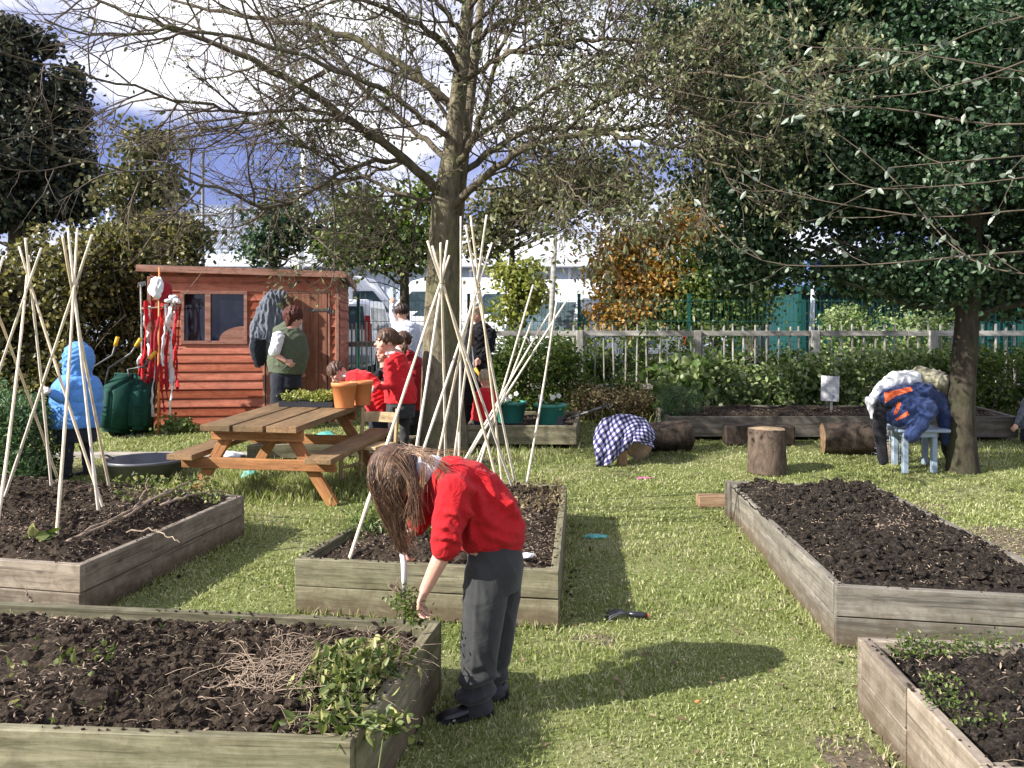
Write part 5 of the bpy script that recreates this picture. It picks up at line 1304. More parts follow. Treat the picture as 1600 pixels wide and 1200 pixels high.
for px, r0 in (([(1510, 470), (1470, 483), (1420, 478), (1370, 460), (1320, 440)], .035), ([(1516, 500), (1560, 480), (1640, 470)], .05), ([(1518, 380), (1440, 350), (1380, 330)], .03)):
    n = len(px); P = smoothpath([W(x, y, b_.y-.12*i) for i, (x, y) in enumerate(px)], 12); tb.add(P, np.linspace(r0, r0*.3, 12), 8)
tb.build('limb', M['bark_dark'], RT)
# near hanging twigs with big pale leaves that cross the right side
tw = Tubes(); C = []; rg = np.random.default_rng(5)
top = Vector(RP[17])
hang = [([(1640, 432), (1600, 429), (1542, 427), (1498, 403), (1468, 368), (1412, 295), (1381, 260), (1282, 190)], 5.2, 5.9), ([(1560, 395), (1347, 416), (1186, 416), (1130, 373), (1091, 321), (1069, 286)], 5.6, 6.3),
        ([(1620, 20), (1502, 48), (1468, 78), (1410, 104), (1280, 135), (1238, 169)], 4.9, 5.4), ([(1660, 70), (1600, 95), (1555, 117), (1498, 134), (1425, 151), (1345, 151), (1260, 178)], 4.8, 5.3),
        ([(1700, 130), (1367, 72), (1268, 78), (1230, 69), (1190, 39)], 5.4, 6.0), ([(1640, 270), (1560, 285), (1480, 290), (1400, 296), (1330, 300), (1290, 240)], 5.2, 5.8), ([(1640, 240), (1520, 250), (1440, 257), (1390, 262)], 5.0, 5.4),
        ([(1560, 330), (1450, 345), (1400, 330), (1340, 325), (1240, 305), (1180, 290), (1160, 268)], 5.6, 6.2), ([(1650, 190), (1540, 200), (1420, 170), (1300, 165), (1130, 160), (1050, 140)], 5.5, 6.4)]
for px, ya, yb_ in hang:
    n = len(px); pp = [W(x, y, ya+(yb_-ya)*i/(n-1)) for i, (x, y) in enumerate(px)]
    yo_ = px[0][1]; pre = [top, W(1760, -150, 8.4), W(1990, min(yo_-60, 100), 6.6), W(1840, yo_-15, 5.6)]; P = smoothpath(pre+pp, 60); R = np.linspace(.022, .0024, 60); tw.add(P, R, 5)
    for q in range(15):
        i = rg.integers(34, 59); d = P[min(i+1, 59)]-P[i]; d = d/np.linalg.norm(d)+rg.normal(0, .5, 3); Q = wander(rg, P[i], d, rg.uniform(.15, .5), 6, .12); tw.add(Q, np.linspace(.0032, .0014, 6), 4)
        for k in range(rg.integers(1, 4)): C.append(Q[rg.integers(2, 6)])
    for q in range(16): C.append(P[rg.integers(34, 60)])
tw.build('hanging_twig', M['twig'], RT); o = leaf_obj('big_leaves', np.array(C)+rg.normal(0, .01, (len(C), 3)), rg.uniform(.05, .085, len(C)), rg.uniform(.013, .02, len(C)), M['silverleaf'], RT, 9, bias=(0, 0, -1), bs=.8); tag(o, kind='stuff')

# ---- background trees
def bg_tree(name, label, px, pyt, pyb, pw, y, mat, seed, n=120, per=130, ls=.10, r0=.14, group='trees behind the garden', trunkw=None, spread=.26, shell=.2, cat='tree', lobes=None, asp=.42):
    zb = g(min(y, 14)) if y < 17 else .385; base = W(px, 0, y); base.z = zb; s = y/F
    tp = W(px, pyt, y); mid = W(px, (pyt+pyb)/2, y); h = (pyb-pyt)/2*s
    cc = [(mid, (pw/2*s, pw/2*s*.8, h), n)]
    if lobes: cc = [(W(a, b, y), (c*s, c*s*.8, d*s), e) for a, b, c, d, e in lobes]
    return leafy(name, label, base, [base-Vector((0, 0, .2)), W(px, pyb+10, y), mid, tp+Vector((0, 0, -.2))], r0, cc, 0, 0, per, ls, mat, seed=seed, group=group, spread=spread, shell=shell, limbs_to=10, cat=cat, asp=asp)
bg_tree('evergreen_tree', 'very dark dense tree filling the top left corner', 30, 45, 350, 190, 20, 'yewleaf', 31, per=190, ls=.13, r0=.3, spread=.19,
        lobes=[(10, 115, 40, 55, 26), (62, 200, 52, 44, 36), (20, 290, 120, 70, 110), (95, 300, 45, 45, 30), (-30, 200, 80, 120, 60), (98, 130, 30, 22, 8), (80, 245, 60, 40, 40), (25, 48, 20, 14, 5), (118, 165, 16, 10, 3), (122, 205, 18, 10, 4), (60, 70, 22, 10, 4), (125, 320, 18, 16, 5)])
bg_tree('olive_tree', 'bushy olive brown tree between the dark corner tree and the roof light', 235, 195, 430, 150, 17, 'midleaf', 32, per=90, ls=.11, r0=.12, spread=.24, shell=.1,
        lobes=[(225, 230, 34, 36, 10), (205, 285, 40, 40, 14), (255, 300, 36, 40, 11), (240, 350, 55, 42, 20), (190, 390, 70, 40, 24), (295, 370, 22, 26, 5)])
bg_tree('shed_tree', 'small dark-leaved tree rising behind the middle of the shed roof', 430, 270, 420, 120, 16.5, 'darkleaf', 33, per=60, ls=.10, r0=.09, spread=.22, shell=.1,
        lobes=[(440, 350, 48, 36, 20), (415, 390, 36, 26, 12), (490, 360, 55, 36, 24), (520, 395, 40, 22, 10)])
bg_tree('round_tree', 'dark-leaved tree with a bare trunk standing just left of the big tree', 632, 280, 420, 150, 15.8, 'greenleaf', 34, per=66, ls=.10, r0=.13, spread=.2, shell=.1,
        lobes=[(600, 330, 70, 45, 38), (640, 380, 60, 38, 34), (560, 380, 50, 32, 18), (660, 310, 40, 40, 16)])
bg_tree('shade_tree', 'loose olive tree seen through the branches right of the big trunk', 800, 250, 420, 190, 18, 'midleaf', 35, per=55, ls=.11, r0=.10, spread=.28, shell=.05,
        lobes=[(800, 330, 90, 50, 50), (880, 290, 80, 50, 40), (760, 370, 40, 30, 14), (960, 300, 70, 60, 36)])
bg_tree('yellow_sapling', 'young yellow-green sapling in front of the parked vans', 812, 400, 500, 100, 15.6, 'yellowleaf', 36, per=40, ls=.095, r0=.035, spread=.15, shell=.05,
        lobes=[(805, 425, 44, 26, 20), (820, 460, 42, 26, 20), (795, 490, 22, 18, 6)])
bg_tree('autumn_tree', 'orange and green autumn tree beyond the mesh fence', 1005, 330, 520, 150, 18.5, 'autumn', 37, per=120, ls=.10, r0=.12, spread=.25, shell=.1,
        lobes=[(990, 410, 65, 55, 46), (962, 455, 38, 48, 24), (1030, 460, 60, 50, 34), (1060, 370, 50, 36, 18), (985, 480, 50, 30, 20)])
bg_tree('olive_bush', 'yellow-green bushy tree right of the orange autumn tree', 1120, 350, 530, 150, 18.0, 'greenleaf', 38, per=110, ls=.10, r0=.10, spread=.25, shell=.1,
        lobes=[(1110, 430, 60, 55, 46), (1150, 480, 45, 40, 28), (1085, 490, 50, 35, 24), (1180, 400, 50, 50, 26)])
bg_tree('backdrop_tree', 'tall green tree filling the gap behind the upper right branches', 1180, 60, 430, 300, 24, 'midleaf', 39, per=120, ls=.15, r0=.25, spread=.4, shell=.1,
        lobes=[(1190, 230, 120, 110, 70), (1290, 270, 110, 60, 45), (1420, 180, 120, 120, 60), (1560, 200, 120, 160, 60), (1100, 320, 60, 60, 24)])
# ================================================================ shrubs and hedges
def shrub(name, label, boxes, mat, seed, per, ls, cat='shrub', group=None, stems=30, asp=.42, spread=.1, clump=None, kind=None):
    """boxes: (centre, half sizes, clumps)"""
    rg = np.random.default_rng(seed); c0 = Vector(boxes[0][0]); c0.z = g(c0.y); R = root(name, c0, label, cat, group)
    Cs = []; tb = Tubes()
    for c, hs, n in boxes:
        c = np.array(list(c)); hs = np.array(hs)
        q = rg.uniform(-1, 1, (n, 3)); q = np.sign(q)*np.abs(q)**.7; top = fbm((c[0]+q[:, 0]*hs[0])*1.7, c[1]+q[:, 1]*hs[1], 3, seed)
        P = c+q*hs; P[:, 2] = c[2]-hs[2]+(P[:, 2]-c[2]+hs[2])*(.5+.62*top)
        for p_ in P: Cs.append(p_+rg.normal(0, spread, (int(per*rg.uniform(.5, 1.5)), 3)))
        for k in range(int(stems*hs[0])):
            a = c+np.array([rg.uniform(-1, 1)*hs[0], rg.uniform(-1, 1)*hs[1], 0]); a[2] = g(a[1]); L = (c[2]+hs[2]-a[2])*rg.uniform(.5, 1)
            Q = wander(rg, a, [rg.normal(0, .25), rg.normal(0, .2), 1], L, 7, .12); tb.add(Q, np.linspace(.009, .003, 7), 4)
    tag(tb.build('stem', M['twig'], R), kind='stuff'); C = np.concatenate(Cs); C[:, 2] = np.maximum(C[:, 2], np.interp(C[:, 1], GY, GZ)+.02)
    leaf_obj('foliage', C, rg.uniform(.6, 1.3, len(C))*ls, rg.uniform(.7, 1.2, len(C))*ls*asp, M[mat], R, seed, bias=(-.4, -.8, .5), bs=.6); print(name, len(C)); return R
def bx(px0, px1, py0, py1, y, dy, n):
    a, b = W(px0, py1, y), W(px1, py0, y); return ((a+b)/2, (abs(b.x-a.x)/2, dy, abs(b.z-a.z)/2), n)
shrub('beech_hedge', 'tall coppery green hedge along the left side behind the wheelbarrows', [bx(-60, 232, 330, 660, 12.6, .3, 1500), bx(225, 300, 330, 430, 14.4, .3, 130), bx(-60, 130, 340, 660, 11.8, .25, 500)], 'hedgeleaf', 51, 26, .075, 'hedge', spread=.09)
shrub('lavender_bush', 'low dark grey-green bush at the far left edge behind the left bed', [bx(-80, 70, 600, 742, 8.6, .35, 330)], 'conifer', 52, 40, .06, 'bush', spread=.07, asp=.16)
shrub('privet_bush', 'dull green and brown bush in front of the fence between the canes and the pickets', [bx(770, 905, 530, 640, 12.6, .3, 400), bx(900, 1000, 590, 645, 12.9, .2, 110)], 'greenleaf', 53, 26, .05, 'bush', spread=.08)
shrub('ivy', 'ivy growing thickly through the picket fence', [bx(910, 1090, 545, 640, 13.62, .1, 260), bx(1080, 1700, 540, 640, 13.6, .12, 800)], 'greenleaf', 54, 22, .055, 'climber', spread=.08)
shrub('bramble', 'sprawling light green bramble between the dill and the white sign', [bx(1080, 1290, 552, 640, 12.75, .28, 320)], 'paleleaf', 55, 15, .085, 'bramble', spread=.1, asp=.36, group='brambles along the fence')
shrub('bramble', 'bushy green bramble between the white sign and the coats', [bx(1290, 1440, 548, 640, 12.75, .28, 300)], 'paleleaf', 56, 20, .07, 'bramble', spread=.09, asp=.36, group='brambles along the fence')
shrub('bramble', 'broad green bramble right of the dark tree trunk', [bx(1440, 1720, 545, 632, 12.75, .3, 520)], 'greenleaf', 57, 24, .06, 'bramble', spread=.09, asp=.36, group='brambles along the fence')
shrub('rhubarb', 'pale big-leaved plant at the foot of the fence post', [bx(1035, 1100, 578, 632, 12.3, .2, 60)], 'paleleaf', 58, 9, .15, 'plant', spread=.08, asp=.42, stems=20)
shrub('dill', 'feathery green fennel at the left end of the long fence bed', [bx(1035, 1085, 605, 660, 11.2, .16, 120)], 'conifer', 59, 50, .05, 'plant', spread=.05, asp=.06, stems=40)
shrub('dry_weeds', 'dry brown weeds at the foot of the bush', [bx(890, 1020, 608, 645, 12.4, .2, 150)], 'dryplant', 60, 20, .06, 'weeds', spread=.07, asp=.2)
shrub('hawthorn', 'orange tinged shrub behind the fence in front of the teal workshop', [bx(1285, 1480, 470, 520, 15.0, .3, 200)], 'autumn', 61, 20, .07, 'shrub', spread=.1) if False else shrub('elder_shrub', 'green shrub behind the fence in front of the teal workshop', [bx(1290, 1480, 478, 560, 15.2, .3, 220)], 'paleleaf', 61, 18, .07, 'shrub', spread=.1)
shrub('low_shrub', 'olive shrub behind the fence below the minibus', [bx(780, 1160, 500, 600, 15.0, .3, 420)], 'greenleaf', 62, 18, .06, 'shrub', spread=.09)
shrub('corner_weeds', 'leafy weeds at the foot of the shed wall', [bx(255, 300, 655, 672, 11.4, .08, 26)], 'paleleaf', 63, 14, .06, 'weeds', spread=.04, stems=10)

# ================================================================ things growing or lying in the beds
def stuffleaf(name, label, cat, pts, ls, mat, seed, asp=.4, stem=True, kind='stuff', flat=0.0):
    rg = np.random.default_rng(seed); C = np.array(pts); o = leaf_obj(name, C, rg.uniform(.5, 1.3, len(C))*ls, rg.uniform(.6, 1.2, len(C))*ls*asp, M[mat], None, seed, bias=(0, 0, 1), bs=.4, flat=flat); tag(o, label, cat, kind=kind); return o
rg = np.random.default_rng(77)
def scatter(px0, px1, py0, py1, z, n, zr):
    out = []
    for k in range(n): v = zp(rg.uniform(px0, px1), rg.uniform(py0, py1), z); v.z = z+abs(rg.normal(0, zr)); out.append(tuple(v))
    return out
# uprooted weeds heap (near left bed)
def heap(cx, cy, z, rx, ry, h, n, sd):
    r_ = np.random.default_rng(sd); out = []
    for k in range(n):
        v = zp(cx, cy, z); a = r_.normal(0, .45, 2); v.x += a[0]*rx; v.y += a[1]*ry; v.z = z+h*max(0, 1-.5*(a[0]**2+a[1]**2))*r_.uniform(.05, 1); out.append(tuple(v))
    return out
R = root('weed_heap', zp(555, 1085, .32), 'heap of uprooted green weeds at the near corner of the front bed', 'weeds'); rgh = np.random.default_rng(3)
pts = heap(540, 1085, .30, .17, .22, .17, 520, 4)+heap(600, 1050, .30, .12, .15, .12, 180, 5)+heap(540, 1140, .31, .2, .05, .06, 110, 6)+heap(615, 1150, .27, .07, .05, .08, 60, 8)
leaf_obj('weed_leaves', pts, rgh.uniform(.02, .055, len(pts)), rgh.uniform(.005, .013, len(pts)), M['weed'], R, 6, bias=(0, 0, 1), bs=.4); mb = MB()
for k in range(80):
    c = Vector(pts[rgh.integers(0, len(pts))]); a = rgh.uniform(0, 6.28); d = Vector((cos(a), sin(a), rgh.uniform(-.2, .9)))*rgh.uniform(.05, .14); mb.tube([c-d*.6, c+Vector((0, 0, .01)), c+d*.5], [.0024, .002, .001], 5, False)
mb.build('weed_stem', M['greenleaf'], R)
R = root('root_tangle', zp(420, 1080, .32), 'tangle of pale dry roots pulled out beside the weed heap', 'roots'); mb = MB(); rgh = np.random.default_rng(9)
for k in range(520):
    cx, cy = (rgh.normal(430, 60), rgh.normal(1065, 26)) if k < 400 else (rgh.normal(590, 18), rgh.normal(1035, 12)); v = zp(cx, cy, .31); v.z = .31+rgh.uniform(0, .07)*max(0, 1-abs(cx-440)/140) if k < 400 else .32+rgh.uniform(0, .04); a = rgh.normal(.2, .9); P = [v]; d = Vector((cos(a), sin(a)*.6, rgh.uniform(-.2, .35)))*rgh.uniform(.008, .022)
    for q in range(6): d = d+Vector(rgh.normal(0, .008, 3)); d.z -= .002; P.append(P[-1]+d)
    for q in P: q.z = max(q.z, .285)
    mb.tube(P, np.linspace(.0019, .0007, 7).tolist(), 4, False)
mb.build('roots', M['root'], R)
stuffleaf('seedling_weeds', 'small green weeds scattered over the near left bed', 'weeds', scatter(0, 180, 1000, 1130, .31, 40, .012)+scatter(90, 180, 1020, 1050, .31, 40, .03)+scatter(250, 640, 970, 1010, .31, 16, .01), .032, 'weed', 12)
stuffleaf('bed_greens', 'low green leaves covering the far right corner of the left bed', 'weeds', scatter(175, 345, 752, 788, .34, 620, .03), .035, 'weed', 13)
stuffleaf('corner_greens', 'green weeds along the back and left of the near right corner bed', 'weeds', scatter(1385, 1560, 1006, 1032, .30, 380, .02)+scatter(1440, 1500, 1055, 1110, .31, 150, .015)+scatter(1480, 1600, 1090, 1140, .31, 150, .015)+scatter(1400, 1600, 1004, 1018, .31, 240, .03), .017, 'greenleaf', 14, asp=.3)
stuffleaf('middle_greens', 'grass-green weeds at the left of the middle bed', 'weeds', scatter(545, 690, 800, 840, .30, 700, .06), .06, 'greenleaf', 15, asp=.12)
stuffleaf('middle_greens', 'thin weeds and dry stalks at the back of the middle bed', 'weeds', scatter(800, 880, 758, 800, .31, 260, .03), .045, 'dryplant', 16, asp=.2)
# seedling leaf by the left wigwam
R = root('bean_seedling', zp(65, 850, .33), 'broad-leaved seedling at the foot of the left wigwam', 'seedling'); q = zp(60, 850, .33); leaf_obj('seedling_leaves', [(q.x+rg.normal(0, .05), q.y+rg.normal(0, .03), q.z+rg.uniform(.0, .05)) for _ in range(11)], .09, .03, M['weed'], R, 3, bias=(0, 0, 1), bs=.6)
# dead branches on the left bed
def stick(label, pts, r0, sd, name='dead_branch'):
    R = root(name, pts[0], label, 'dead branch', 'dead branches on the left bed'); mb = MB(); P = smoothpath(pts, 16); P[1:-1] += np.random.default_rng(sd).normal(0, .006, P[1:-1].shape); mb.tube([Vector(q) for q in P], np.linspace(r0, r0*.4, 16).tolist(), 7); mb.build('branch', M['stick'], R); return R, P
stick('long pale dead branch lying across the left bed to its far corner', [zp(95, 852, .33), zp(190, 812, .37), zp(240, 780, .42), zp(300, 750, .44)], .014, 1)
stick('grey dead branch lying just below the pale one', [zp(105, 846, .34), zp(200, 800, .39), zp(255, 770, .40), zp(300, 752, .40)], .011, 2)
stick('forked upright twig rising from the dead branches', [zp(200, 808, .36), zp(218, 782, .42), W(230, 765, 5.9), W(233, 746, 5.9)], .010, 3)
stick('thin curved twig hanging over the plank of the left bed', [zp(198, 832, .33), zp(235, 826, .36), W(258, 834, 5.15), W(281, 848, 5.0)], .006, 4)
stick('dark dead stem at the far end of the left bed', [zp(250, 790, .36), zp(300, 772, .40), zp(340, 765, .38), zp(362, 772, .34)], .012, 5)
stick('thin bare stem sticking up at the near right of the front bed', [zp(588, 1030, .29), W(580, 1000, 3.35), W(573, 978, 3.35)], .003, 6)
stick('short broken twig leaning on the front of the left bed', [W(50, 940, 4.3), W(43, 925, 4.32), W(40, 917, 4.34)], .006, 7)
# ================================================================ people
def fuse(name, mb, vox, mat, parent, smooth=3, post=None, sf=.6):
    me = mb.mesh(name+'_t'); o = bpy.data.objects.new(name+'_t', me); COL.objects.link(o)
    a = o.modifiers.new('r', 'REMESH'); a.mode = 'VOXEL'; a.voxel_size = vox; a.use_smooth_shade = True
    if smooth: b = o.modifiers.new('s', 'SMOOTH'); b.iterations = smooth; b.factor = sf
    dg = bpy.context.evaluated_depsgraph_get(); dg.update(); ev = o.evaluated_get(dg); nm = bpy.data.meshes.new_from_object(ev)
    bpy.data.objects.remove(o); bpy.data.meshes.remove(me); nm.name = name; nm.materials.clear()
    if post is not None:
        n = len(nm.vertices); co_ = np.empty(n*3); nm.vertices.foreach_get('co', co_); nr = np.empty(n*3); nm.vertices.foreach_get('normal', nr)
        co_ = co_.reshape(-1, 3); nr = nr.reshape(-1, 3); co_ = co_+nr*post(co_)[:, None]; nm.vertices.foreach_set('co', co_.ravel()); nm.update()
    for m in (mat if isinstance(mat, (list, tuple)) else [mat]): nm.materials.append(m)
    nm.polygons.foreach_set('use_smooth', np.ones(len(nm.polygons), bool))
    nm.polygons.foreach_set('material_index', np.zeros(len(nm.polygons), np.int32))
    o = bpy.data.objects.new(name, nm); COL.objects.link(o)
    if parent is not None: attach(o, parent)
    return o
def folds(amp, fr, seed, dirs=((1, 0, .6), (.3, .2, 1), (-.7, .1, .8))):
    rg = np.random.default_rng(seed)
    def f(P):
        r = np.zeros(len(P))
        for i, d in enumerate(dirs):
            d = np.array(d)/np.linalg.norm(d); u = P@d; w = fbm(P[:, 0]*4+i*7, P[:, 2]*4+P[:, 1]*2, 3, seed+i)
            s = np.sin(u*fr*(1+.25*i)+w*9+rg.uniform(0, 6)); m = np.clip(fbm(P[:, 0]*3.3+9*i, P[:, 2]*3.3-P[:, 1]*2, 2, seed+30+i)*2.4-.7, 0, 1); r += amp*m*(1-np.abs(s))**1.5
        return r-amp*.4
    return f
def hand(mb, wrist, tip, palmn, s=1.0, curl=.5, thumb=1, fr=.0078):
    """palm, four fingers of different lengths with knuckle bends and a thumb off the side of the palm"""
    w = Vector(wrist); t = Vector(tip); d = (t-w).normalized(); L = .165*s; n = Vector(palmn); n = (n-d*n.dot(d)).normalized(); sd = d.cross(n)
    R = Matrix((sd, d, n)).transposed(); pl = L*.50; c = w+d*pl*.5
    mb.ell(c, (.036*s, pl*.62, .015*s), R, 12, 8)
    for i, (o, ln) in enumerate(((-.028, .40), (-.010, .46), (.009, .43), (.026, .33))):
        a = w+d*pl*.82+sd*o*s; l = L*ln; r = fr*s*(1 if i < 3 else .88); ang = 0; p = a; rs = [r*1.15, r*1.05, r*.95, r*.8]; P = [p]; dd = (d+sd*o*7).normalized()
        for k, f_ in enumerate((.42, .33, .25)):
            ang += curl*(.55 if k == 0 else .75)*(1+.12*i); v = dd*cos(ang)-n*sin(ang); p = p+v*l*f_*1.1; P.append(p)
        mb.chain(P, rs, 8)
    a = w+d*pl*.25-sd*thumb*.026*s; v = (d*.75-sd*thumb*.75-n*.25*curl).normalized(); b = a+v*.035*s; c2 = b+(d*.95-sd*thumb*.1-n*.5*curl).normalized()*.028*s
    mb.chain([w+d*pl*.15-sd*thumb*.012*s, a, b, c2], [.013*s, .0125*s, .0098*s, .0082*s], 8)
def headset(mb, c, up, face, r, s=1.0):
    """head with jaw, nose, ears, brow: r = half height"""
    up = Vector(up).normalized(); face = Vector(face); face = (face-up*face.dot(up)).normalized(); sd = up.cross(face); R = Matrix((sd, face, up)).transposed(); c = Vector(c)
    mb.ell(c+up*r*.12+face*-r*.06, (r*.74, r*.86, r*.86), R, 18, 12)
    mb.ell(c-up*r*.36+face*r*.22, (r*.52, r*.55, r*.60), R, 14, 10)
    mb.ell(c-up*r*.80+face*r*.48, (r*.24, r*.20, r*.19), R, 10, 8)  # chin
    mb.cap(c+up*r*.0+face*r*.72, r*.07, c-up*r*.26+face*r*.90, r*.11, 8)  # nose
    mb.ell(c-up*r*.27+face*r*.80, (r*.16, r*.1, r*.08), R, 8, 6)
    mb.ell(c-up*r*.50+face*r*.70, (r*.24, r*.10, r*.055), R, 10, 6)  # lips
    mb.ell(c-up*r*.60+face*r*.66, (r*.19, r*.09, r*.05), R, 10, 6)
    for q in (-1, 1):
        mb.ell(c+sd*q*r*.42-up*r*.22+face*r*.46, (r*.22, r*.2, r*.2), R, 10, 6)  # cheeks
        mb.ell(c+sd*q*r*.73-up*r*.10-face*r*.08, (r*.07, r*.15, r*.24), R, 10, 8)  # ears
        mb.ell(c+sd*q*r*.28+up*r*.16+face*r*.68, (r*.26, r*.10, r*.07), R, 10, 6)  # brows
    return R, c, sd, up, face, r
def face_parts(H, parent, lips=True):
    R, c, sd, up, face, r = H
    for q in (-1, 1):
        e = c+sd*q*r*.29-up*r*.00+face*r*.70; mb = MB(); mb.ell(e, (r*.085, r*.07, r*.055), R, 12, 8); mb.build('eye', M['eye'], parent)
        mb = MB(); mb.ell(e+face*r*.062, (r*.05, r*.03, r*.05), R, 10, 6); mb.build('iris', M['iris'], parent)
    if lips:
        mb = MB(); mb.ell(c-up*r*.53+face*r*.765, (r*.22, r*.06, r*.05), R, 12, 6); mb.build('lips', M['lip'], parent)
def shoe(ank, toe, parent, s=1.0, gz=0.0, mat='shoe'):
    a = Vector(ank); t = Vector(toe); d = Vector((t.x-a.x, t.y-a.y, 0)).normalized(); sd = Vector((-d.y, d.x, 0)); R = Matrix((d, sd, Vector((0, 0, 1)))).transposed(); mb = MB(); g0 = Vector((a.x, a.y, gz))
    L = .235*s; vs = []; secs = [(-.30, .030, .062), (-.2, .036, .075), (-.02, .037, .075), (.2, .040, .058), (.42, .044, .044), (.6, .038, .036), (.70, .02, .026)]
    k = 14; fs = []
    for x, w, h in secs:
        for j in range(k):
            a_ = 2*pi*j/k; vs.append(g0+d*x*L+sd*w*s*cos(a_)+Vector((0, 0, max(0.0, h*s*.5+h*s*.5*sin(a_)*1.0))))
    for i in range(len(secs)-1):
        for j in range(k): q = i*k+j; b = i*k+(j+1) % k; fs.append((q, b, b+k, q+k))
    fs.append(tuple(range(k))[::-1]); fs.append(tuple((len(secs)-1)*k+j for j in range(k))); mb.add(vs, fs, True); o = mb.build('shoe', M[mat], parent)
    mb = MB(); out = [g0+d*x*L*1.02+sd*q*w*s*1.08 for q in (1,) for x, w, h in secs]+[g0+d*x*L*1.02-sd*w*s*1.08 for x, w, h in secs[::-1]]
    n = len(out); mb.add([p+Vector((0, 0, .001)) for p in out]+[p+Vector((0, 0, .014)) for p in out], [tuple(range(n))[::-1], tuple(range(n, 2*n))]+[(i, (i+1) % n, (i+1) % n+n, i+n) for i in range(n)]); mb.build('sole', M['blackplastic'], o)
def strands(starts, ends, c, rad, R, n, r0, seed, gather=.5, wave=.006, mids=None, npt=16):
    """hair: curves from the scalp, pushed outside the skull, falling to ends"""
    rg = np.random.default_rng(seed); tb = [Tubes(), Tubes(), Tubes()]; Ri = np.array(R.transposed()); c = np.array(c); rad = np.array(rad)
    for k in range(n):
        s = starts(rg); e = ends(rg, s); t = np.linspace(0, 1, npt)[:, None]; m = mids(rg, s, e) if mids else (s+e)/2
        P = (1-t)**2*s+2*t*(1-t)*m+t*t*e; ph = rg.uniform(0, 6, 3); P[:, 0] += wave*np.sin(t[:, 0]*6+ph[0])*t[:, 0]; P[:, 1] += wave*np.sin(t[:, 0]*5+ph[1])*t[:, 0]
        L = (P-c)@Ri.T; q = np.sqrt(((L/rad)**2).sum(1)); lay = 1.0+rg.uniform(.0, .07); f = np.where(q < lay, lay/np.maximum(q, .3), 1); L = L*f[:, None]; P = L@Ri+c
        P[1:-1] = (P[:-2]+2*P[1:-1]+P[2:])/4; tb[0 if rg.uniform() < .48 else (1 if rg.uniform() < .68 else 2)].add(P, np.linspace(r0, r0*.35, npt)*rg.uniform(.7, 1.3), 3)
    return tb

# ---------------------------------------------------------------- the girl in front
Y0 = 3.60
G = root('person', (W(760, 0, Y0).x, Y0, 0), 'girl with long brown hair bending over the front bed to pull up a plant', 'person')
q = lambda a, b, y=Y0: W(a, b, y)
# body
mb = MB(); hc = q(618, 738); hup = Vector((-.80, -.05, .24)); hface = Vector((-.42, -.22, -.88)); HH = headset(mb, hc, hup, hface, .108)
mb.chain([q(640, 735), q(676, 735), q(700, 745)], [.048, .046, .06], 14)
mb.loft([(q(772, 885), .12, .10), (q(770, 850), .13, .115), (q(745, 795), .12, .115), (q(712, 757), .12, .10), (q(692, 738), .07, .06)], (0, 1, 0))
na = [q(706, 762, 3.47), q(700, 848, 3.43), q(664, 922, 3.47)]; mb.chain([na[0], na[1]], [.045, .036]); mb.chain([na[1], na[1].lerp(na[2], .35), na[2]], [.036, .035, .0235], 14)
hand(mb, na[2], q(650, 968, 3.47), (-.8, .3, .15), .86, .75, 1, .0082)
fa = [q(690, 748, 3.73), q(655, 806, 3.80), q(632, 846, 3.70)]; mb.chain([fa[0], fa[1]], [.045, .034]); mb.chain([fa[1], fa[2]], [.034, .022]); hand(mb, fa[2], q(628, 880, 3.66), (-.7, -.5, 0), .82, 1.1, -1)
nl = [q(762, 885, 3.54), q(752, 985, 3.53), q(743, 1084, 3.555)]; fl = [q(784, 885, 3.69), q(779, 985, 3.72), q(770, 1082, 3.73)]
for l in (nl, fl): mb.chain(l, [.075, .052, .036])
bd = fuse('body', mb, .0042, M['skin'], G, 3, sf=.5); face_parts(HH, G)
# jumper
def hemrib(P): return 0*P[:, 0]
mb = MB(); mb.loft([(q(775, 868), .126, .112), (q(774, 853), .134, .126), (q(770, 838), .146, .143), (q(758, 808), .146, .150), (q(738, 780), .145, .145), (q(714, 758), .142, .128), (q(694, 742), .110, .095), (q(680, 733), .066, .058)], (0, 1, 0), 32)
sh = q(712, 765, 3.46); el = q(699, 835, 3.42); cf = q(697, 855, 3.425); mb.chain([q(716, 752, 3.52), sh, el, cf], [.070, .074, .068, .060], 20)
mb.chain([q(700, 750, 3.68), q(672, 792, 3.80), q(650, 818, 3.77)], [.075, .062, .052], 16)
def girlfold(P):
    f1 = folds(.006, 30, 3)(P); px = 800+P[:, 0]*F/P[:, 1]; py = YH+(HC-P[:, 2])*F/P[:, 1]; r = f1*np.clip((870-py)/25, .15, 1)
    near = np.clip((3.62-P[:, 1])/.1, 0, 1)
    for (x0, y0, x1, y1, a, w) in ((745, 735, 800, 800, .016, 7), (735, 760, 775, 830, .018, 7), (725, 790, 745, 850, .016, 6), (770, 745, 815, 815, .012, 7), (690, 800, 722, 812, .014, 5), (680, 822, 722, 835, .014, 5), (682, 842, 724, 848, .012, 4), (700, 720, 760, 740, .010, 8), (725, 800, 800, 858, .012, 6)):
        d = np.array([x1-x0, y1-y0], float); L = np.linalg.norm(d); d /= L; u = (px-x0)*d[0]+(py-y0)*d[1]; v = -(px-x0)*d[1]+(py-y0)*d[0]+4*np.sin(u*.09); k = np.clip(u/12, 0, 1)*np.clip((L-u)/12, 0, 1); r += a*near*k*(np.exp(-(v/w)**2)-.6*np.exp(-((v-w*1.7)/w)**2))
    # ribbed hem and cuff
    for (cx, cy, nx, ny, wd) in ((778, 866, .18, 1, 9),):
        v = (px-cx)*nx+(py-cy)*ny; r += np.where((v > -wd) & (v < 30), -.006, 0)
    return r
fuse('jumper', mb, .0065, M['red'], G, 2, girlfold, .5)
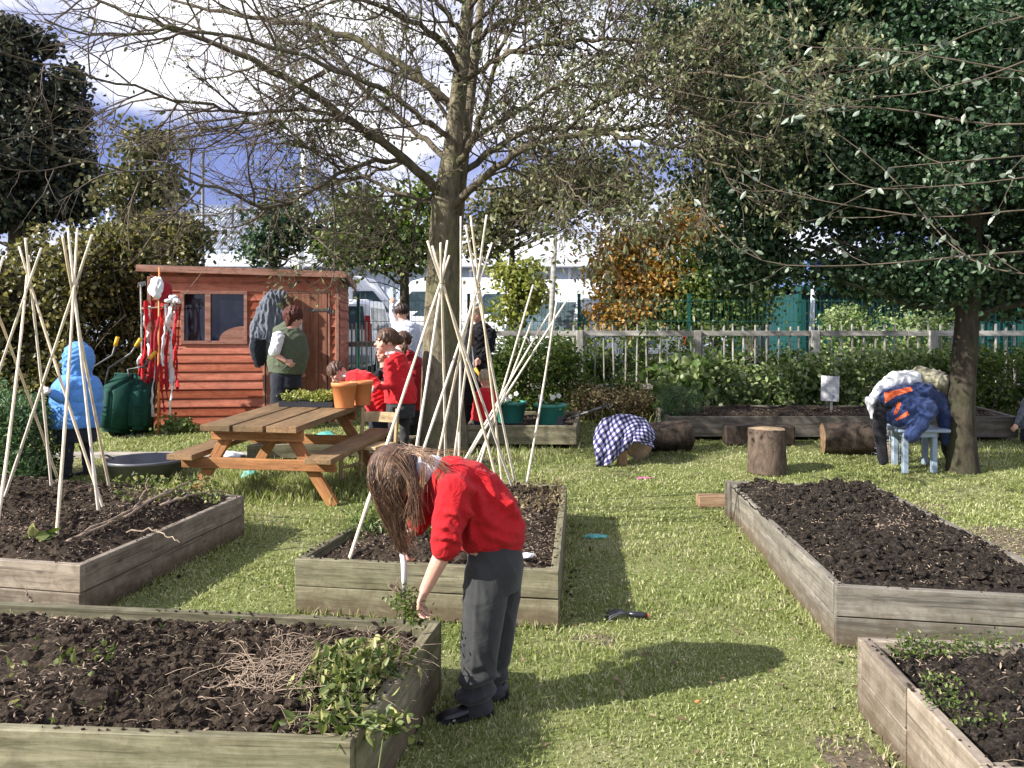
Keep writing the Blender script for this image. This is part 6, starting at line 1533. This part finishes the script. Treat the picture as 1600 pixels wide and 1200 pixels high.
mb = MB(); mb.tube([cf+Vector((0, 0, .012)), cf-Vector((-.001, 0, .010))], [.060, .056], 26); mb.build('cuff', M['red'], G)
mb = MB(); mb.chain([q(676, 733), q(664, 731)], [.060, .056], 18); fuse('collar', mb, .006, M['whiteshirt'], G, 2)
# trousers
mb = MB(); mb.loft([(q(773, 846), .135, .112), (q(774, 866), .146, .118), (q(774, 885), .152, .122), (q(770, 915), .145, .112)], (0, 1, 0), 28)
mb.chain([q(762, 895, 3.54), q(758, 940, 3.52), q(753, 990, 3.52), q(748, 1040, 3.54), q(744, 1088, 3.555)], [.100, .093, .083, .076, .074], 20)
mb.chain([q(782, 895, 3.70), q(780, 940, 3.71), q(776, 990, 3.72), q(770, 1040, 3.73), q(764, 1082, 3.73)], [.100, .090, .080, .072, .070], 18)
def tf(P):
    px = 800+P[:, 0]*F/P[:, 1]; py = YH+(HC-P[:, 2])*F/P[:, 1]; r = folds(.008, 30, 9, ((.2, .1, 1), (1, .3, .5)))(P); low = np.clip((py-1030)/40, 0, 1)
    return r+low*.011*np.sin(P[:, 2]*85+np.sin(P[:, 0]*20)*1.3)+.004*np.exp(-((px-742-(py-980)*-.06)/3)**2)*(P[:, 1] < 3.6)
fuse('trousers', mb, .0075, M['trousers'], G, 3, tf, .5)
shoe(nl[2]+Vector((0, 0, 0)), q(690, 1100, 3.50), G, .98); shoe(fl[2], q(715, 1095, 3.75), G, .98)
# hair
hm = MB(); Rh = HH[0]; hm.ell(hc+hup.normalized()*.012-hface.normalized()*.012, (.094, .106, .110), Rh, 20, 14)
hm.chain([q(602, 760, 3.56), q(608, 795, 3.57), q(620, 828, 3.58)], [.066, .044, .012], 14); hm.chain([q(625, 760, 3.66), q(628, 800, 3.64), q(628, 838, 3.62)], [.060, .036, .012], 12)
hair = fuse('hair', hm, .007, M['hair'], G, 3)
crown = np.array(hc+hup.normalized()*.05-hface.normalized()*.07)
def st(rg):
    a = rg.uniform(-.62, .62); b = rg.uniform(-1.05, .9)  # spread about the parting line
    v = np.array([sin(b)*.95, sin(a)*.9, cos(a)*cos(b)]); v /= np.linalg.norm(v); return np.array(hc)+v*np.array([.108, .10, .108])
def en(rg, s):
    near = 1 if s[1] < Y0 or rg.uniform() < .55 else -1; py = 868-abs(rg.normal(0, 24))-rg.uniform(0, 1)**3*75; w = np.clip((868-py)/90, 0, 1); px = 630-w*46*rg.uniform(0, 1)+rg.normal(0, 3.5)+(rg.uniform() < .08)*rg.uniform(4, 22)
    return np.array(q(px, py, 3.58-near*(.015+.06*w)))
def md(rg, s, e):
    m = np.array(q(np.interp(800+s[0]*F/s[1], [565, 600, 680], [560, 577, 640]), 745, 3.58)); m[1] += np.sign(e[1]-3.58)*.115; m[2] += rg.normal(0, .01); return m
tb = strands(st, en, hc, (.097, .109, .112), Rh, 2700, .00145, 3, mids=md, npt=18, wave=.006)
for k, mt in enumerate(('hair', 'hair_light', 'hair_dark')): tb[k].build('hair_strands', M[mt], hair)
st2 = lambda rg: np.array(hc)+np.array([rg.uniform(-.01, .075), -rg.uniform(.06, .095), rg.uniform(.03, .09)])
en2 = lambda rg, s: np.array(q(648+rg.normal(0, 7), 806+rg.normal(0, 16), 3.50+rg.normal(0, .02)))
md2 = lambda rg, s, e: np.array(q(652+rg.normal(0, 5), 745, 3.475))
tb = strands(st2, en2, hc, (.097, .109, .112), Rh, 420, .00145, 4, mids=md2, npt=16, wave=.005)
for k, mt in enumerate(('hair', 'hair_light', 'hair_dark')): tb[k].build('hair_strands', M[mt], hair)
# wisps over the shoulder and beside the cheek
tb = Tubes(); rg = np.random.default_rng(8)
for k in range(70):
    y_ = 3.50+rg.normal(0, .03); e = [(722, 708), (702, 738), (690, 752), (657, 800), (652, 812), (700, 722)][rg.integers(0, 6)]
    P = smoothpath([q(640+rg.normal(0, 6), 700+rg.normal(0, 4), 3.53), q(665+rg.normal(0, 4), 704+(8 if e[1] > 730 else 0)+rg.normal(0, 3), 3.475), q(e[0]+rg.normal(0, 5), e[1]+rg.normal(0, 5), 3.44 if e[0] > 680 else 3.5)], 12); tb.add(P, np.linspace(.0015, .0006, 12), 3)
tb.build('hair_wisps', M['hair_light'], hair)
# plant in her hand and the pale tool handle
R = root('uprooted_plant', q(645, 945, 3.47), 'small leafy green plant being pulled up in the bending girl\'s hand', 'plant'); rg = np.random.default_rng(6); pts = []
for k in range(420):
    t = rg.uniform(0, 1); c_ = np.array(q(np.interp(t, [0, .5, 1], [622, 638, 652]), np.interp(t, [0, .5, 1], [925, 948, 966]), 3.47)); pts.append(c_+rg.normal(0, 1, 3)*[.026, .03, .024])
leaf_obj('plant_leaves', pts, rg.uniform(.012, .03, len(pts)), rg.uniform(.003, .006, len(pts)), M['greenleaf'], R, 4); mb = MB()
for k in range(30):
    a = q(617+rg.normal(0, 5), 918+rg.normal(0, 5), 3.47+rg.normal(0, .01)); mb.tube([q(628, 930, 3.47), a, a+Vector((rg.normal(0, .012), 0, rg.uniform(0, .03)))], [.0022, .0016, .0008], 4, False)
for k in range(8): mb.tube([q(628, 930, 3.47), q(640+rg.normal(0, 5), 948, 3.46), q(652+rg.normal(0, 8), 966+rg.normal(0, 4), 3.47)], .002, 4, False)
mb.build('plant_root', M['root'], R)
R = root('hand_trowel', q(630, 915, 3.60), 'pale-handled garden tool held upright below the girl\'s hair', 'garden tool'); mb = MB(); mb.tube([q(627, 855, 3.63), q(631, 880, 3.62), q(632, 918, 3.60)], [.011, .0125, .012], 12); mb.build('handle', M['whitepaint'], R)
mb = MB(); mb.tube([q(632, 918, 3.60), q(632, 975, 3.59)], [.007, .006], 8); mb.build('shaft', M['steel'], R)

# ---------------------------------------------------------------- everyone else
def person(label, y, head, torso, arms, legs, st, gz=None, group='children and adults in the garden', scale=1.0):
    """head: (px, py, half height px, up, face); torso: [(px, py, hw px, half depth m)] hem to neck;
    arms/legs: lists of (px, py, dy) triples"""
    gz = g(y) if gz is None else gz; s = y/F
    hx, hy, hr, up, face = head; P = root('person', (W(torso[0][0], 0, y).x, y, gz), label, 'person', None)
    mb = MB(); r = hr*s; c = W(hx, hy, y+st.get('hdy', 0)); H = headset(mb, c, up, face, r); t = torso[-1]; nk = W(t[0], t[1], y)
    mb.chain([c-Vector(up).normalized()*r*.4, nk, W(torso[-2][0], torso[-2][1], y)], [r*.45, r*.47, r*.6], 12)
    mb.loft([(W(a, b, y), d*.82, w*s*.82) for a, b, w, d in torso[:-1]], (0, 1, 0), 16)
    ar = st.get('armr', .042)*scale
    for i, a in enumerate(arms):
        p = [W(x, yy, y+dy) for x, yy, dy in a]; mb.chain(p, [ar, ar*.85, ar*.6]); d = (p[2]-p[1]).normalized()
        hd = st.get('hands', [None]*4)[i] or (d, (0, -1, .2)); hand(mb, p[2], p[2]+Vector(hd[0]), hd[1], scale, st.get('curl', .5), 1 if i == 0 else -1, .009)
    lr = st.get('legr', .062)*scale
    for l in legs: p = [W(x, yy, y+dy) for x, yy, dy in l]; p[2].z = max(p[2].z, gz+.07); mb.chain(p, [lr*1.1, lr*.8, lr*.6])
    fuse('body', mb, st.get('vox', .0085), M['skin'], P, 2, sf=.5); face_parts(H, P)
    # top
    mb = MB(); mb.loft([(W(a, b, y), d, w*s) for a, b, w, d in torso], (0, 1, 0), 24); sv = st.get('sleeve', 1.0); th = st.get('sleevew', 1.45)
    for a in arms:
        p = [W(x, yy, y+dy) for x, yy, dy in a]; 
        if sv >= 1: mb.chain([p[0], p[1], p[1].lerp(p[2], .92)], [ar*th*1.1, ar*th, ar*th*.72], 14)
        elif sv > 0: mb.chain([p[0], p[0].lerp(p[1], sv)], [ar*th*1.1, ar*th*1.1], 14)
    fo = folds(st.get('famp', .012), st.get('ffr', 32), int(hx)); post = st.get('post') or fo; fuse(st.get('topname', 'jumper'), mb, .011, M[st['top']], P, 2, post, .5)
    if st.get('vestsleeve'):
        for a in arms: mb = MB(); p = [W(x, yy, y+dy) for x, yy, dy in a]; mb.chain([p[0].lerp(p[1], .1), p[0].lerp(p[1], .85)], [ar*1.75, ar*1.6], 14); fuse('sleeve', mb, .011, M[st['vestsleeve']], P, 2, fo, .5)
    mb = MB(); a, b, w, d = torso[0]; mb.loft([(W(a, b-6, y), d*.86, w*s*.86), (W(a, b+8, y), d*.9, w*s*.92), (W(a, b+22, y), d*.85, w*s*.9)], (0, 1, 0), 20)
    for l in legs: p = [W(x, yy, y+dy) for x, yy, dy in l]; p[2].z = max(p[2].z, gz+.05); mb.chain(p, [lr*1.35, lr*1.2, lr*1.05], 14)
    fuse('trousers', mb, .013, M[st['bottom']], P, 2, folds(.007, 24, 5), .5)
    for l in legs:
        x, yy, dy = l[2]; an = W(x, yy, y+dy); fd = Vector(st.get('foot', face)); fd.z = 0; shoe(an, an+fd.normalized()*.2, P, max(.85, scale), gz)
    # hair
    up = H[3]; fc = H[4]; R = H[0]; mb = MB(); hk = st.get('hair', 'short')
    if hk != 'hood':
        mb.ell(c+up*r*.30-fc*r*.12, (r*.87, r*.93, r*.84) if hk != 'bob' else (r*1.0, r*1.02, r*.92), R, 16, 12)
        if hk in ('long', 'bob'):
            for sx in (-1, 1): mb.chain([c+H[2]*sx*r*.6-fc*r*.2, c+H[2]*sx*r*.62-fc*r*.30-up*r*(.8 if hk == 'bob' else 1.6)], [r*.42, r*.28])
            mb.chain([c-fc*r*.6, c-fc*r*.55-up*r*(.9 if hk == 'bob' else 1.7)], [r*.5, r*.35])
        if hk == 'pony': mb.chain([c-fc*r*.8-up*r*.1, c-fc*r*1.35-up*r*.6, c-fc*r*1.35-up*r*1.5], [r*.26, r*.34, r*.16])
        if hk == 'bun': mb.ell(c-fc*r*1.0+up*r*.2, r*.4)
        fuse('hair', mb, .009, M[st['hairm']], P, 2, folds(.012, 75, 5, ((1, .2, .2), (.2, 1, .1), (.7, .7, 0))), .5)
    if st.get('collar'):
        mb = MB(); cc_ = W(torso[-1][0], torso[-1][1], y); mb.ell(cc_, (r*.62, r*.62, r*.22), None, 14, 8); mb.build('collar', M['white'], P)
    return P, H
# woman in the green fleece
yw = 11.62
P, H = person('woman in a green sleeveless fleece, hand on hip, standing at the shed door', yw, (459, 497, 15.5, (.1, 0, 1), (.95, -.1, -.05)),
  [(447, 583, 27, .20), (448, 570, 31, .22), (452, 548, 32, .22), (452, 528, 27, .20), (447, 513, 20, .17), (452, 509, 10, .08)],
  [[(436, 524, -.20), (428, 553, -.26), (446, 564, -.24)], [(448, 524, .2), (460, 552, .22), (468, 575, .15)]], [[(438, 588, -.08), (435, 625, -.08), (434, 661, -.08)], [(452, 588, .08), (453, 625, .08), (452, 660, .08)]],
  dict(top='greenvest', topname='fleece', sleeve=0, vestsleeve='white', bottom='darktrousers', hair='bob', hairm='hair_red', famp=.006, armr=.048, legr=.09, foot=(1, -.3, 0)))
# girl with gloves at the table end
yg = 9.75
P, H = person('girl in a red jumper and gloves reaching for the pots on the table', yg, (604, 534, 20, (.05, 0, 1), (-.85, -.35, -.35)),
  [(626, 630, 25, .15), (626, 612, 26, .155), (622, 590, 23, .15), (619, 570, 20, .15), (618, 556, 14, .12), (612, 552, 8, .06)],
  [[(608, 566, -.13), (612, 603, -.16), (584, 605, -.30)], [(632, 566, .14), (634, 600, .14), (604, 602, -.1)]], [[(616, 636, -.08), (614, 675, -.1), (612, 702, -.1)], [(632, 636, .08), (632, 675, .08), (632, 702, .08)]],
  dict(top='red2', bottom='trousers', hair='bun', hairm='hair', collar=True, armr=.036, legr=.055, foot=(-1, -.2, 0), curl=.6, hands=[(Vector((-.3, -.1, -.1)), (0, -1, .4)), None]), scale=.85)
mb = MB(); pz = W(584, 605, yg-.30); hand(mb, pz, pz+Vector((-.3, -.1, -.1)), (0, -1, .4), 1.05, .6, 1, .0125); fuse('glove', mb, .008, M['glove'], P, 2)
# child bending at the far end of the table
yb = 9.95
person('child in a red jumper bent double over the far end of the picnic table', yb, (527, 582, 16, (-.7, 0, .55), (-.5, -.2, -.8)),
  [(592, 648, 17, .14), (591, 632, 21, .145), (583, 612, 22, .145), (568, 598, 20, .145), (552, 590, 15, .12), (541, 587, 8, .06)],
  [[(556, 598, -.13), (560, 628, -.2), (548, 648, -.28)], [(562, 594, .14), (566, 622, .16), (554, 640, .05)]], [[(586, 650, -.08), (583, 680, -.08), (582, 700, -.08)], [(598, 650, .08), (598, 680, .08), (600, 700, .08)]],
  dict(top='red2', bottom='darktrousers', hair='short', hairm='hair', collar=True, armr=.034, legr=.052, foot=(-1, -.2, 0)), scale=.82)
# person in dark red behind
person('person in dark red with tied hair, right beside the tree trunk', 10.9, (630, 534, 15, (0, 0, 1), (-.2, 1, 0)),
  [(641, 640, 20, .16), (642, 615, 22, .17), (641, 590, 21, .17), (640, 568, 20, .16), (638, 555, 13, .12), (634, 550, 7, .06)],
  [[(624, 566, -.1), (618, 596, -.1), (620, 622, -.2)], [(656, 566, .1), (660, 600, .1), (658, 630, 0)]], [[(634, 640, 0), (634, 665, 0), (634, 684, 0)], [(650, 640, .05), (651, 665, .05), (651, 684, .05)]],
  dict(top='darkred', bottom='darktrousers', hair='pony', hairm='hair', foot=(0, 1, 0)), scale=.95)
# dark sleeved arm person
person('person in a dark top with a bare forearm, half hidden behind the girl in red', 11.2, (600, 552, 14, (.1, 0, 1), (-.6, -.6, -.4)),
  [(604, 640, 15, .14), (603, 615, 16, .14), (602, 595, 17, .15), (600, 580, 14, .13), (600, 574, 8, .06)],
  [[(592, 584, -.1), (584, 600, -.14), (577, 620, -.2)], [(612, 584, .1), (618, 606, .1), (614, 625, 0)]], [[(598, 640, 0), (598, 662, 0), (598, 680, 0)], [(608, 640, .05), (608, 662, .05), (608, 680, .05)]],
  dict(top='black', bottom='darktrousers', sleeve=.9, hair='short', hairm='hair_dark', foot=(-.3, -1, 0)), scale=.85)
# man in white shirt beyond the fence
person('man in a white shirt seen from behind beyond the short fence', 14.9, (628, 488, 13.5, (.05, 0, 1), (.1, 1, 0)),
  [(635, 560, 17, .16), (636, 535, 19, .17), (634, 518, 20, .17), (632, 508, 18, .15), (630, 502, 9, .09), (629, 498, 5, .06)],
  [[(618, 510, 0), (613, 490, .1), (613, 476, .1)], [(650, 512, 0), (656, 535, 0), (650, 550, .1)]], [[(630, 562, 0), (630, 595, 0), (630, 620, 0)], [(641, 562, 0), (641, 595, 0), (641, 620, 0)]],
  dict(top='whiteshirt', topname='shirt', bottom='darktrousers', hair='short', hairm='hair_dark', foot=(0, 1, 0)), scale=1.0)
# person in black behind the trunk
person('person in black with an orange strap bending behind the big tree trunk', 11.3, (746, 492, 12, (-.1, 0, 1), (-.4, -.5, -.5)),
  [(738, 610, 17, .16), (740, 580, 20, .17), (744, 550, 22, .18), (750, 525, 23, .18), (750, 510, 15, .12), (748, 505, 8, .07)],
  [[(768, 520, -.1), (766, 545, -.15), (750, 560, -.25)], [(738, 520, .1), (736, 550, .05), (736, 575, -.1)]], [[(733, 612, 0), (733, 650, 0), (733, 678, 0)], [(744, 612, .05), (745, 650, .05), (745, 678, .05)]],
  dict(top='black', topname='jacket', bottom='black', hair='short', hairm='hair_blond', foot=(-.5, -1, 0)), scale=.95)
R = root('garden_tool', W(742, 560, 11.0), 'wooden handled garden tool leaning against the trunk behind the canes', 'garden tool'); mb = MB(); mb.tube([W(736, 470, 11.0), W(738, 540, 11.0)], .022, 8); mb.build('handle', M['table'], R)
mb = MB(); mb.tube([W(738, 540, 11.0), W(742, 585, 10.95), W(752, 600, 10.9)], .012, 8); mb.build('shaft', M['steel'], R); mb = MB(); mb.tube([W(742, 575, 10.9), W(752, 590, 10.88)], .02, 8); mb.build('grip', M['yellow'], R)
# small child in red behind canes
person('small fair-haired child in a red jumper standing behind the middle canes', 10.6, (759, 592, 14, (.05, 0, 1), (-.2, 1, -.1)),
  [(752, 658, 17, .13), (755, 640, 18, .135), (758, 622, 17, .135), (760, 610, 14, .12), (760, 605, 7, .06)],
  [[(746, 616, -.08), (744, 636, -.1), (748, 650, .05)], [(774, 616, .05), (776, 630, .05), (770, 645, .12)]], [[(746, 660, 0), (746, 678, 0), (746, 690, 0)], [(757, 660, .04), (757, 678, .04), (757, 690, .04)]],
  dict(top='red2', bottom='darktrousers', hair='short', hairm='hair_blond', foot=(0, 1, 0), armr=.034, legr=.05), scale=.75)
# child in the blue hooded coat
yc = 8.9
def puff(P):
    z = P[:, 2]; return .014*np.abs(np.sin((z+.02*np.sin(P[:, 0]*9))*pi/.135))**.45+folds(.010, 26, 8)(P)*.55-.006
P, H = person('child in a bright blue padded coat, hood up, behind the left canes', yc, (119, 562, 20, (0, 0, 1), (-1, .1, -.15)),
  [(117, 668, 37, .17), (117, 655, 39, .18), (119, 630, 40, .185), (121, 605, 38, .18), (121, 590, 29, .16), (121, 582, 15, .11)],
  [[(108, 600, -.15), (96, 622, -.22), (80, 614, -.30)], [(140, 600, .12), (146, 630, .05), (92, 640, .1)]], [[(106, 675, -.08), (105, 712, -.08), (104, 745, -.08)], [(134, 675, .08), (137, 712, .08), (138, 745, .08)]],
  dict(top='blue', topname='coat', bottom='darktrousers', hair='hood', sleevew=1.9, post=puff, foot=(-1, 0, 0), armr=.036, legr=.06), scale=.85)
mb = MB(); c = W(121, 562, yc); mb.ell(c+Vector((.01, 0, .0)), (.165, .155, .185), None, 20, 14); mb.chain([c+Vector((.02, 0, .10)), c+Vector((.05, 0, .165))], [.09, .035]); mb.chain([c-Vector((0, 0, .10)), c-Vector((-.01, 0, .17))], [.14, .14])
hd_ = fuse('hood', mb, .012, M['blue'], P, 3, folds(.012, 40, 4))
bm = bmesh.new(); bm.from_mesh(hd_.data); Mi = hd_.matrix_parent_inverse
dl = [f for f in bm.faces if (f.calc_center_median()-c).x < -.10 and abs((f.calc_center_median()-c).y) < .10 and -.11 < (f.calc_center_median()-c).z < .11]
bmesh.ops.delete(bm, geom=dl, context='FACES'); bm.to_mesh(hd_.data); bm.free()
s_ = hd_.modifiers.new('thick', 'SOLIDIFY'); s_.thickness = .012
o = crumple('paper_cup', W(72, 614, 8.55), (.06, .045, .04), M['white'], 'pale bag held in front of the child in the blue coat', 'bag', 31, flatb=False)

# ================================================================ coats and cloth lying about
def drape(name, label, cat, secs, chains, mat, amp, fr, seed, group=None, vox=.012, parent=None, extra=None):
    mb = MB()
    for s_ in secs: mb.ell(*s_)
    for pts, rs in chains: mb.chain(pts, rs, 12)
    o = fuse(name, mb, vox, mat, parent, 2, folds(amp, fr, seed, ((1, 0, .3), (.4, .5, 1), (-.6, .8, .3))), .5)
    if parent is None: tag(o, label, cat, group)
    return o
# chair / stool
b_ = gp(1425, 738); y = b_.y
CH = root('plastic_chair', b_, 'grey-blue plastic chair buried under a heap of coats beside the dark tree', 'chair'); mb = MB()
def cp(px, dy=0, z=0): v = W(px, 0, y+dy); v.z = b_.z+z; return v
for px, dy in ((1414, -.06), (1459, -.02), (1398, .40), (1445, .42)):
    mb = MB(); mb.bar(cp(px, dy, 0), cp(px+(0), dy, .43), .055, .06, up=(0, 1, 0), bev=.006); mb.build('leg', M['bluegrey'], CH)
mb = MB(); mb.bar(cp(1386, .17, .445), cp(1466, .17, .445), .56, .035, bev=.01); mb.build('seat', M['bluegrey'], CH)
for a, b2 in (((1410, -.09), (1462, -.05)), ((1395, .42), (1448, .44)), ((1412, -.08), (1395, .42)), ((1460, -.04), (1447, .42))): mb = MB(); mb.bar(cp(a[0], a[1], .405), cp(b2[0], b2[1], .405), .03, .06, bev=.005); mb.build('apron', M['bluegrey'], CH)
mb = MB(); mb.bar(cp(1400, .44, .70), cp(1450, .46, .70), .03, .5, bev=.01); mb.build('backrest', M['bluegrey'], CH)
cy = y+.12
drape('coat', 'white coat thrown over the top left of the coat heap', 'coat', [], [([W(1362, 628, cy), W(1378, 606, cy), W(1400, 592, cy), W(1440, 590, cy+.05)], [.05, .07, .085, .09]), ([W(1356, 624, cy), W(1366, 650, cy+.02)], [.035, .04])], M['white'], .012, 24, 1, 'coats heaped on the plastic chair')
drape('coat', 'mottled khaki coat on the very top of the heap of coats', 'coat', [(W(1455, 594, cy+.08), (.20, .20, .12)), (W(1437, 583, cy+.05), (.08, .10, .085))], [([W(1440, 588, cy+.05), W(1470, 600, cy+.05), W(1484, 622, cy+.1)], [.10, .10, .06])], M['khaki'], .018, 26, 2, 'coats heaped on the plastic chair')
nv = drape('coat', 'navy blue coat with orange patches hanging down the front of the chair', 'coat', [(W(1425, 640, cy-.12), (.24, .17, .17))], [([W(1388, 622, cy-.12), W(1440, 615, cy-.10), W(1470, 630, cy)], [.10, .12, .09]), ([W(1448, 640, cy-.2), W(1432, 668, cy-.26), W(1424, 682, cy-.28)], [.11, .09, .07]), ([W(1452, 612, cy-.1), W(1475, 645, cy-.06), W(1480, 690, cy-.05)], [.06, .075, .05]), ([W(1385, 650, cy-.1), W(1405, 655, cy-.15)], [.07, .09]), ([W(1452, 606, cy-.08), W(1440, 618, cy-.14)], [.05, .06])], M['navy'], .014, 24, 3, 'coats heaped on the plastic chair')
nv.data.materials.append(M['orange'])
POLY = ([(1381, 614), (1424, 604), (1425, 611), (1402, 618), (1383, 630)], [(1396, 648), (1402, 628), (1409, 628), (1402, 647)], [(1399, 655), (1419, 642), (1420, 648), (1401, 658)])
def inpoly(x, y, P):
    c_ = False; n = len(P)
    for i in range(n):
        (x0, y0), (x1, y1) = P[i], P[i-1]
        if (y0 > y) != (y1 > y) and x < (x1-x0)*(y-y0)/(y1-y0)+x0: c_ = not c_
    return c_
for f in nv.data.polygons:
    if f.normal.y < .2:
        v = f.center; x_, y_ = 800+v.x*F/v.y, YH+(HC-v.z)*F/v.y
        if any(inpoly(x_, y_, P) for P in POLY): f.material_index = 1
drape('coat', 'black coat with a sleeve dangling to the grass at the left of the chair', 'coat', [(W(1385, 640, cy-.02), (.12, .14, .15))], [([W(1378, 635, cy-.08), W(1374, 665, cy-.1), W(1377, 695, cy-.1), W(1380, 720, cy-.12)], [.08, .075, .06, .052])], M['black'], .010, 24, 4, 'coats heaped on the plastic chair')
drape('coat', 'black coat tucked between the chair and the dark tree trunk', 'coat', [], [([W(1470, 620, cy+.1), W(1480, 660, cy+.08), W(1484, 710, cy+.05)], [.09, .1, .06])], M['black'], .010, 24, 14, 'coats heaped on the plastic chair')
# wire cage under the chair
R = root('wire_cage', gp(1395, 728), 'small wire mesh cage standing under the left side of the plastic chair', 'wire cage'); mb = MB(); c0 = gp(1398, 722)
for i in range(8): x = c0.x-.13+.26*i/7; mb.tube([(x, c0.y, c0.z), (x, c0.y, c0.z+.36)], .003, 4); mb.tube([(x, c0.y+.3, c0.z), (x, c0.y+.3, c0.z+.36)], .003, 4)
for i in range(7): z = c0.z+.01+.35*i/6; mb.tube([(c0.x-.13, c0.y, z), (c0.x+.13, c0.y, z), (c0.x+.13, c0.y+.3, z), (c0.x-.13, c0.y+.3, z), (c0.x-.13, c0.y, z)], .003, 4)
mb.build('wire', M['galv'], R)
o = plank('timber_block', c0+Vector((-.005, .12, .0)), c0+Vector((-.005, .12, .2)), .1, .09, M['cut'], zup=(0, 1, 0)); tag(o, 'pale timber block standing inside the wire cage', 'timber block')
# shirt draped over log seat: thick cloth sheet laid over seat
def sheetcloth(name, label, cat, px0, px1, yA, yB, topf, mat, nu=70, nv=46, seed=1, thick=.012):
    Vt = []; uv = []
    for j in range(nv):
        for i in range(nu):
            u = i/(nu-1); v = j/(nv-1); p = topf(u, v); Vt.append(p); uv.append((u, v*.8))
    Fq = [(j*nu+i, j*nu+i+1, (j+1)*nu+i+1, (j+1)*nu+i) for j in range(nv-1) for i in range(nu-1)]
    me = bpy.data.meshes.new(name); me.from_pydata(Vt, [], Fq); uvl = me.uv_layers.new(name='UVMap')
    for l in me.loops: uvl.data[l.index].uv = uv[l.vertex_index]
    me.polygons.foreach_set('use_smooth', [True]*len(Fq)); me.materials.append(mat); o = bpy.data.objects.new(name, me); COL.objects.link(o)
    md_ = o.modifiers.new('t', 'SOLIDIFY'); md_.thickness = thick; tag(o, label, cat); return o
yq = gp(970, 727).y
def top(u, v):
    # outline from the photo: hangs from the heap down to the grass on the left, over the log on the right
    px = 930+92*u; tp = np.interp(u, [0, .15, .45, .65, .85, 1], [672, 655, 648, 650, 656, 676]); bt = np.interp(u, [0, .25, .5, .7, 1], [732, 726, 705, 690, 700])
    vv = max(0, (v-.32)/.68); py = tp+(bt-tp)*vv; back = .32*(1-min(1, v/.32)); yy = yq+.12-.20*sin(min(1, vv*1.2)*pi/2)+back
    n = (fbm(np.array([u*4.0]), np.array([v*4.0]), 3, 2)[0]-.5)*.14+.022*sin(u*24+v*9)*(.3+v); p = W(px+2*sin(v*9+u*4), py, yy-n); 
    if v < .32: p.z = W(px, tp, yq+.12).z-.10*(1-v/.32)**2
    return p
sheetcloth('shirt', 'blue, white and black checked shirt thrown over the log seat', 'shirt', 0, 0, 0, 0, top, M['check'])
# grey coat hanging on the shed
def coattop(P): return folds(.022, 42, 12, ((1, 0, .15), (1, 0, -.2), (.9, .2, .05)))(P)
mb = MB(); ysd = 11.86; yo = lambda px: onshed(0, 0, 0).y+(W(px, 0, 11.95).x-onshed(0, 0, 0).x)*.117-.12
def hp(px, py, d=0): return W(px, py, yo(px)-d)
mb.chain([hp(425, 462), hp(441, 462)], [.075, .075]); mb.loft([(hp(424, 463), .07, .10), (hp(420, 490), .09, .14), (hp(414, 520), .10, .16), (hp(408, 545), .10, .14), (hp(405, 560), .08, .09)], (0, 1, 0), 20)
mb.chain([hp(432, 462), hp(437, 490), hp(436, 520)], [.07, .075, .06]); mb.chain([hp(412, 475), hp(399, 510), hp(397, 545), hp(403, 570)], [.06, .08, .06, .05])
o = fuse('hanging_coat', mb, .011, M['greycoat'], None, 2, coattop, .5); tag(o, 'grey-blue waterproof coat hanging on the shed beside the door', 'coat')
mb = MB(); mb.loft([(hp(408, 530, .09), .05, .075), (hp(406, 550, .09), .05, .08), (hp(407, 572, .08), .04, .05)], (0, 1, 0), 16); oo = fuse('coat_lining', mb, .011, M['black'], o, 2, folds(.01, 40, 3))
# person cut off at the right edge: only a grey sleeve and skirt of a coat show
person('person in a grey coat cut off by the right edge of the photo', 10.6, (1630, 590, 14, (0, 0, 1), (1, 0, 0)),
  [(1618, 668, 24, .16), (1616, 650, 23, .16), (1618, 630, 20, .16), (1622, 615, 14, .13), (1625, 608, 7, .06)],
  [[(1604, 625, -.1), (1596, 645, -.15), (1588, 662, -.2)], [(1635, 625, .1), (1640, 650, .1), (1645, 665, 0)]], [[(1612, 670, 0), (1612, 682, 0), (1612, 692, 0)], [(1626, 670, .05), (1626, 682, .05), (1626, 692, .05)]],
  dict(top='greycoat', topname='coat', bottom='darktrousers', hair='short', hairm='hair', foot=(1, 0, 0), armr=.034, legr=.05), scale=.75)
